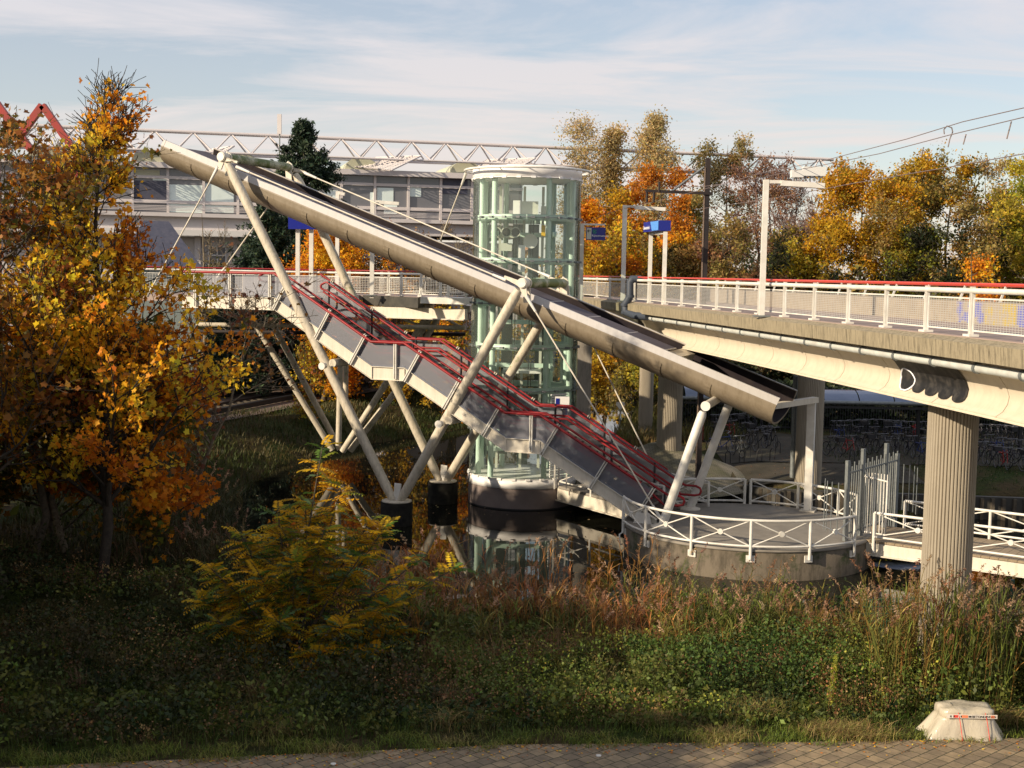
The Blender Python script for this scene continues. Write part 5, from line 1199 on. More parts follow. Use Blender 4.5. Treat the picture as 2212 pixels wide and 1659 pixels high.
for z,w,d_ in rows:
    for q in range(nq):
        a = 2*PI*q/nq; c_,s_ = math.cos(a),math.sin(a); k_ = (abs(c_)**5+abs(s_)**5)**(-1/5)
        wr_ = 1+(.05*math.sin(5*a+ph[0])+.028*math.sin(11*a+ph[1])+.012*math.sin(23*a+ph[2]))*(1.3-z*1.9) if z < .45 else 1+.010*math.sin(13*a)
        vs.append((wb.x+c_*k_*w*wr_-.12*(1-z)*(1 if c_<0 else 0), wb.y+s_*k_*d_*wr_, .29+z*1.05+.02*math.sin(5*a+z*9)))
m_ = len(rows); b = MB(); b.add(vs,[(i*nq+q,i*nq+(q+1)%nq,(i+1)*nq+(q+1)%nq,(i+1)*nq+q) for i in range(m_-1) for q in range(nq)]+[tuple(range((m_-1)*nq,m_*nq))],True); b.build('wrap', wrapmat(), g)
M['tape'] = mat('printed_tape', (.66,.60,.52), .35); M['tapeorange'] = mat('tape_orange', (.75,.22,.10), .4); M['tapered'] = mat('tape_red', (.65,.06,.04), .4)
tb_m = MB(); yf = wb.y-.41; tb_m.box((wb.x,yf,.85),(1.12,.012,.085)); tpp = tb_m.build('tape', M['tape'], g)
text('BETONDINGEN', .075, (wb.x+.0,yf-.012,.825), PI/2, 0, M['textblack'], tpp, ext=.002)
for x,w,c_ in ((-.36,.10,'tapered'),(-.16,.14,'tapeorange'),(.46,.08,'tapeorange')): MB().box((wb.x+x,yf-.008,.85),(w,.008,.06)).build('print', M[c_], tpp)
for x in (-.47,-.40,-.24,-.06,-.03): MB().box((wb.x+x,yf-.011,.85),(.022,.008,.04)).build('print', M['textblack'], tpp)
for x0,x1 in ((-.30,-.22),(.30,.38)): MB().tube([(wb.x+x0,wb.y-.40,.93),(wb.x+(x0+x1)/2,wb.y-.44,.72),(wb.x+x1,wb.y-.53,.34)],.008,5).build('strap', M['tapered'], g)
for px,py,l_ in ((1293,1632,'small white lid lying on the paving near the frame centre'),(720,1650,'small white lid lying on the shaded paving at left')):
    p = zpt(px,py,.35); tag(MB().lathe((p.x,p.y,.334),[(0,0),(.055,0),(.06,.025),(.045,.03),(0,.03)],20).build('white_lid', M['whitec']), l_, 'lid')
g = thing('mesh_fence', 'dark green welded mesh fence at the right end of the bank', 'fence', (13,34,.3))
fp = [zpt(2119,1268,2.3)]; f0 = dpt(2119,1268,33.2); f1 = dpt(2187,1252,32.6); fpts = [Vector((f0.x-3,f0.y+.4,0)),Vector((f0.x,f0.y,0)),Vector((f1.x,f1.y,0)),Vector((f1.x+2.4,f1.y-.6,0)),Vector((f1.x+4.8,f1.y-1.2,0))]; ztf = [f0.z-.25,f0.z,f1.z,f1.z,f1.z]
for p,z in zip(fpts[1:],ztf[1:]): MB().box((p.x,p.y,(z+.0)/2),(.09,.09,z)).build('post', M['fencegreen'], g); 
for i in range(len(fpts)-1):
    b = MB(); a,c = fpts[i],fpts[i+1]; za__,zc__ = ztf[i]-.25,ztf[i+1]-.25
    for q in range(10): t = q/9; b.tube([a+Z*(.3+(za__-.3)*t),c+Z*(.3+(zc__-.3)*t)],.008,4,cap=False)
    for q in range(1,40): p = a+(c-a)*q/40; b.tube([p+Z*.2,p+Z*(za__+(zc__-za__)*q/40+.05)],.006,4,cap=False)
    b.build('mesh_panel', M['fencegreen'], g)
# ------------------------------------------------------------------ vegetation helpers
def rot_frames(n, up=.0, r=None):
    r = r or rng
    nrm = r.normal(size=(n,3)); nrm[:,2] += up; nrm /= np.linalg.norm(nrm,axis=1,keepdims=True)
    a = r.normal(size=(n,3)); x = np.cross(nrm,a); x /= np.linalg.norm(x,axis=1,keepdims=True)+1e-9; y = np.cross(nrm,x); return x,y,nrm
STAR = np.array([(0,-.15),(.30,-.30),(.30,-.02),(.52,.10),(.30,.26),(.22,.30),(0,.62),(-.22,.30),(-.30,.26),(-.52,.10),(-.30,-.02),(-.30,-.30)])
KITE = np.array([(0,-.5),(.32,0),(0,.5),(-.32,0)])
LONG = np.array([(0,-.5),(.16,-.05),(0,.5),(-.16,-.05)])
def leaves(P_, size, shape=KITE, up=.4, cols_=None, seed=1, fold=.25):
    r = np.random.default_rng(seed); n = len(P_); x,y,nn_ = rot_frames(n,up,r)
    s = size*r.uniform(.45,1.55,n)[:,None]; k_ = len(shape)
    V = np.zeros((n,k_,3))
    for i,(a,b) in enumerate(shape): V[:,i] = P_+x*s*a+y*s*b+nn_*s*fold*abs(a)
    F = np.arange(n*k_).reshape(n,k_); C = np.repeat(cols_,k_,axis=0) if cols_ is not None else None
    return V.reshape(-1,3),F,C
def palette(pal, n, seed=1, key=None, var=.18):
    r = np.random.default_rng(seed); pal = np.array(pal)*(1.25 if pal[0][0] > .12 else 1.0); m_ = len(pal)
    idx = r.integers(0,m_,n) if key is None else np.clip((key*m_+r.normal(0,.55,n)).astype(int),0,m_-1)
    return np.clip(pal[idx]*(1+r.normal(0,var,(n,1)))*(1+r.normal(0,.06,(n,3))),.002,.9)
def tubes_np(PP, RR, sides=4):
    # PP (n,k,3), RR (n,k)
    n,k,_ = PP.shape; d = np.gradient(PP,axis=1); d /= np.linalg.norm(d,axis=2,keepdims=True)+1e-9
    ref = np.where(np.abs(d[:,:,2:3])>.9, np.array([1.,0,0]), np.array([0,0,1.])); x = np.cross(d,ref); x /= np.linalg.norm(x,axis=2,keepdims=True)+1e-9; y = np.cross(d,x)
    V = np.zeros((n,k,sides,3))
    for j in range(sides):
        a = 2*PI*j/sides; V[:,:,j] = PP+(x*math.cos(a)+y*math.sin(a))*RR[:,:,None]
    I = np.arange(n*k*sides).reshape(n,k,sides); a = I[:,:-1,:]; b = np.roll(I,-1,axis=2)[:,:-1,:]; c = np.roll(I,-1,axis=2)[:,1:,:]; e = I[:,1:,:]
    return V.reshape(-1,3), np.stack([a,b,c,e],-1).reshape(-1,4)
def children_of(PP, per, vr, lenf, spread, up, r, k=5, taper=.55, RR=None, curve=.25, gravity=0):
    n,kk,_ = PP.shape; idx = np.repeat(np.arange(n),per); m_ = len(idx); v = r.uniform(vr[0],vr[1],m_)
    t = v*(kk-1); i0 = np.minimum(t.astype(int),kk-2); f = (t-i0)[:,None]; st_ = PP[idx,i0]*(1-f)+PP[idx,i0+1]*f
    pd = PP[idx,i0+1]-PP[idx,i0]; pd /= np.linalg.norm(pd,axis=1,keepdims=True)+1e-9
    rd = r.normal(size=(m_,3)); rd -= pd*(rd*pd).sum(1,keepdims=True); rd /= np.linalg.norm(rd,axis=1,keepdims=True)
    d = pd*(1-spread)+rd*spread; d[:,2] += up; d /= np.linalg.norm(d,axis=1,keepdims=True)
    L = lenf(idx,v,m_)*r.uniform(.65,1.25,m_); out = np.zeros((m_,k,3)); cur = st_.copy(); out[:,0] = cur
    for q in range(1,k):
        d = d+r.normal(0,curve,(m_,3))*.5; d[:,2] += gravity; d /= np.linalg.norm(d,axis=1,keepdims=True); cur = cur+d*(L/(k-1))[:,None]; out[:,q] = cur
    r0 = (RR[idx,i0]*taper) if RR is not None else np.full(m_,.02)
    rad = r0[:,None]*np.linspace(1,.25,k)[None]; return out,rad,idx,v
def tree(name, label, base, H, W, pal, nleaf, lsize, seed, r0=.16, h0=.25, limbs=16, sub=6, twig=5, shape='round', bark='bark', leafshape=KITE, up=.35, grp=None, cat='tree', lean=(0,0), sparse_top=0, twr=.006, limbup=.35, leafmat_='leaf', jit=.35, trunks=1, uplf=.4, depth=1.0):
    r = np.random.default_rng(seed); g = thing(name, label, cat, base, grp)
    base = np.array(base,float); kt = 9; TP = np.zeros((trunks,kt,3)); TR = np.zeros((trunks,kt))
    for i in range(trunks):
        a = r.uniform(0,2*PI); sp = 0 if trunks == 1 else W*.22
        z = np.linspace(0,1,kt); wob = np.cumsum(r.normal(0,.012*H,(kt,2)),axis=0)*(z[:,None]>0)
        hh = H*(1 if i == 0 else r.uniform(.75,.98))*(.80 if shape == 'vase' else .95)
        TP[i,:,0] = base[0]+lean[0]*z+math.cos(a)*sp*z+wob[:,0]; TP[i,:,1] = base[1]+lean[1]*z+math.sin(a)*sp*z+wob[:,1]; TP[i,:,2] = base[2]+hh*z
        TR[i] = r0*(1-.97*z)**.9+.006
    env = {'round':lambda u:np.sqrt(np.clip(1-((u-.45)/.58)**2,.03,1)),'cone':lambda u:np.clip(1.05-u,.04,1),'column':lambda u:np.clip(.55+.45*np.sin(u*PI),.2,1)*np.clip((1-u)*5,.15,1),
           'vase':lambda u:np.clip(.35+.8*u,.3,1)*np.clip((1.02-u)*4,.2,1),'fan':lambda u:np.clip(1.18-1.15*u,.26,1)}[shape]
    def lf1(idx,v,m_): u = (v-h0)/(1-h0); return W*.5*env(u)
    L1,R1,_,_ = children_of(TP,max(1,limbs//trunks),(h0,.97),lf1,.85,limbup,r,6,.5,TR,.18,up*.15)
    L2,R2,i2,_ = children_of(L1,sub,(.2,.98),lambda idx,v,m_: np.linalg.norm(L1[idx,-1]-L1[idx,0],axis=1)*.45+.25,.6,up*.5,r,5,.6,R1,.25,up*.12)
    L3,R3,i3,_ = children_of(L2,twig,(.15,1),lambda idx,v,m_: np.full(m_,.055*W+.25),.55,up*.6,r,4,.6,R2,.3,up*.1)
    R3 = np.maximum(R3,twr); R2 = np.maximum(R2,twr*1.3)
    parts = [tubes_np(TP,TR,8),tubes_np(L1,R1,5),tubes_np(L2,R2,4),tubes_np(L3,R3,3)]
    vo = 0; VV = []; FF = []
    for v_,f_ in parts: VV.append(v_); FF.append(f_+vo); vo += len(v_)
    if depth != 1: pass
    np_mesh('trunk', np.concatenate(VV), FF, M[bark], g, smooth=True)
    if nleaf:
        allp = np.concatenate([L3.reshape(-1,3), L2[:,2:].reshape(-1,3)])
        if sparse_top:
            u = (allp[:,2]-base[2])/H; keep = r.uniform(0,1,len(allp)) > np.clip((u-(1-sparse_top))/sparse_top,0,1)*.97; allp = allp[keep]
        bi_ = r.integers(0,len(allp),nleaf); P_ = allp[bi_]+r.normal(0,jit*.35,(nleaf,3))
        cl = (np.sin(allp[bi_][:,0]*1.7+seed)+np.sin(allp[bi_][:,1]*1.3+2*seed)+np.sin(allp[bi_][:,2]*1.9+3*seed))/6+.5
        C = palette(pal,nleaf,seed,cl); V_,F_,C_ = leaves(P_,lsize,leafshape,uplf,C,seed)
        np_mesh('crown', V_, [F_], M[leafmat_], g, C_)
    return g
def blades(P_, h, w, lean, C, seed=1, segs=2, bend=.5):
    r = np.random.default_rng(seed); n = len(P_); a = r.uniform(0,2*PI,n); d = np.stack([np.cos(a),np.sin(a),np.zeros(n)],1); s = np.stack([-np.sin(a+r.normal(0,.5,n)),np.cos(a),np.zeros(n)],1)
    h = np.asarray(h)*r.uniform(.6,1.3,n); ln = h*lean*r.uniform(.2,1.4,n); ks = segs+1; V = np.zeros((n,2*segs+1,3))
    for q in range(segs):
        t = q/segs; c = P_+d*(ln*t**(1+bend*2))[:,None]; c[:,2] += h*t*(1-.25*lean*t); ww = (w*(1-.55*t))*.5
        V[:,2*q] = c-s*ww; V[:,2*q+1] = c+s*ww
    c = P_+d*ln[:,None]; c[:,2] += h*(1-.35*lean); V[:,-1] = c
    I = np.arange(n*(2*segs+1)).reshape(n,-1); quads = [np.stack([I[:,2*q],I[:,2*q+1],I[:,2*q+3],I[:,2*q+2]],1) for q in range(segs-1)]; tri = np.stack([I[:,2*segs-2],I[:,2*segs-1],I[:,-1]],1)
    return V.reshape(-1,3), quads, tri, np.repeat(C,2*segs+1,axis=0)
class Acc:
    def __init__(s): s.V=[];s.F={};s.C=[];s.n=0
    def add(s,V,Fs,C):
        for f in Fs: s.F.setdefault(f.shape[1],[]).append(f+s.n)
        s.V.append(V); s.C.append(C); s.n += len(V)
    def build(s,name,mt,parent=None): return np_mesh(name,np.concatenate(s.V),[np.concatenate(v) for v in s.F.values()],M[mt],parent,np.concatenate(s.C))
ORANGE = [(.40,.12,.012),(.58,.20,.012),(.68,.28,.015),(.70,.38,.02),(.64,.42,.03),(.40,.32,.03),(.30,.10,.02)]
GOLD = [(.22,.16,.02),(.34,.23,.025),(.46,.28,.02),(.52,.32,.02),(.44,.20,.02),(.16,.14,.02)]
DULL = [(.15,.13,.035),(.22,.17,.05),(.28,.20,.06),(.34,.24,.08),(.24,.14,.04)]
PALE = [(.36,.29,.14),(.44,.34,.16),(.48,.34,.14),(.30,.25,.11)]
BROWN = [(.17,.085,.05),(.24,.12,.065),(.28,.15,.07),(.20,.13,.06)]
YGREEN = [(.17,.19,.025),(.27,.26,.03),(.40,.33,.035),(.48,.35,.04),(.20,.17,.03)]
# ------------------------------------------------------------------ near trees on the left
def at(px,py,z): return zpt(px,py,z)
def tb(px, d, z=None):
    p = dpt(px,1000,d); 
    # follow the lean of the picture vertical: use horizon row for plan position
    p = dpt(px,600,d); zz = gz(p.x,p.y) if z is None else z; return (p.x,p.y,zz)
def Hof(py, d, base, px=1106): return dpt(px,py,d).z-base[2]
b_ = tb(214,38); tree('maple_tree','large orange and yellow maple with bare upper twigs on the near left bank',b_,Hof(150,38,b_,240),8.0,ORANGE,19000,.16,11,r0=.17,h0=.14,limbs=52,sub=8,twig=6,shape='fan',bark='barkdark',leafshape=STAR,sparse_top=.80,twr=.010,limbup=.55,jit=.35,up=.5)
b_ = tb(60,40); tree('bare_tree','tall mostly bare tree with orange leaves at the left edge',b_,Hof(160,40,b_,60),5.0,ORANGE,2600,.16,12,r0=.14,h0=.3,limbs=30,sub=7,twig=5,shape='vase',leafshape=STAR,sparse_top=.66,twr=.010,limbup=.7)
b_ = tb(135,42); tree('bare_tree','bare grey twigged tree behind the orange maple crown',b_,Hof(128,42,b_,140),5.0,ORANGE,500,.16,13,r0=.12,h0=.35,limbs=26,sub=6,twig=5,shape='vase',leafshape=STAR,sparse_top=.85,bark='barklight',twr=.010,limbup=.8)
b_ = tb(5,37); tree('maple_tree','dull ochre leaved tree cut by the left frame edge',b_,Hof(260,37,b_,5),7,[(.25,.10,.02),(.3,.14,.03),(.12,.10,.02),(.2,.07,.02)],3800,.19,14,r0=.15,h0=.12,limbs=34,sub=6,twig=5,shape='round',leafshape=STAR)
b_ = tb(385,44); tree('bare_sapling','leaning bare sapling with pale twigs in front of the walkway',b_,Hof(560,44,b_,500),6,[(.16,.06,.03),(.2,.1,.03)],500,.16,15,r0=.09,h0=.2,limbs=16,sub=6,twig=4,shape='vase',lean=(2.2,0),bark='barklight',leafshape=STAR,twr=.008,limbup=.5)
b_ = tb(290,41); tree('young_maple','lower orange brown maple saplings growing under the big maple',b_,Hof(760,41,b_,330),5.5,ORANGE[:3]+[(.10,.11,.02),(.3,.15,.02)],9000,.19,16,r0=.09,h0=.08,limbs=30,sub=6,twig=5,shape='round',leafshape=STAR)
b_ = tb(110,43); tree('young_maple','shaded green and ochre maple undergrowth at the left edge',b_,Hof(820,43,b_,110),8,[(.10,.12,.02),(.16,.14,.02),(.3,.15,.02),(.08,.08,.02)],13000,.2,17,r0=.09,h0=.06,limbs=36,sub=6,twig=5,shape='round',leafshape=STAR)
# trees standing further left, they shade the bank
for i,(x,y,h,w) in enumerate(((-21,27,8.5,8),(-22,36,8,9),(-21,45,8,9),(-28,30,11,10),(-24,19,11,9),(-30,40,11,10),(-27,50,9.5,9),(-17,21,7.5,7),(-30,18,14,9),(-19,12,9.8,8),(-26,9,13,9),(-14,14,7,7),(-18.5,25,9.2,8),(-16,28,7.5,6),(-21,22,10,8),(-21.5,32,10.8,8),(-20,37,9.5,7),(-22,42,10.5,8),(-21,14.5,9.8,9),(-17,24,8,7),(-24,14,11,9))):
    tree('maple_tree','broad autumn tree in the grove left of the view',(x,y,.5),h,w,[(.10,.12,.02),(.2,.12,.02),(.28,.12,.02)],8000,.42,30+i,r0=.2,h0=.08,limbs=34,sub=6,twig=4,shape='round',grp='trees in the grove left of the view')
# tree of heaven with feathered fronds
def frond(P0, dirs, L, nl, lw, C, r, droop):
    # P0 (n,3) base, dirs (n,3)
    n = len(P0); ks = nl; V = []; Cc = []
    side = np.cross(dirs,np.array([0,0,1.])); side /= np.linalg.norm(side,axis=1,keepdims=True)+1e-9; upv = np.cross(side,dirs)
    rach = np.zeros((n,6,3))
    for q in range(6): t = q/5; rach[:,q] = P0+dirs*(L*t)[:,None]; rach[:,q,2] -= droop*(L*t*t)
    for q in range(ks):
        t = .12+.86*q/(ks-1); c = P0+dirs*(L*t)[:,None]; c[:,2] -= droop*L*t*t
        ll = lw*(1-.35*abs(t-.45)/.55)[None] if False else np.full(n,lw*(1-.4*abs(t-.45)/.55))
        for sg in (-1,1):
            d = side*sg*.88+dirs*.35+r.normal(0,.10,(n,3)); d[:,2] -= .25+r.uniform(0,.25,n); d /= np.linalg.norm(d,axis=1,keepdims=True)
            wv = dirs*.21
            a = c; m1 = c+d*(ll*.45)[:,None]; e = c+d*ll[:,None]
            V.append(np.stack([a,m1+wv*ll[:,None],e,m1-wv*ll[:,None]],1)); Cc.append(C)
    V = np.concatenate(V); Cc = np.concatenate(Cc); return V.reshape(-1,3), np.arange(len(V)*4).reshape(-1,4), np.repeat(Cc*(1+r.normal(0,.10,(len(Cc),1))),4,axis=0), rach
def heaven_tree(base, d):
    r = np.random.default_rng(44); g = thing('tree_of_heaven','bushy young tree with yellow and green feathered leaves on the near bank','tree',base)
    stems = []
    tops = [(697,952,0,1),(740,1035,.3,.9),(600,1090,-.5,.8),(520,1140,.4,.8),(455,1215,-.3,.7),(830,1130,.5,.8),(925,1185,-.2,.8),(985,1215,.4,.8),(560,1230,-.9,.6),(700,1130,-.8,.7),(780,1190,-.9,.7),(640,1200,-1.1,.7),(470,1330,-.6,.5),(850,1290,-.7,.5),(600,1330,-1.2,.5),(740,1340,-1.2,.5),(560,1440,-1.2,.4),(660,1480,-1.3,.3),(820,1400,-1.0,.4),(500,1270,.2,.6),(880,1350,.2,.5),(700,1240,.3,.7),(610,1130,.6,.8),(800,1110,.9,.8),(430,1280,.5,.5),(900,1250,.8,.6),(520,1400,-.8,.4),(760,1450,-1.1,.35),(660,1070,.4,.9),(690,1400,-1.4,.35),(560,1170,.9,.7)]
    P0s = []; Ds = []; hs = []
    for px,py,do,_ in tops:
        T_ = np.array(dpt(px,py+12,d+do)); B_ = np.array(base)+np.array([r.uniform(-.3,.3),r.uniform(-.3,.3),0]); k_ = 8; pts = np.zeros((k_,3))
        mid = B_*.45+T_*.55; mid[2] = B_[2]+(T_[2]-B_[2])*.42; mid[:2] = B_[:2]*.6+T_[:2]*.4
        for q in range(k_): t = q/(k_-1); pts[q] = B_*(1-t)**2+2*mid*t*(1-t)+T_*t*t
        pts[1:-1] += r.normal(0,.03,(k_-2,3)); stems.append(pts)
        nf = (70 if px < 900 else 34) if py > 1000 else 36
        for q in range(nf):
            t = r.uniform(.42,1)**.7 if q > 7 else 1-.05*q; tt = t*(k_-1); i0 = min(int(tt),k_-2); P_ = pts[i0]*(1-(tt-i0))+pts[i0+1]*(tt-i0)
            a = r.uniform(0,2*PI); e_ = r.uniform(-.1,.75) if t < .95 else r.uniform(.2,1.0); P0s.append(P_); Ds.append((math.cos(a)*math.cos(e_),math.sin(a)*math.cos(e_),math.sin(e_)))
    P0s = np.array(P0s); Ds = np.array(Ds); n = len(P0s); key = r.uniform(0,1,n)
    pal = np.array([(.78,.43,.02),(.70,.42,.02),(.78,.52,.03),(.52,.36,.02),(.26,.30,.03),(.11,.20,.035),(.16,.27,.12)]); C = pal[np.clip((key*7).astype(int),0,6)]*(1+r.normal(0,.12,(n,1)))
    V_,F_,C_,rach = frond(P0s,Ds,r.uniform(.42,.82,n),9,.175,np.clip(C,.01,.9),r,.35)
    SP_ = np.array(stems); v1,f1 = tubes_np(SP_,np.linspace(.05,.012,8)[None]*np.ones((len(stems),1)),6); v2,f2 = tubes_np(rach,np.full((n,6),.005),3)
    np_mesh('trunk',np.concatenate([v1,v2]),[f1,f2+len(v1)],M['bark'],g,smooth=True); np_mesh('crown',V_,[F_],M['leaf'],g,C_)
hb_ = tb(640,33); heaven_tree((hb_[0],hb_[1],.4),33.0)
# ------------------------------------------------------------------ background trees
BG = [ # name,label,px,d,topy,width_px,palette,nleaf,lsize,shape,kw
 ('birch_tree','pale thin leaved tree rising above the lift roof',1225,118,246,120,PALE,4200,.22,'round',dict(bark='barklight',h0=.15,limbs=50,jit=1.3,limbup=.5)),
 ('poplar_tree','narrow pale poplar in the middle of the trio right of the lift',1318,120,236,60,PALE,3600,.26,'column',dict(bark='barklight',h0=.1,limbs=56,jit=1.2,limbup=.6)),
 ('poplar_tree','tallest pale poplar right of the lift roof',1380,118,218,95,PALE,5200,.26,'column',dict(bark='barklight',h0=.1,limbs=56,jit=1.2,limbup=.6)),
 ('maple_tree','bright orange maple behind the blue name sign',1435,100,352,170,[(.36,.12,.012),(.42,.16,.015),(.5,.2,.02),(.3,.1,.02)],9000,.27,'round',dict(h0=.03)),
 ('maple_tree','yellow orange tree immediately right of the lift',1310,98,400,170,GOLD+ORANGE[:4],8200,.26,'round',dict(h0=.03)),
 ('tree','olive green tree behind the catenary mast',1490,108,350,120,DULL,5600,.26,'round',dict(h0=.05)),
 ('tree','pale beige tree right of the catenary mast top',1585,122,280,150,PALE+DULL,5600,.26,'round',dict(h0=.1,bark='barklight')),
 ('tree','reddish brown twiggy tree left of the tall speaker lamp',1620,104,340,200,BROWN,5200,.22,'round',dict(bark='barkred',limbs=40,sub=8,twig=8,twr=.017,h0=.04)),
 ('bare_tree','tall bare twiggy tree right of the speaker lamp',1752,100,246,130,BROWN,900,.2,'vase',dict(bark='barkred',limbs=60,sub=9,twig=7,twr=.015,h0=.1,trunks=4,limbup=.9)),
 ('bare_tree','bare reddish tree just behind the speaker lamp',1692,103,250,150,BROWN,1800,.2,'vase',dict(bark='barkred',limbs=60,sub=9,twig=8,twr=.016,h0=.1,trunks=4,limbup=.8)),
 ('maple_tree','golden yellow maple right of the speaker lamp',1862,98,336,190,[(.40,.25,.02),(.5,.3,.02),(.46,.22,.02),(.3,.22,.02)],9500,.27,'round',dict(h0=.03)),
 ('maple_tree','mottled green and orange tree in the right background',2040,100,318,210,GOLD+DULL,10500,.27,'round',dict(h0=.03)),
 ('tree','yellow green tree at the right frame edge',2200,96,312,190,YGREEN,9000,.27,'round',dict(h0=.03)),
 ('tree','dull gold shrubby tree between the golden and mottled trees',1955,106,360,130,GOLD+DULL,6500,.26,'round',dict(h0=.03)),
 ('tree','grey brown thin tree behind the right edge trees',2120,112,335,140,DULL+PALE,4800,.26,'round',dict(h0=.06)),
 ('tree','small orange tree low behind the bridge parapet at right',2110,88,520,90,ORANGE,2600,.24,'round',dict(h0=.03)),
 ('tree','low orange tree behind the lamp posts near the lift',1345,92,470,130,ORANGE+GOLD,5200,.24,'round',dict(h0=.03)),
 ('tree','orange leaved tree behind the plain blue sign',700,88,490,170,ORANGE[:5],6500,.24,'round',dict(h0=.03)),
 ('tree','thin orange and bare tree behind the gangway railing',860,90,500,170,ORANGE[:4]+BROWN,2600,.22,'round',dict(h0=.03,twr=.014,twig=7)),
 ('bare_tree','bare tree in front of the station glass left of the tall leg',425,95,360,110,BROWN,150,.2,'vase',dict(bark='barklight',h0=.15,twr=.013,limbs=24,trunks=2)),
 ('bare_tree','pale bare tree before the station windows right of the conifer',860,98,400,150,BROWN,200,.2,'vase',dict(bark='barklight',h0=.15,twr=.014,limbs=30,trunks=3)),
 ('bare_tree','bare tree beside the left edge of the lift glass',985,96,395,110,BROWN,400,.2,'vase',dict(bark='barklight',h0=.15,twr=.014,limbs=26,trunks=2)),
 ('bare_tree','leafless branches over the right flank of the conifer',735,100,340,110,BROWN,150,.2,'vase',dict(bark='barkred',h0=.2,twr=.014,limbs=26)),
]
for i,(nm,lb_,px,d,ty,wp_,pal,nl,ls,shp,kw) in enumerate(BG):
    b_ = tb(px,d,1.45); H = Hof(ty+6,d,b_,px); W_ = wp_*d/FPX
    k2 = dict(r0=.2,limbs=30,sub=7,twig=5,twr=.012,seed=100+i,jit=.8,limbup=.12); k2.update(kw)
    if nm in ('birch_tree','poplar_tree'): nl = int(nl*1.5)
    tree(nm,lb_,b_,H,W_*1.12,pal,int(nl*(3.4 if nl>2000 else 1)),ls*.76,shape=shp,grp='autumn trees beyond the bridge' if nm!='bare_tree' else 'bare trees',**k2)
# shrubs on the far banks and below the decks
SH = [('orange shrub glowing below the gangway left of the lift',960,84,690,150,ORANGE+GOLD,5200),('yellow shrub below the gangway under the stairs',850,88,720,120,GOLD,3200),
      ('small orange tree in front of the rail tracks left of the frame leg',672,78,715,70,ORANGE+GOLD,1500),('golden shrub right of the lift above the pond',1290,84,770,110,GOLD+ORANGE[2:4],4200),('olive reedy shrub by the slim column',1370,82,800,120,YGREEN+DULL,3600),
      ('yellow leaved shrub between the two rear columns',1500,84,790,100,YGREEN,2400),('green shrub behind the lift glass',1100,90,720,130,YGREEN+GOLD,3600),('orange shrub behind the stairs middle landing',1020,80,800,110,GOLD+ORANGE[:3],2600)]
for i,(lb_,px,d,ty,wp_,pal,nl) in enumerate(SH):
    b_ = tb(px,d,1.2 if px > 1100 or px < 1000 else .9); H = Hof(ty,d,b_,px); tree('shrub',lb_,b_,H,wp_*d/FPX,pal,nl,.20,200+i,r0=.06,h0=.03,limbs=24,sub=6,twig=5,shape='round',twr=.008,jit=.4,grp='shrubs on the far bank',cat='shrub')
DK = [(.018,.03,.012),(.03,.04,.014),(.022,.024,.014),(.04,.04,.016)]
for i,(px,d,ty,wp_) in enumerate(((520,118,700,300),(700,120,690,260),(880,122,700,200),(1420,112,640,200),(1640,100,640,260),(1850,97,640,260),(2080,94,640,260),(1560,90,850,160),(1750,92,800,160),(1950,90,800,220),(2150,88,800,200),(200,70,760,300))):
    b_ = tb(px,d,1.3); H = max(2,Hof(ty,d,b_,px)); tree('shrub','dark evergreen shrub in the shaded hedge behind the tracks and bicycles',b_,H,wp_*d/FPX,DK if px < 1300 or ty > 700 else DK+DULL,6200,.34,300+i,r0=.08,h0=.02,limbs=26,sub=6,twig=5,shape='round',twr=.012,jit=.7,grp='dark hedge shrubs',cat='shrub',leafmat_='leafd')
MIDS = [(1275,505,110,GOLD),(1400,520,120,YGREEN+DULL),(1480,500,130,ORANGE[:4]+DULL),(1570,470,140,BROWN+DULL),(1660,490,130,BROWN+DK),(1740,500,130,YGREEN),(1800,470,130,GOLD),(1900,440,150,DULL+GOLD),(1985,470,140,DK+YGREEN),(2080,440,150,DULL+DK),(2160,450,140,YGREEN+DK),(2230,440,120,DULL),(780,560,120,DULL+ORANGE[:3]),(930,540,120,BROWN+DULL),(640,590,120,DK+ORANGE[:2]),(500,560,110,DK+DULL)]
# pale airy crowns behind the lift
MIDL = ['golden low shrub close right of the lift beyond the bridge','yellow green shrub below the orange maple crown','orange shrub at the foot of the catenary mast','brown green shrub just right of the catenary mast','dark brown shrub left of the speaker lamp foot','yellow green shrub at the foot of the bare trees','golden shrub below the golden maple','gold brown shrub right of the golden maple','dark green shrub between golden and mottled trees','dark gold shrub under the mottled tree','dark yellow green shrub near the right frame edge','dull shrub cut by the right frame edge','dull shrub behind the gangway below the lamp arms','brown shrub behind the gangway beside the lift','dark orange shrub behind the stair top','dark shrub behind the left end of the upper deck']
for i,(px,ty,wp_,pal) in enumerate(MIDS):
    d = 91+(i*7)%9; b_ = tb(px,d,1.4); H = Hof(ty,d,b_,px); tree('shrub',MIDL[i],b_,H,wp_*d/FPX,pal,11500,.20,500+i,r0=.08,h0=.03,limbs=30,sub=6,twig=5,shape='round',twr=.01,jit=.7,grp='understorey shrubs beyond the bridge',cat='shrub',limbup=.2)
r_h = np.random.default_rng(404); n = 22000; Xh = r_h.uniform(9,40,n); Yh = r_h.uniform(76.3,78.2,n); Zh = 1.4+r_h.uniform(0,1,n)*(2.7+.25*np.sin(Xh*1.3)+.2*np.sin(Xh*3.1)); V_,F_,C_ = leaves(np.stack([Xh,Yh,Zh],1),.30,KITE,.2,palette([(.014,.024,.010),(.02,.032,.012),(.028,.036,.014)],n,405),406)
tag(np_mesh('hedge',V_,[F_],M['leafd'],None,C_),'long clipped hedge, leaves darkened to stand for shade, behind the black bar fence','hedge')  # backdrop added for the dark under the bridge; leaf colours carry the shade
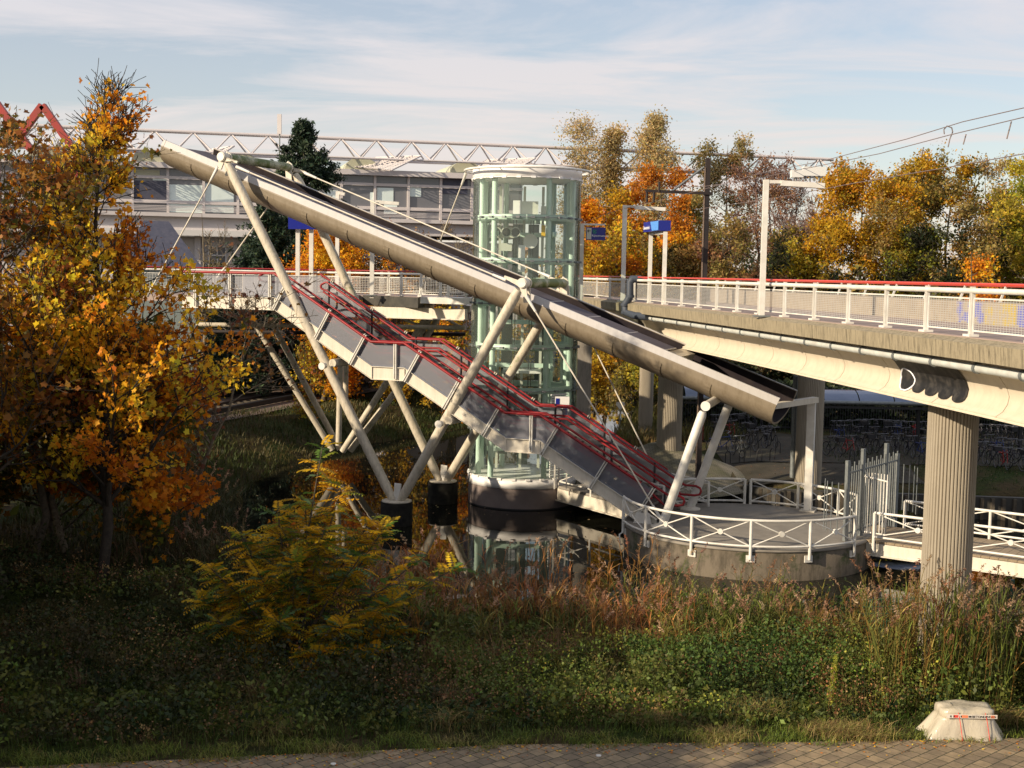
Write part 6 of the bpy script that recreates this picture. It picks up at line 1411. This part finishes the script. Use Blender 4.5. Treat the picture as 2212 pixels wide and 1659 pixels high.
# far wood that closes the horizon
r = np.random.default_rng(77); n = 26000; a = r.uniform(-1,1,n); Xw = a*190; Yw = 165+r.uniform(0,30,n)+abs(a)*10; hw = 9.0+3.0*np.sin(Xw*.11)+2*np.sin(Xw*.31+1)+1.5*np.sin(Xw*.8)
hw = np.where(Xw < 0, 5.5, hw); Zw = 1+r.uniform(0,1,n)**.7*hw; C = palette(DULL+BROWN+GOLD[:3],n,5,(np.sin(Xw*.15)+1)/2); V_,F_,C_ = leaves(np.stack([Xw,Yw,Zw],1),.9,KITE,.2,C,6)
tag(np_mesh('far_wood',V_,[F_],M['leafd'],None,C_),kind='stuff')
# conifer
def conifer(base, H, W, seed):
    r = np.random.default_rng(seed); g = thing('conifer_tree','dark green conifer standing between trough and station building','tree',base); base = np.array(base,float); z = np.linspace(0,1,8)
    TP = np.zeros((1,8,3)); TP[0,:,0] = base[0]; TP[0,:,1] = base[1]; TP[0,:,2] = base[2]+H*z; TR = (.25*(1-.92*z))[None]
    L1,R1,_,_ = children_of(TP,150,(.06,.985),lambda i,v,m_: W*.5*np.clip(1.0-v,.015,1)**.8,.95,.12,r,5,.3,TR,.08,-.02)
    L2,R2,_,_ = children_of(L1,9,(.15,1),lambda i,v,m_: np.linalg.norm(L1[i,-1]-L1[i,0],axis=1)*.28+.2,.6,.1,r,4,.5,R1,.15,0)
    p1 = tubes_np(TP,TR,8); p2 = tubes_np(L1,R1,4); p3 = tubes_np(L2,np.maximum(R2,.01),3); vo = len(p1[0]); np_mesh('trunk',np.concatenate([p1[0],p2[0],p3[0]]),[p1[1],p2[1]+vo,p3[1]+vo+len(p2[0])],M['bark'],g)
    al = np.concatenate([L2.reshape(-1,3),L1[:,1:].reshape(-1,3)]); n = 60000; P_ = al[r.integers(0,len(al),n)]+r.normal(0,.12,(n,3)); C = palette([(.022,.044,.026),(.034,.06,.034),(.06,.085,.042),(.018,.032,.022)],n,seed)
    V_,F_,C_ = leaves(P_,.34,LONG,.6,C,seed); np_mesh('crown',V_,[F_],M['leafd'],g,C_)
b_ = tb(655,96,1.4); conifer(b_,Hof(262,96,b_,650),15.5,51)
b_ = tb(575,90,1.4); conifer(b_,Hof(430,90,b_,570),8.5,52); bpy.data.objects['conifer_tree.001']['label'] = 'lower dark conifer at the left flank of the tall one'
# ------------------------------------------------------------------ near bank undergrowth
r = np.random.default_rng(9)
def bank_pts(n, x0,x1, y0f, y1, seed, wet=.15):
    r = np.random.default_rng(seed); X = r.uniform(x0,x1,n*2); ye = np.interp(X,[p[0] for p in edge_line],[p[1] for p in edge_line]); Y = ye+y0f+r.uniform(0,1,len(X))*(y1-ye-y0f)
    s = sd_poly(X,Y,water_poly); k_ = s > wet; X,Y = X[k_][:n],Y[k_][:n]; return X,Y,ground_z(X,Y)
def clump(X,Y,f=.8,ph=0): return (np.sin(X*f*1.3+Y*f*.9+ph)+np.sin(X*f*2.1-Y*f*1.7+ph*2)+np.sin(X*f*.7+Y*f*2.3+1+ph))/6+.5
# short grass
A1 = Acc(); X,Y,Zg = bank_pts(52000,-18,18,-.12,34.5,1); ye = np.interp(X,[p[0] for p in edge_line],[p[1] for p in edge_line]); prox = np.exp(-(Y-ye)/1.2)
pal = [(.045,.075,.012),(.06,.10,.014),(.085,.12,.018),(.10,.10,.03),(.14,.11,.04)]; C = palette(pal,len(X),3,clump(X,Y,1.1),.2)
V_,q_,t_,C_ = blades(np.stack([X,Y,Zg],1),np.where(Y-ye < .8,.16,.34),.014,.7,C,4,2); A1.add(V_,q_+[t_],C_); r = np.random.default_rng(171); n = 15000; X = r.uniform(-14,17,n); ye = np.interp(X,[p[0] for p in edge_line],[p[1] for p in edge_line]); Y = ye+r.uniform(-.22,.75,n)+.12*np.sin(X*2.3)+.1*np.sin(X*5.1+1); k_ = clump(X,Y,2.2,4)+r.uniform(-.2,.2,n)>.40; X,Y = X[k_],Y[k_]; C = palette([(.10,.14,.02),(.15,.19,.025),(.20,.21,.04),(.26,.21,.07)],len(X),172,clump(X,Y,1.6,2)); V_,q_,t_,C_ = blades(np.stack([X,Y,np.full(len(X),.32)],1),.17,.013,1.1,C,173,3); A1.add(V_,q_+[t_],C_)
for px,py,rad,hh,n in ((1838,1588,.42,.38,900),(1790,1580,.3,.3,500),(1620,1545,.35,.55,420),(1560,1590,.3,.28,400),(2180,1560,.3,.5,350),(1400,1560,.35,.4,380),(980,1560,.4,.45,400),(600,1580,.4,.4,380)):
    p = zpt(px,py,.32); X = p.x+r.normal(0,rad,n); Y = p.y+r.normal(0,rad*.6,n); C = palette([(.22,.14,.06),(.32,.22,.09),(.28,.24,.08),(.14,.15,.03)],n,int(px)); V_,q_,t_,C_ = blades(np.stack([X,Y,np.full(n,.30)],1),hh,.012,1.3,C,px,3); A1.add(V_,q_+[t_],C_)
tag(A1.build('grass','grassb'),kind='stuff')
# herbs with small leaves
A2 = Acc()
def herbs(n, x0,x1,y0f,y1,hmin,hmax,pal,size,seed,thr=None,shape=KITE,per=14):
    r = np.random.default_rng(seed); X,Y,Zg = bank_pts(n,x0,x1,y0f,y1,seed); c = clump(X,Y,.6,seed)
    if thr is not None: k_ = c > thr; X,Y,Zg,c = X[k_],Y[k_],Zg[k_],c[k_]
    cm = np.clip((clump(X,Y,.35,seed+3)-.3)*2.2,0,1.15); h = hmin+(hmax-hmin)*cm*r.uniform(.5,1.2,len(X)); m_ = len(X); t = r.uniform(.08,1,(m_,per)); lx = r.normal(0,.09,(m_,per)); ly = r.normal(0,.09,(m_,per))
    P_ = np.stack([X[:,None]+lx,Y[:,None]+ly,Zg[:,None]+h[:,None]*t],-1).reshape(-1,3); pc = palette(pal,m_,seed,c,.15); C = np.repeat(pc,per,axis=0)*(1+r.normal(0,.18,(m_*per,1)))
    V_,F_,C_ = leaves(P_,size,shape,.7,np.clip(C,.004,.8),seed); A2.add(V_,[F_],C_)
    st_ = np.stack([X,Y,Zg],1); V_,q_,t_,C_ = blades(st_,h*1.0,.010,.25,pc*.7,seed+1,2); A2.add(V_,q_+[t_],C_)
GR = [(.026,.046,.015),(.065,.088,.02),(.11,.118,.022),(.118,.15,.03)]
herbs(3200,-18,18,.9,38.5,.3,1.15,GR,.12,21)
herbs(3200,-18,18,.9,38.5,.25,.9,GR,.065,29)
herbs(2600,-2,18,1.3,37.5,.5,1.25,[(.09,.12,.02),(.115,.16,.03),(.12,.15,.03)],.075,22,.45)
herbs(1300,0,17,1.2,36,.5,1.3,[(.22,.22,.03),(.28,.26,.04),(.18,.22,.03)],.06,35,.5)
herbs(900,-4,17,1.2,36,.5,1.2,[(.20,.10,.04),(.26,.13,.05),(.18,.08,.04)],.06,36,.55)
herbs(1500,1,18,2.0,36,.4,1.0,[(.20,.17,.05),(.28,.22,.07),(.18,.17,.04)],.05,28,.5,LONG,22)
herbs(1500,3,15,2.6,33.5,.7,1.9,[(.05,.09,.02),(.08,.13,.025),(.12,.13,.03)],.08,27)
herbs(3000,-16,14,1.0,39,.4,1.1,[(.15,.06,.035),(.20,.085,.04),(.15,.09,.04),(.26,.16,.07)],.06,23,.5)
herbs(2600,-18,-2,1.2,40,.4,1.4,[(.025,.035,.014),(.04,.05,.016),(.06,.05,.02)],.10,24,.35)
for (n_,x0_,x1_,ya_,yb_,h_,pal_,sd_) in ((2600,-4,17,31,37,.95,[(.18,.14,.05),(.24,.15,.06),(.16,.08,.035),(.12,.12,.03)],131),(1800,-12,17,29.2,33,.55,[(.12,.15,.03),(.18,.18,.05),(.22,.17,.07)],132),(1600,-16,0,29,38,.7,[(.10,.06,.03),(.12,.09,.04),(.06,.07,.025)],133)):
    r_ = np.random.default_rng(sd_); k0 = n_//22; CX = r_.uniform(x0_,x1_,k0); CY = r_.uniform(ya_,yb_,k0); X = np.repeat(CX,60)+r_.normal(0,.13,k0*60); Y = np.repeat(CY,60)+r_.normal(0,.13,k0*60); k_ = (sd_poly(X,Y,water_poly)>.1)&(Y>np.interp(X,[p[0] for p in edge_line],[p[1] for p in edge_line])+.3); X,Y = X[k_],Y[k_]
    C = np.repeat(palette(pal_,k0,sd_),60,axis=0)[k_]*(1+r_.normal(0,.15,(k_.sum(),1))); V_,q_,t_,C_ = blades(np.stack([X,Y,ground_z(X,Y)],1),h_,.016,.9,np.clip(C,.01,.8),sd_,3,.4); A2.add(V_,q_+[t_],C_)
tag(A2.build('undergrowth','grassb'),kind='stuff')
# reeds
A3 = Acc(); A4 = Acc()
def reeds(n,x0,x1,ylo,yhi,h,pal,seed,plume=.3):
    r = np.random.default_rng(seed); X = r.uniform(x0,x1,n*3); Y = r.uniform(ylo,yhi,n*3); s = sd_poly(X,Y,water_poly); k_ = (s > -.5)&(clump(X,Y,1.0,seed)+r.uniform(-.25,.25,len(X))>.42); X,Y = X[k_][:n],Y[k_][:n]; m_ = len(X); Zg = np.maximum(ground_z(X,Y),-.1)
    hh = h*r.uniform(.6,1.15,m_); c = clump(X,Y,.5,seed); C = palette(pal,m_,seed,c,.2)
    a = r.uniform(0,2*PI,m_); ln = r.uniform(.05,.3,m_)*hh; ks = 4; PP = np.zeros((m_,ks,3))
    for q in range(ks): t = q/(ks-1); PP[:,q,0] = X+np.cos(a)*ln*t**1.6; PP[:,q,1] = Y+np.sin(a)*ln*t**1.6; PP[:,q,2] = Zg+hh*t
    V_,F_ = tubes_np(PP,np.full((m_,ks),.008),3); A3.add(V_,[F_],np.repeat(C,ks*3,axis=0))
    nb = 6; idx = np.repeat(np.arange(m_),nb); t = r.uniform(.25,.95,m_*nb); tt = t*(ks-1); i0 = np.minimum(tt.astype(int),ks-2); f = (tt-i0)[:,None]; B_ = PP[idx,i0]*(1-f)+PP[idx,i0+1]*f
    V_,q_,t_,C_ = blades(B_,.42*np.ones(len(B_)),.028,1.1,np.clip(C[idx]*(1+r.normal(0,.2,(len(idx),1))),.005,.8),seed+2,3,.2); A3.add(V_,q_+[t_],C_)
    sel = np.where(r.uniform(0,1,m_)<plume)[0]; npl = 36; idx = np.repeat(sel,npl); u = r.uniform(0,1,len(idx)); tip = PP[idx,-1]; dv = PP[idx,-1]-PP[idx,-2]; dv /= np.linalg.norm(dv,axis=1,keepdims=True); side = np.stack([np.cos(a[idx]),np.sin(a[idx]),np.zeros(len(idx))],1)
    P_ = tip+dv*(u*.32)[:,None]+side*(.16*u**1.4)[:,None]+r.normal(0,1,(len(idx),3))*(.032*(1-abs(u-.4)))[:,None]
    Cp = palette([(.26,.15,.09),(.34,.21,.13),(.40,.27,.17),(.22,.11,.06)],len(sel),seed+4); V_,F_,C_ = leaves(P_,.075,LONG,.3,np.repeat(Cp,npl,axis=0)*(1+r.normal(0,.12,(len(idx),1))),seed); A4.add(V_,[F_],C_)
RG = [(.10,.12,.025),(.15,.16,.035),(.22,.18,.045),(.24,.13,.035),(.13,.16,.03)]; RB = [(.20,.075,.03),(.30,.12,.035),(.34,.17,.05),(.22,.11,.03)]
reeds(380,4,10.6,32.5,36.6,1.3,RG,61,.3); reeds(140,10.6,15,32.5,35,1.6,RG,76,.3); reeds(34,4,10.6,34.5,37,1.9,RG,68,.9); reeds(60,10,16.5,31,33,2.3,RG,77,.9); reeds(430,-3.5,5,33.5,38.2,1.3,RB+RG[:3],62,.35); reeds(40,-3,5,37,39.5,2.0,RB,69,.7); reeds(300,9.5,17.5,30.8,34.5,1.9,RG+[(.2,.2,.08)],63,.6); reeds(260,8.9,12.0,29.8,30.9,2.9,RG+[(.2,.2,.08)],74,.4); reeds(160,12.5,17,29.6,31.0,2.0,RG,75,.5); reeds(220,-7,-1.5,36,40,1.7,RB,64,.3); reeds(240,-12,-6,38,43,1.5,[(.10,.06,.03),(.08,.07,.03)],65,.2); reeds(300,-13,-9,42,56,2.0,[(.05,.06,.025),(.08,.07,.03)],67,.1)
tag(A3.build('reed_bed','grassb'),kind='stuff'); tag(A4.build('reed_plumes','leaf'),kind='stuff')
# shaded vegetation on the far left bank and far bank grasses
A5 = Acc(); r = np.random.default_rng(70)
def scatter(n,cond,hs,w,pal,seed,lean=.6,xr=(-40,40),yr=(40,110)):
    r = np.random.default_rng(seed); X = r.uniform(*xr,n*4); Y = r.uniform(*yr,n*4); s = sd_poly(X,Y,water_poly); k_ = cond(X,Y,s); X,Y = X[k_][:n],Y[k_][:n]; Zg = ground_z(X,Y); C = palette(pal,len(X),seed,clump(X,Y,.4,seed),.2)
    V_,q_,t_,C_ = blades(np.stack([X,Y,Zg],1),hs*(.6+.8*clump(X,Y,.5,seed)),w,lean,C,seed,2); A5.add(V_,q_+[t_],C_)
scatter(16000,lambda X,Y,s:(s>.05)&(s<8)&(X<2),.38,.05,[(.04,.055,.014),(.055,.07,.016),(.07,.06,.02),(.10,.08,.03)],71,xr=(-26,4),yr=(40,96))
scatter(9000,lambda X,Y,s:(s>.05)&(s<7)&(X>1),.9,.05,[(.08,.09,.02),(.13,.12,.03),(.16,.11,.04)],72,xr=(2,16),yr=(70,118))
scatter(9000,lambda X,Y,s:(s>1.2)&(s<22),.16,.03,[(.03,.055,.010),(.045,.075,.012),(.06,.065,.02)],73,xr=(16,50),yr=(56,72))  # grass by the bicycles, palette darkened in place of shade
tag(A5.build('bank_grass','grassb'),kind='stuff')
# fallen leaves
A6 = Acc(); r = np.random.default_rng(80); n = 1500; X = r.uniform(-16,17,n); ye = np.interp(X,[p[0] for p in edge_line],[p[1] for p in edge_line]); Y = ye-abs(r.normal(0,.45,n)); V_,F_,C_ = leaves(np.stack([X,Y,np.full(n,.345)],1),.055,KITE,6,palette(ORANGE+BROWN,n,81),82,.05); A6.add(V_,[F_],C_)
n = 2600; X = r.uniform(9,36,n); Y = r.uniform(58.5,76,n); V_,F_,C_ = leaves(np.stack([X,Y,ground_z(X,Y)+.05],1),.08,KITE,6,palette([(.10,.05,.03),(.16,.07,.03)],n,83),84,.05); A6.add(V_,[F_],C_)  # litter around the bicycles, shade put into its darker palette
n = 1100; X = r.uniform(-12,30,n*4); Y = r.uniform(38,100,n*4); k_ = sd_poly(X,Y,water_poly) < -.1; X,Y = X[k_][:n],Y[k_][:n]; V_,F_,C_ = leaves(np.stack([X,Y,np.full(len(X),.012)],1),.10,KITE,9,palette(BROWN+PALE,len(X),85),86,.02); A6.add(V_,[F_],C_)
tag(A6.build('fallen_leaves','leafd'),kind='stuff')
# tall weeds that stand out
def weed(px,py,top,label,pal,seed):
    p = dpt(px,py,30.2); z0 = gz(p.x,p.y); p = zpt(px,py,z0+.1); H = dpt(px,top,p.y).z-z0; r = np.random.default_rng(seed); g = thing('tall_weed',label,'plant',(p.x,p.y,z0),'tall weeds on the verge'); n = 520; t = r.uniform(.15,1,n); a = r.uniform(0,2*PI,n); rad = .13*(1-t)**.5+.03
    P_ = np.stack([p.x+np.cos(a)*rad*r.uniform(0,1,n)+.1*t,p.y+np.sin(a)*rad*r.uniform(0,1,n),z0+H*t],1); V_,F_,C_ = leaves(P_,.075,LONG,1.0,palette(pal,n,seed),seed); np_mesh('foliage',V_,[F_],M['leaf'],g,C_)
    MB().tube([(p.x,p.y,z0),(p.x+.1,p.y,z0+H)],[.012,.005],5).build('stem', M['barklight'], g)
weed(1792,1530,1415,'bright yellow green weed spire left of the wrapped bundle',[(.30,.30,.04),(.36,.34,.05),(.24,.28,.04)],91); weed(1770,1500,1432,'shorter pale weed beside the bright spire',[(.30,.26,.06),(.24,.24,.05)],92); weed(1905,1480,1408,'slender olive weed among the herbs behind the bundle',[(.22,.20,.05),(.18,.19,.04)],93)
# ------------------------------------------------------------------ light and sky
EL = R(23); AZ = math.atan2(-.86,-.51)     # towards the sun: left of the view
sdir = Vector((math.sin(AZ)*math.cos(EL),math.cos(AZ)*math.cos(EL),math.sin(EL)))
sl = bpy.data.lights.new('sun','SUN'); sl.energy = 4.6; sl.angle = R(.6); sl.color = (1.0,.84,.62); so = bpy.data.objects.new('sun', sl); col.objects.link(so); so.rotation_euler = (-sdir).to_track_quat('-Z','Y').to_euler(); so.location = (-60,20,60)
w = bpy.data.worlds.new('World'); scene.world = w; w.use_nodes = True; nt = w.node_tree; L = nt.links; bg = nt.nodes['Background']; out = nt.nodes['World Output']
sky = nt.nodes.new('ShaderNodeTexSky'); sky.sky_type = 'NISHITA'; sky.sun_disc = False; sky.sun_elevation = EL; sky.sun_rotation = AZ; sky.air_density = 1.0; sky.dust_density = .6; sky.ozone_density = 1.2
L.new(sky.outputs[0], bg.inputs[0]); bg.inputs[1].default_value = .085
tc = nt.nodes.new('ShaderNodeTexCoord'); sx_ = nt.nodes.new('ShaderNodeSeparateXYZ'); L.new(tc.outputs['Generated'], sx_.inputs[0])
def math_(op,a,b=None):
    n = nt.nodes.new('ShaderNodeMath'); n.operation = op
    for i,v in enumerate((a,b)):
        if v is None: continue
        if isinstance(v,(int,float)): n.inputs[i].default_value = v
        else: L.new(v, n.inputs[i])
    return n.outputs[0]
zc = math_('ADD', math_('MAXIMUM', sx_.outputs[2], 0.0), .10)
cmb = nt.nodes.new('ShaderNodeCombineXYZ'); L.new(math_('DIVIDE', sx_.outputs[0], zc), cmb.inputs[0]); L.new(math_('DIVIDE', sx_.outputs[1], zc), cmb.inputs[1])
mp = nt.nodes.new('ShaderNodeMapping'); mp.inputs['Rotation'].default_value = (0,0,R(12)); mp.inputs['Scale'].default_value = (.55,1.25,1); mp.inputs['Location'].default_value = (1.7,.4,0); L.new(cmb.outputs[0], mp.inputs[0])
n1 = nt.nodes.new('ShaderNodeTexNoise'); n1.inputs['Scale'].default_value = 1.1; n1.inputs['Detail'].default_value = 7; n1.inputs['Roughness'].default_value = .60; n1.inputs['Distortion'].default_value = .7; L.new(mp.outputs[0], n1.inputs[0])
cr = nt.nodes.new('ShaderNodeValToRGB'); cr.color_ramp.elements[0].position = .42; cr.color_ramp.elements[1].position = .58; cr.color_ramp.elements[0].color = (.38,.38,.38,1); cr.color_ramp.elements[1].color = (.95,.95,.95,1); L.new(n1.outputs[0], cr.inputs[0])
bg2 = nt.nodes.new('ShaderNodeBackground'); 
cc_ = nt.nodes.new('ShaderNodeValToRGB'); cc_.color_ramp.elements[0].position = 0; cc_.color_ramp.elements[0].color = (.92,.80,.70,1); cc_.color_ramp.elements[1].position = .22; cc_.color_ramp.elements[1].color = (.73,.73,.79,1)
L.new(sx_.outputs[2], cc_.inputs[0]); L.new(cc_.outputs[0], bg2.inputs[0]); bg2.inputs[1].default_value = .66
hz = math_('MULTIPLY', math_('SUBTRACT', 1.0, math_('MINIMUM', math_('MULTIPLY', sx_.outputs[2], 6.5), 1.0)), .8)
fac = math_('MAXIMUM', cr.outputs[0], hz)
mx = nt.nodes.new('ShaderNodeMixShader'); L.new(fac, mx.inputs[0]); L.new(bg.outputs[0], mx.inputs[1]); L.new(bg2.outputs[0], mx.inputs[2]); L.new(mx.outputs[0], out.inputs[0])
vs_ = scene.view_settings; vs_.view_transform = 'Standard'; vs_.look = 'None'; vs_.exposure = .62; vs_.gamma = 1
scene.render.engine = 'CYCLES'; scene.cycles.transparent_max_bounces = 24; scene.cycles.max_bounces = 6; scene.cycles.diffuse_bounces = 3; scene.cycles.glossy_bounces = 3
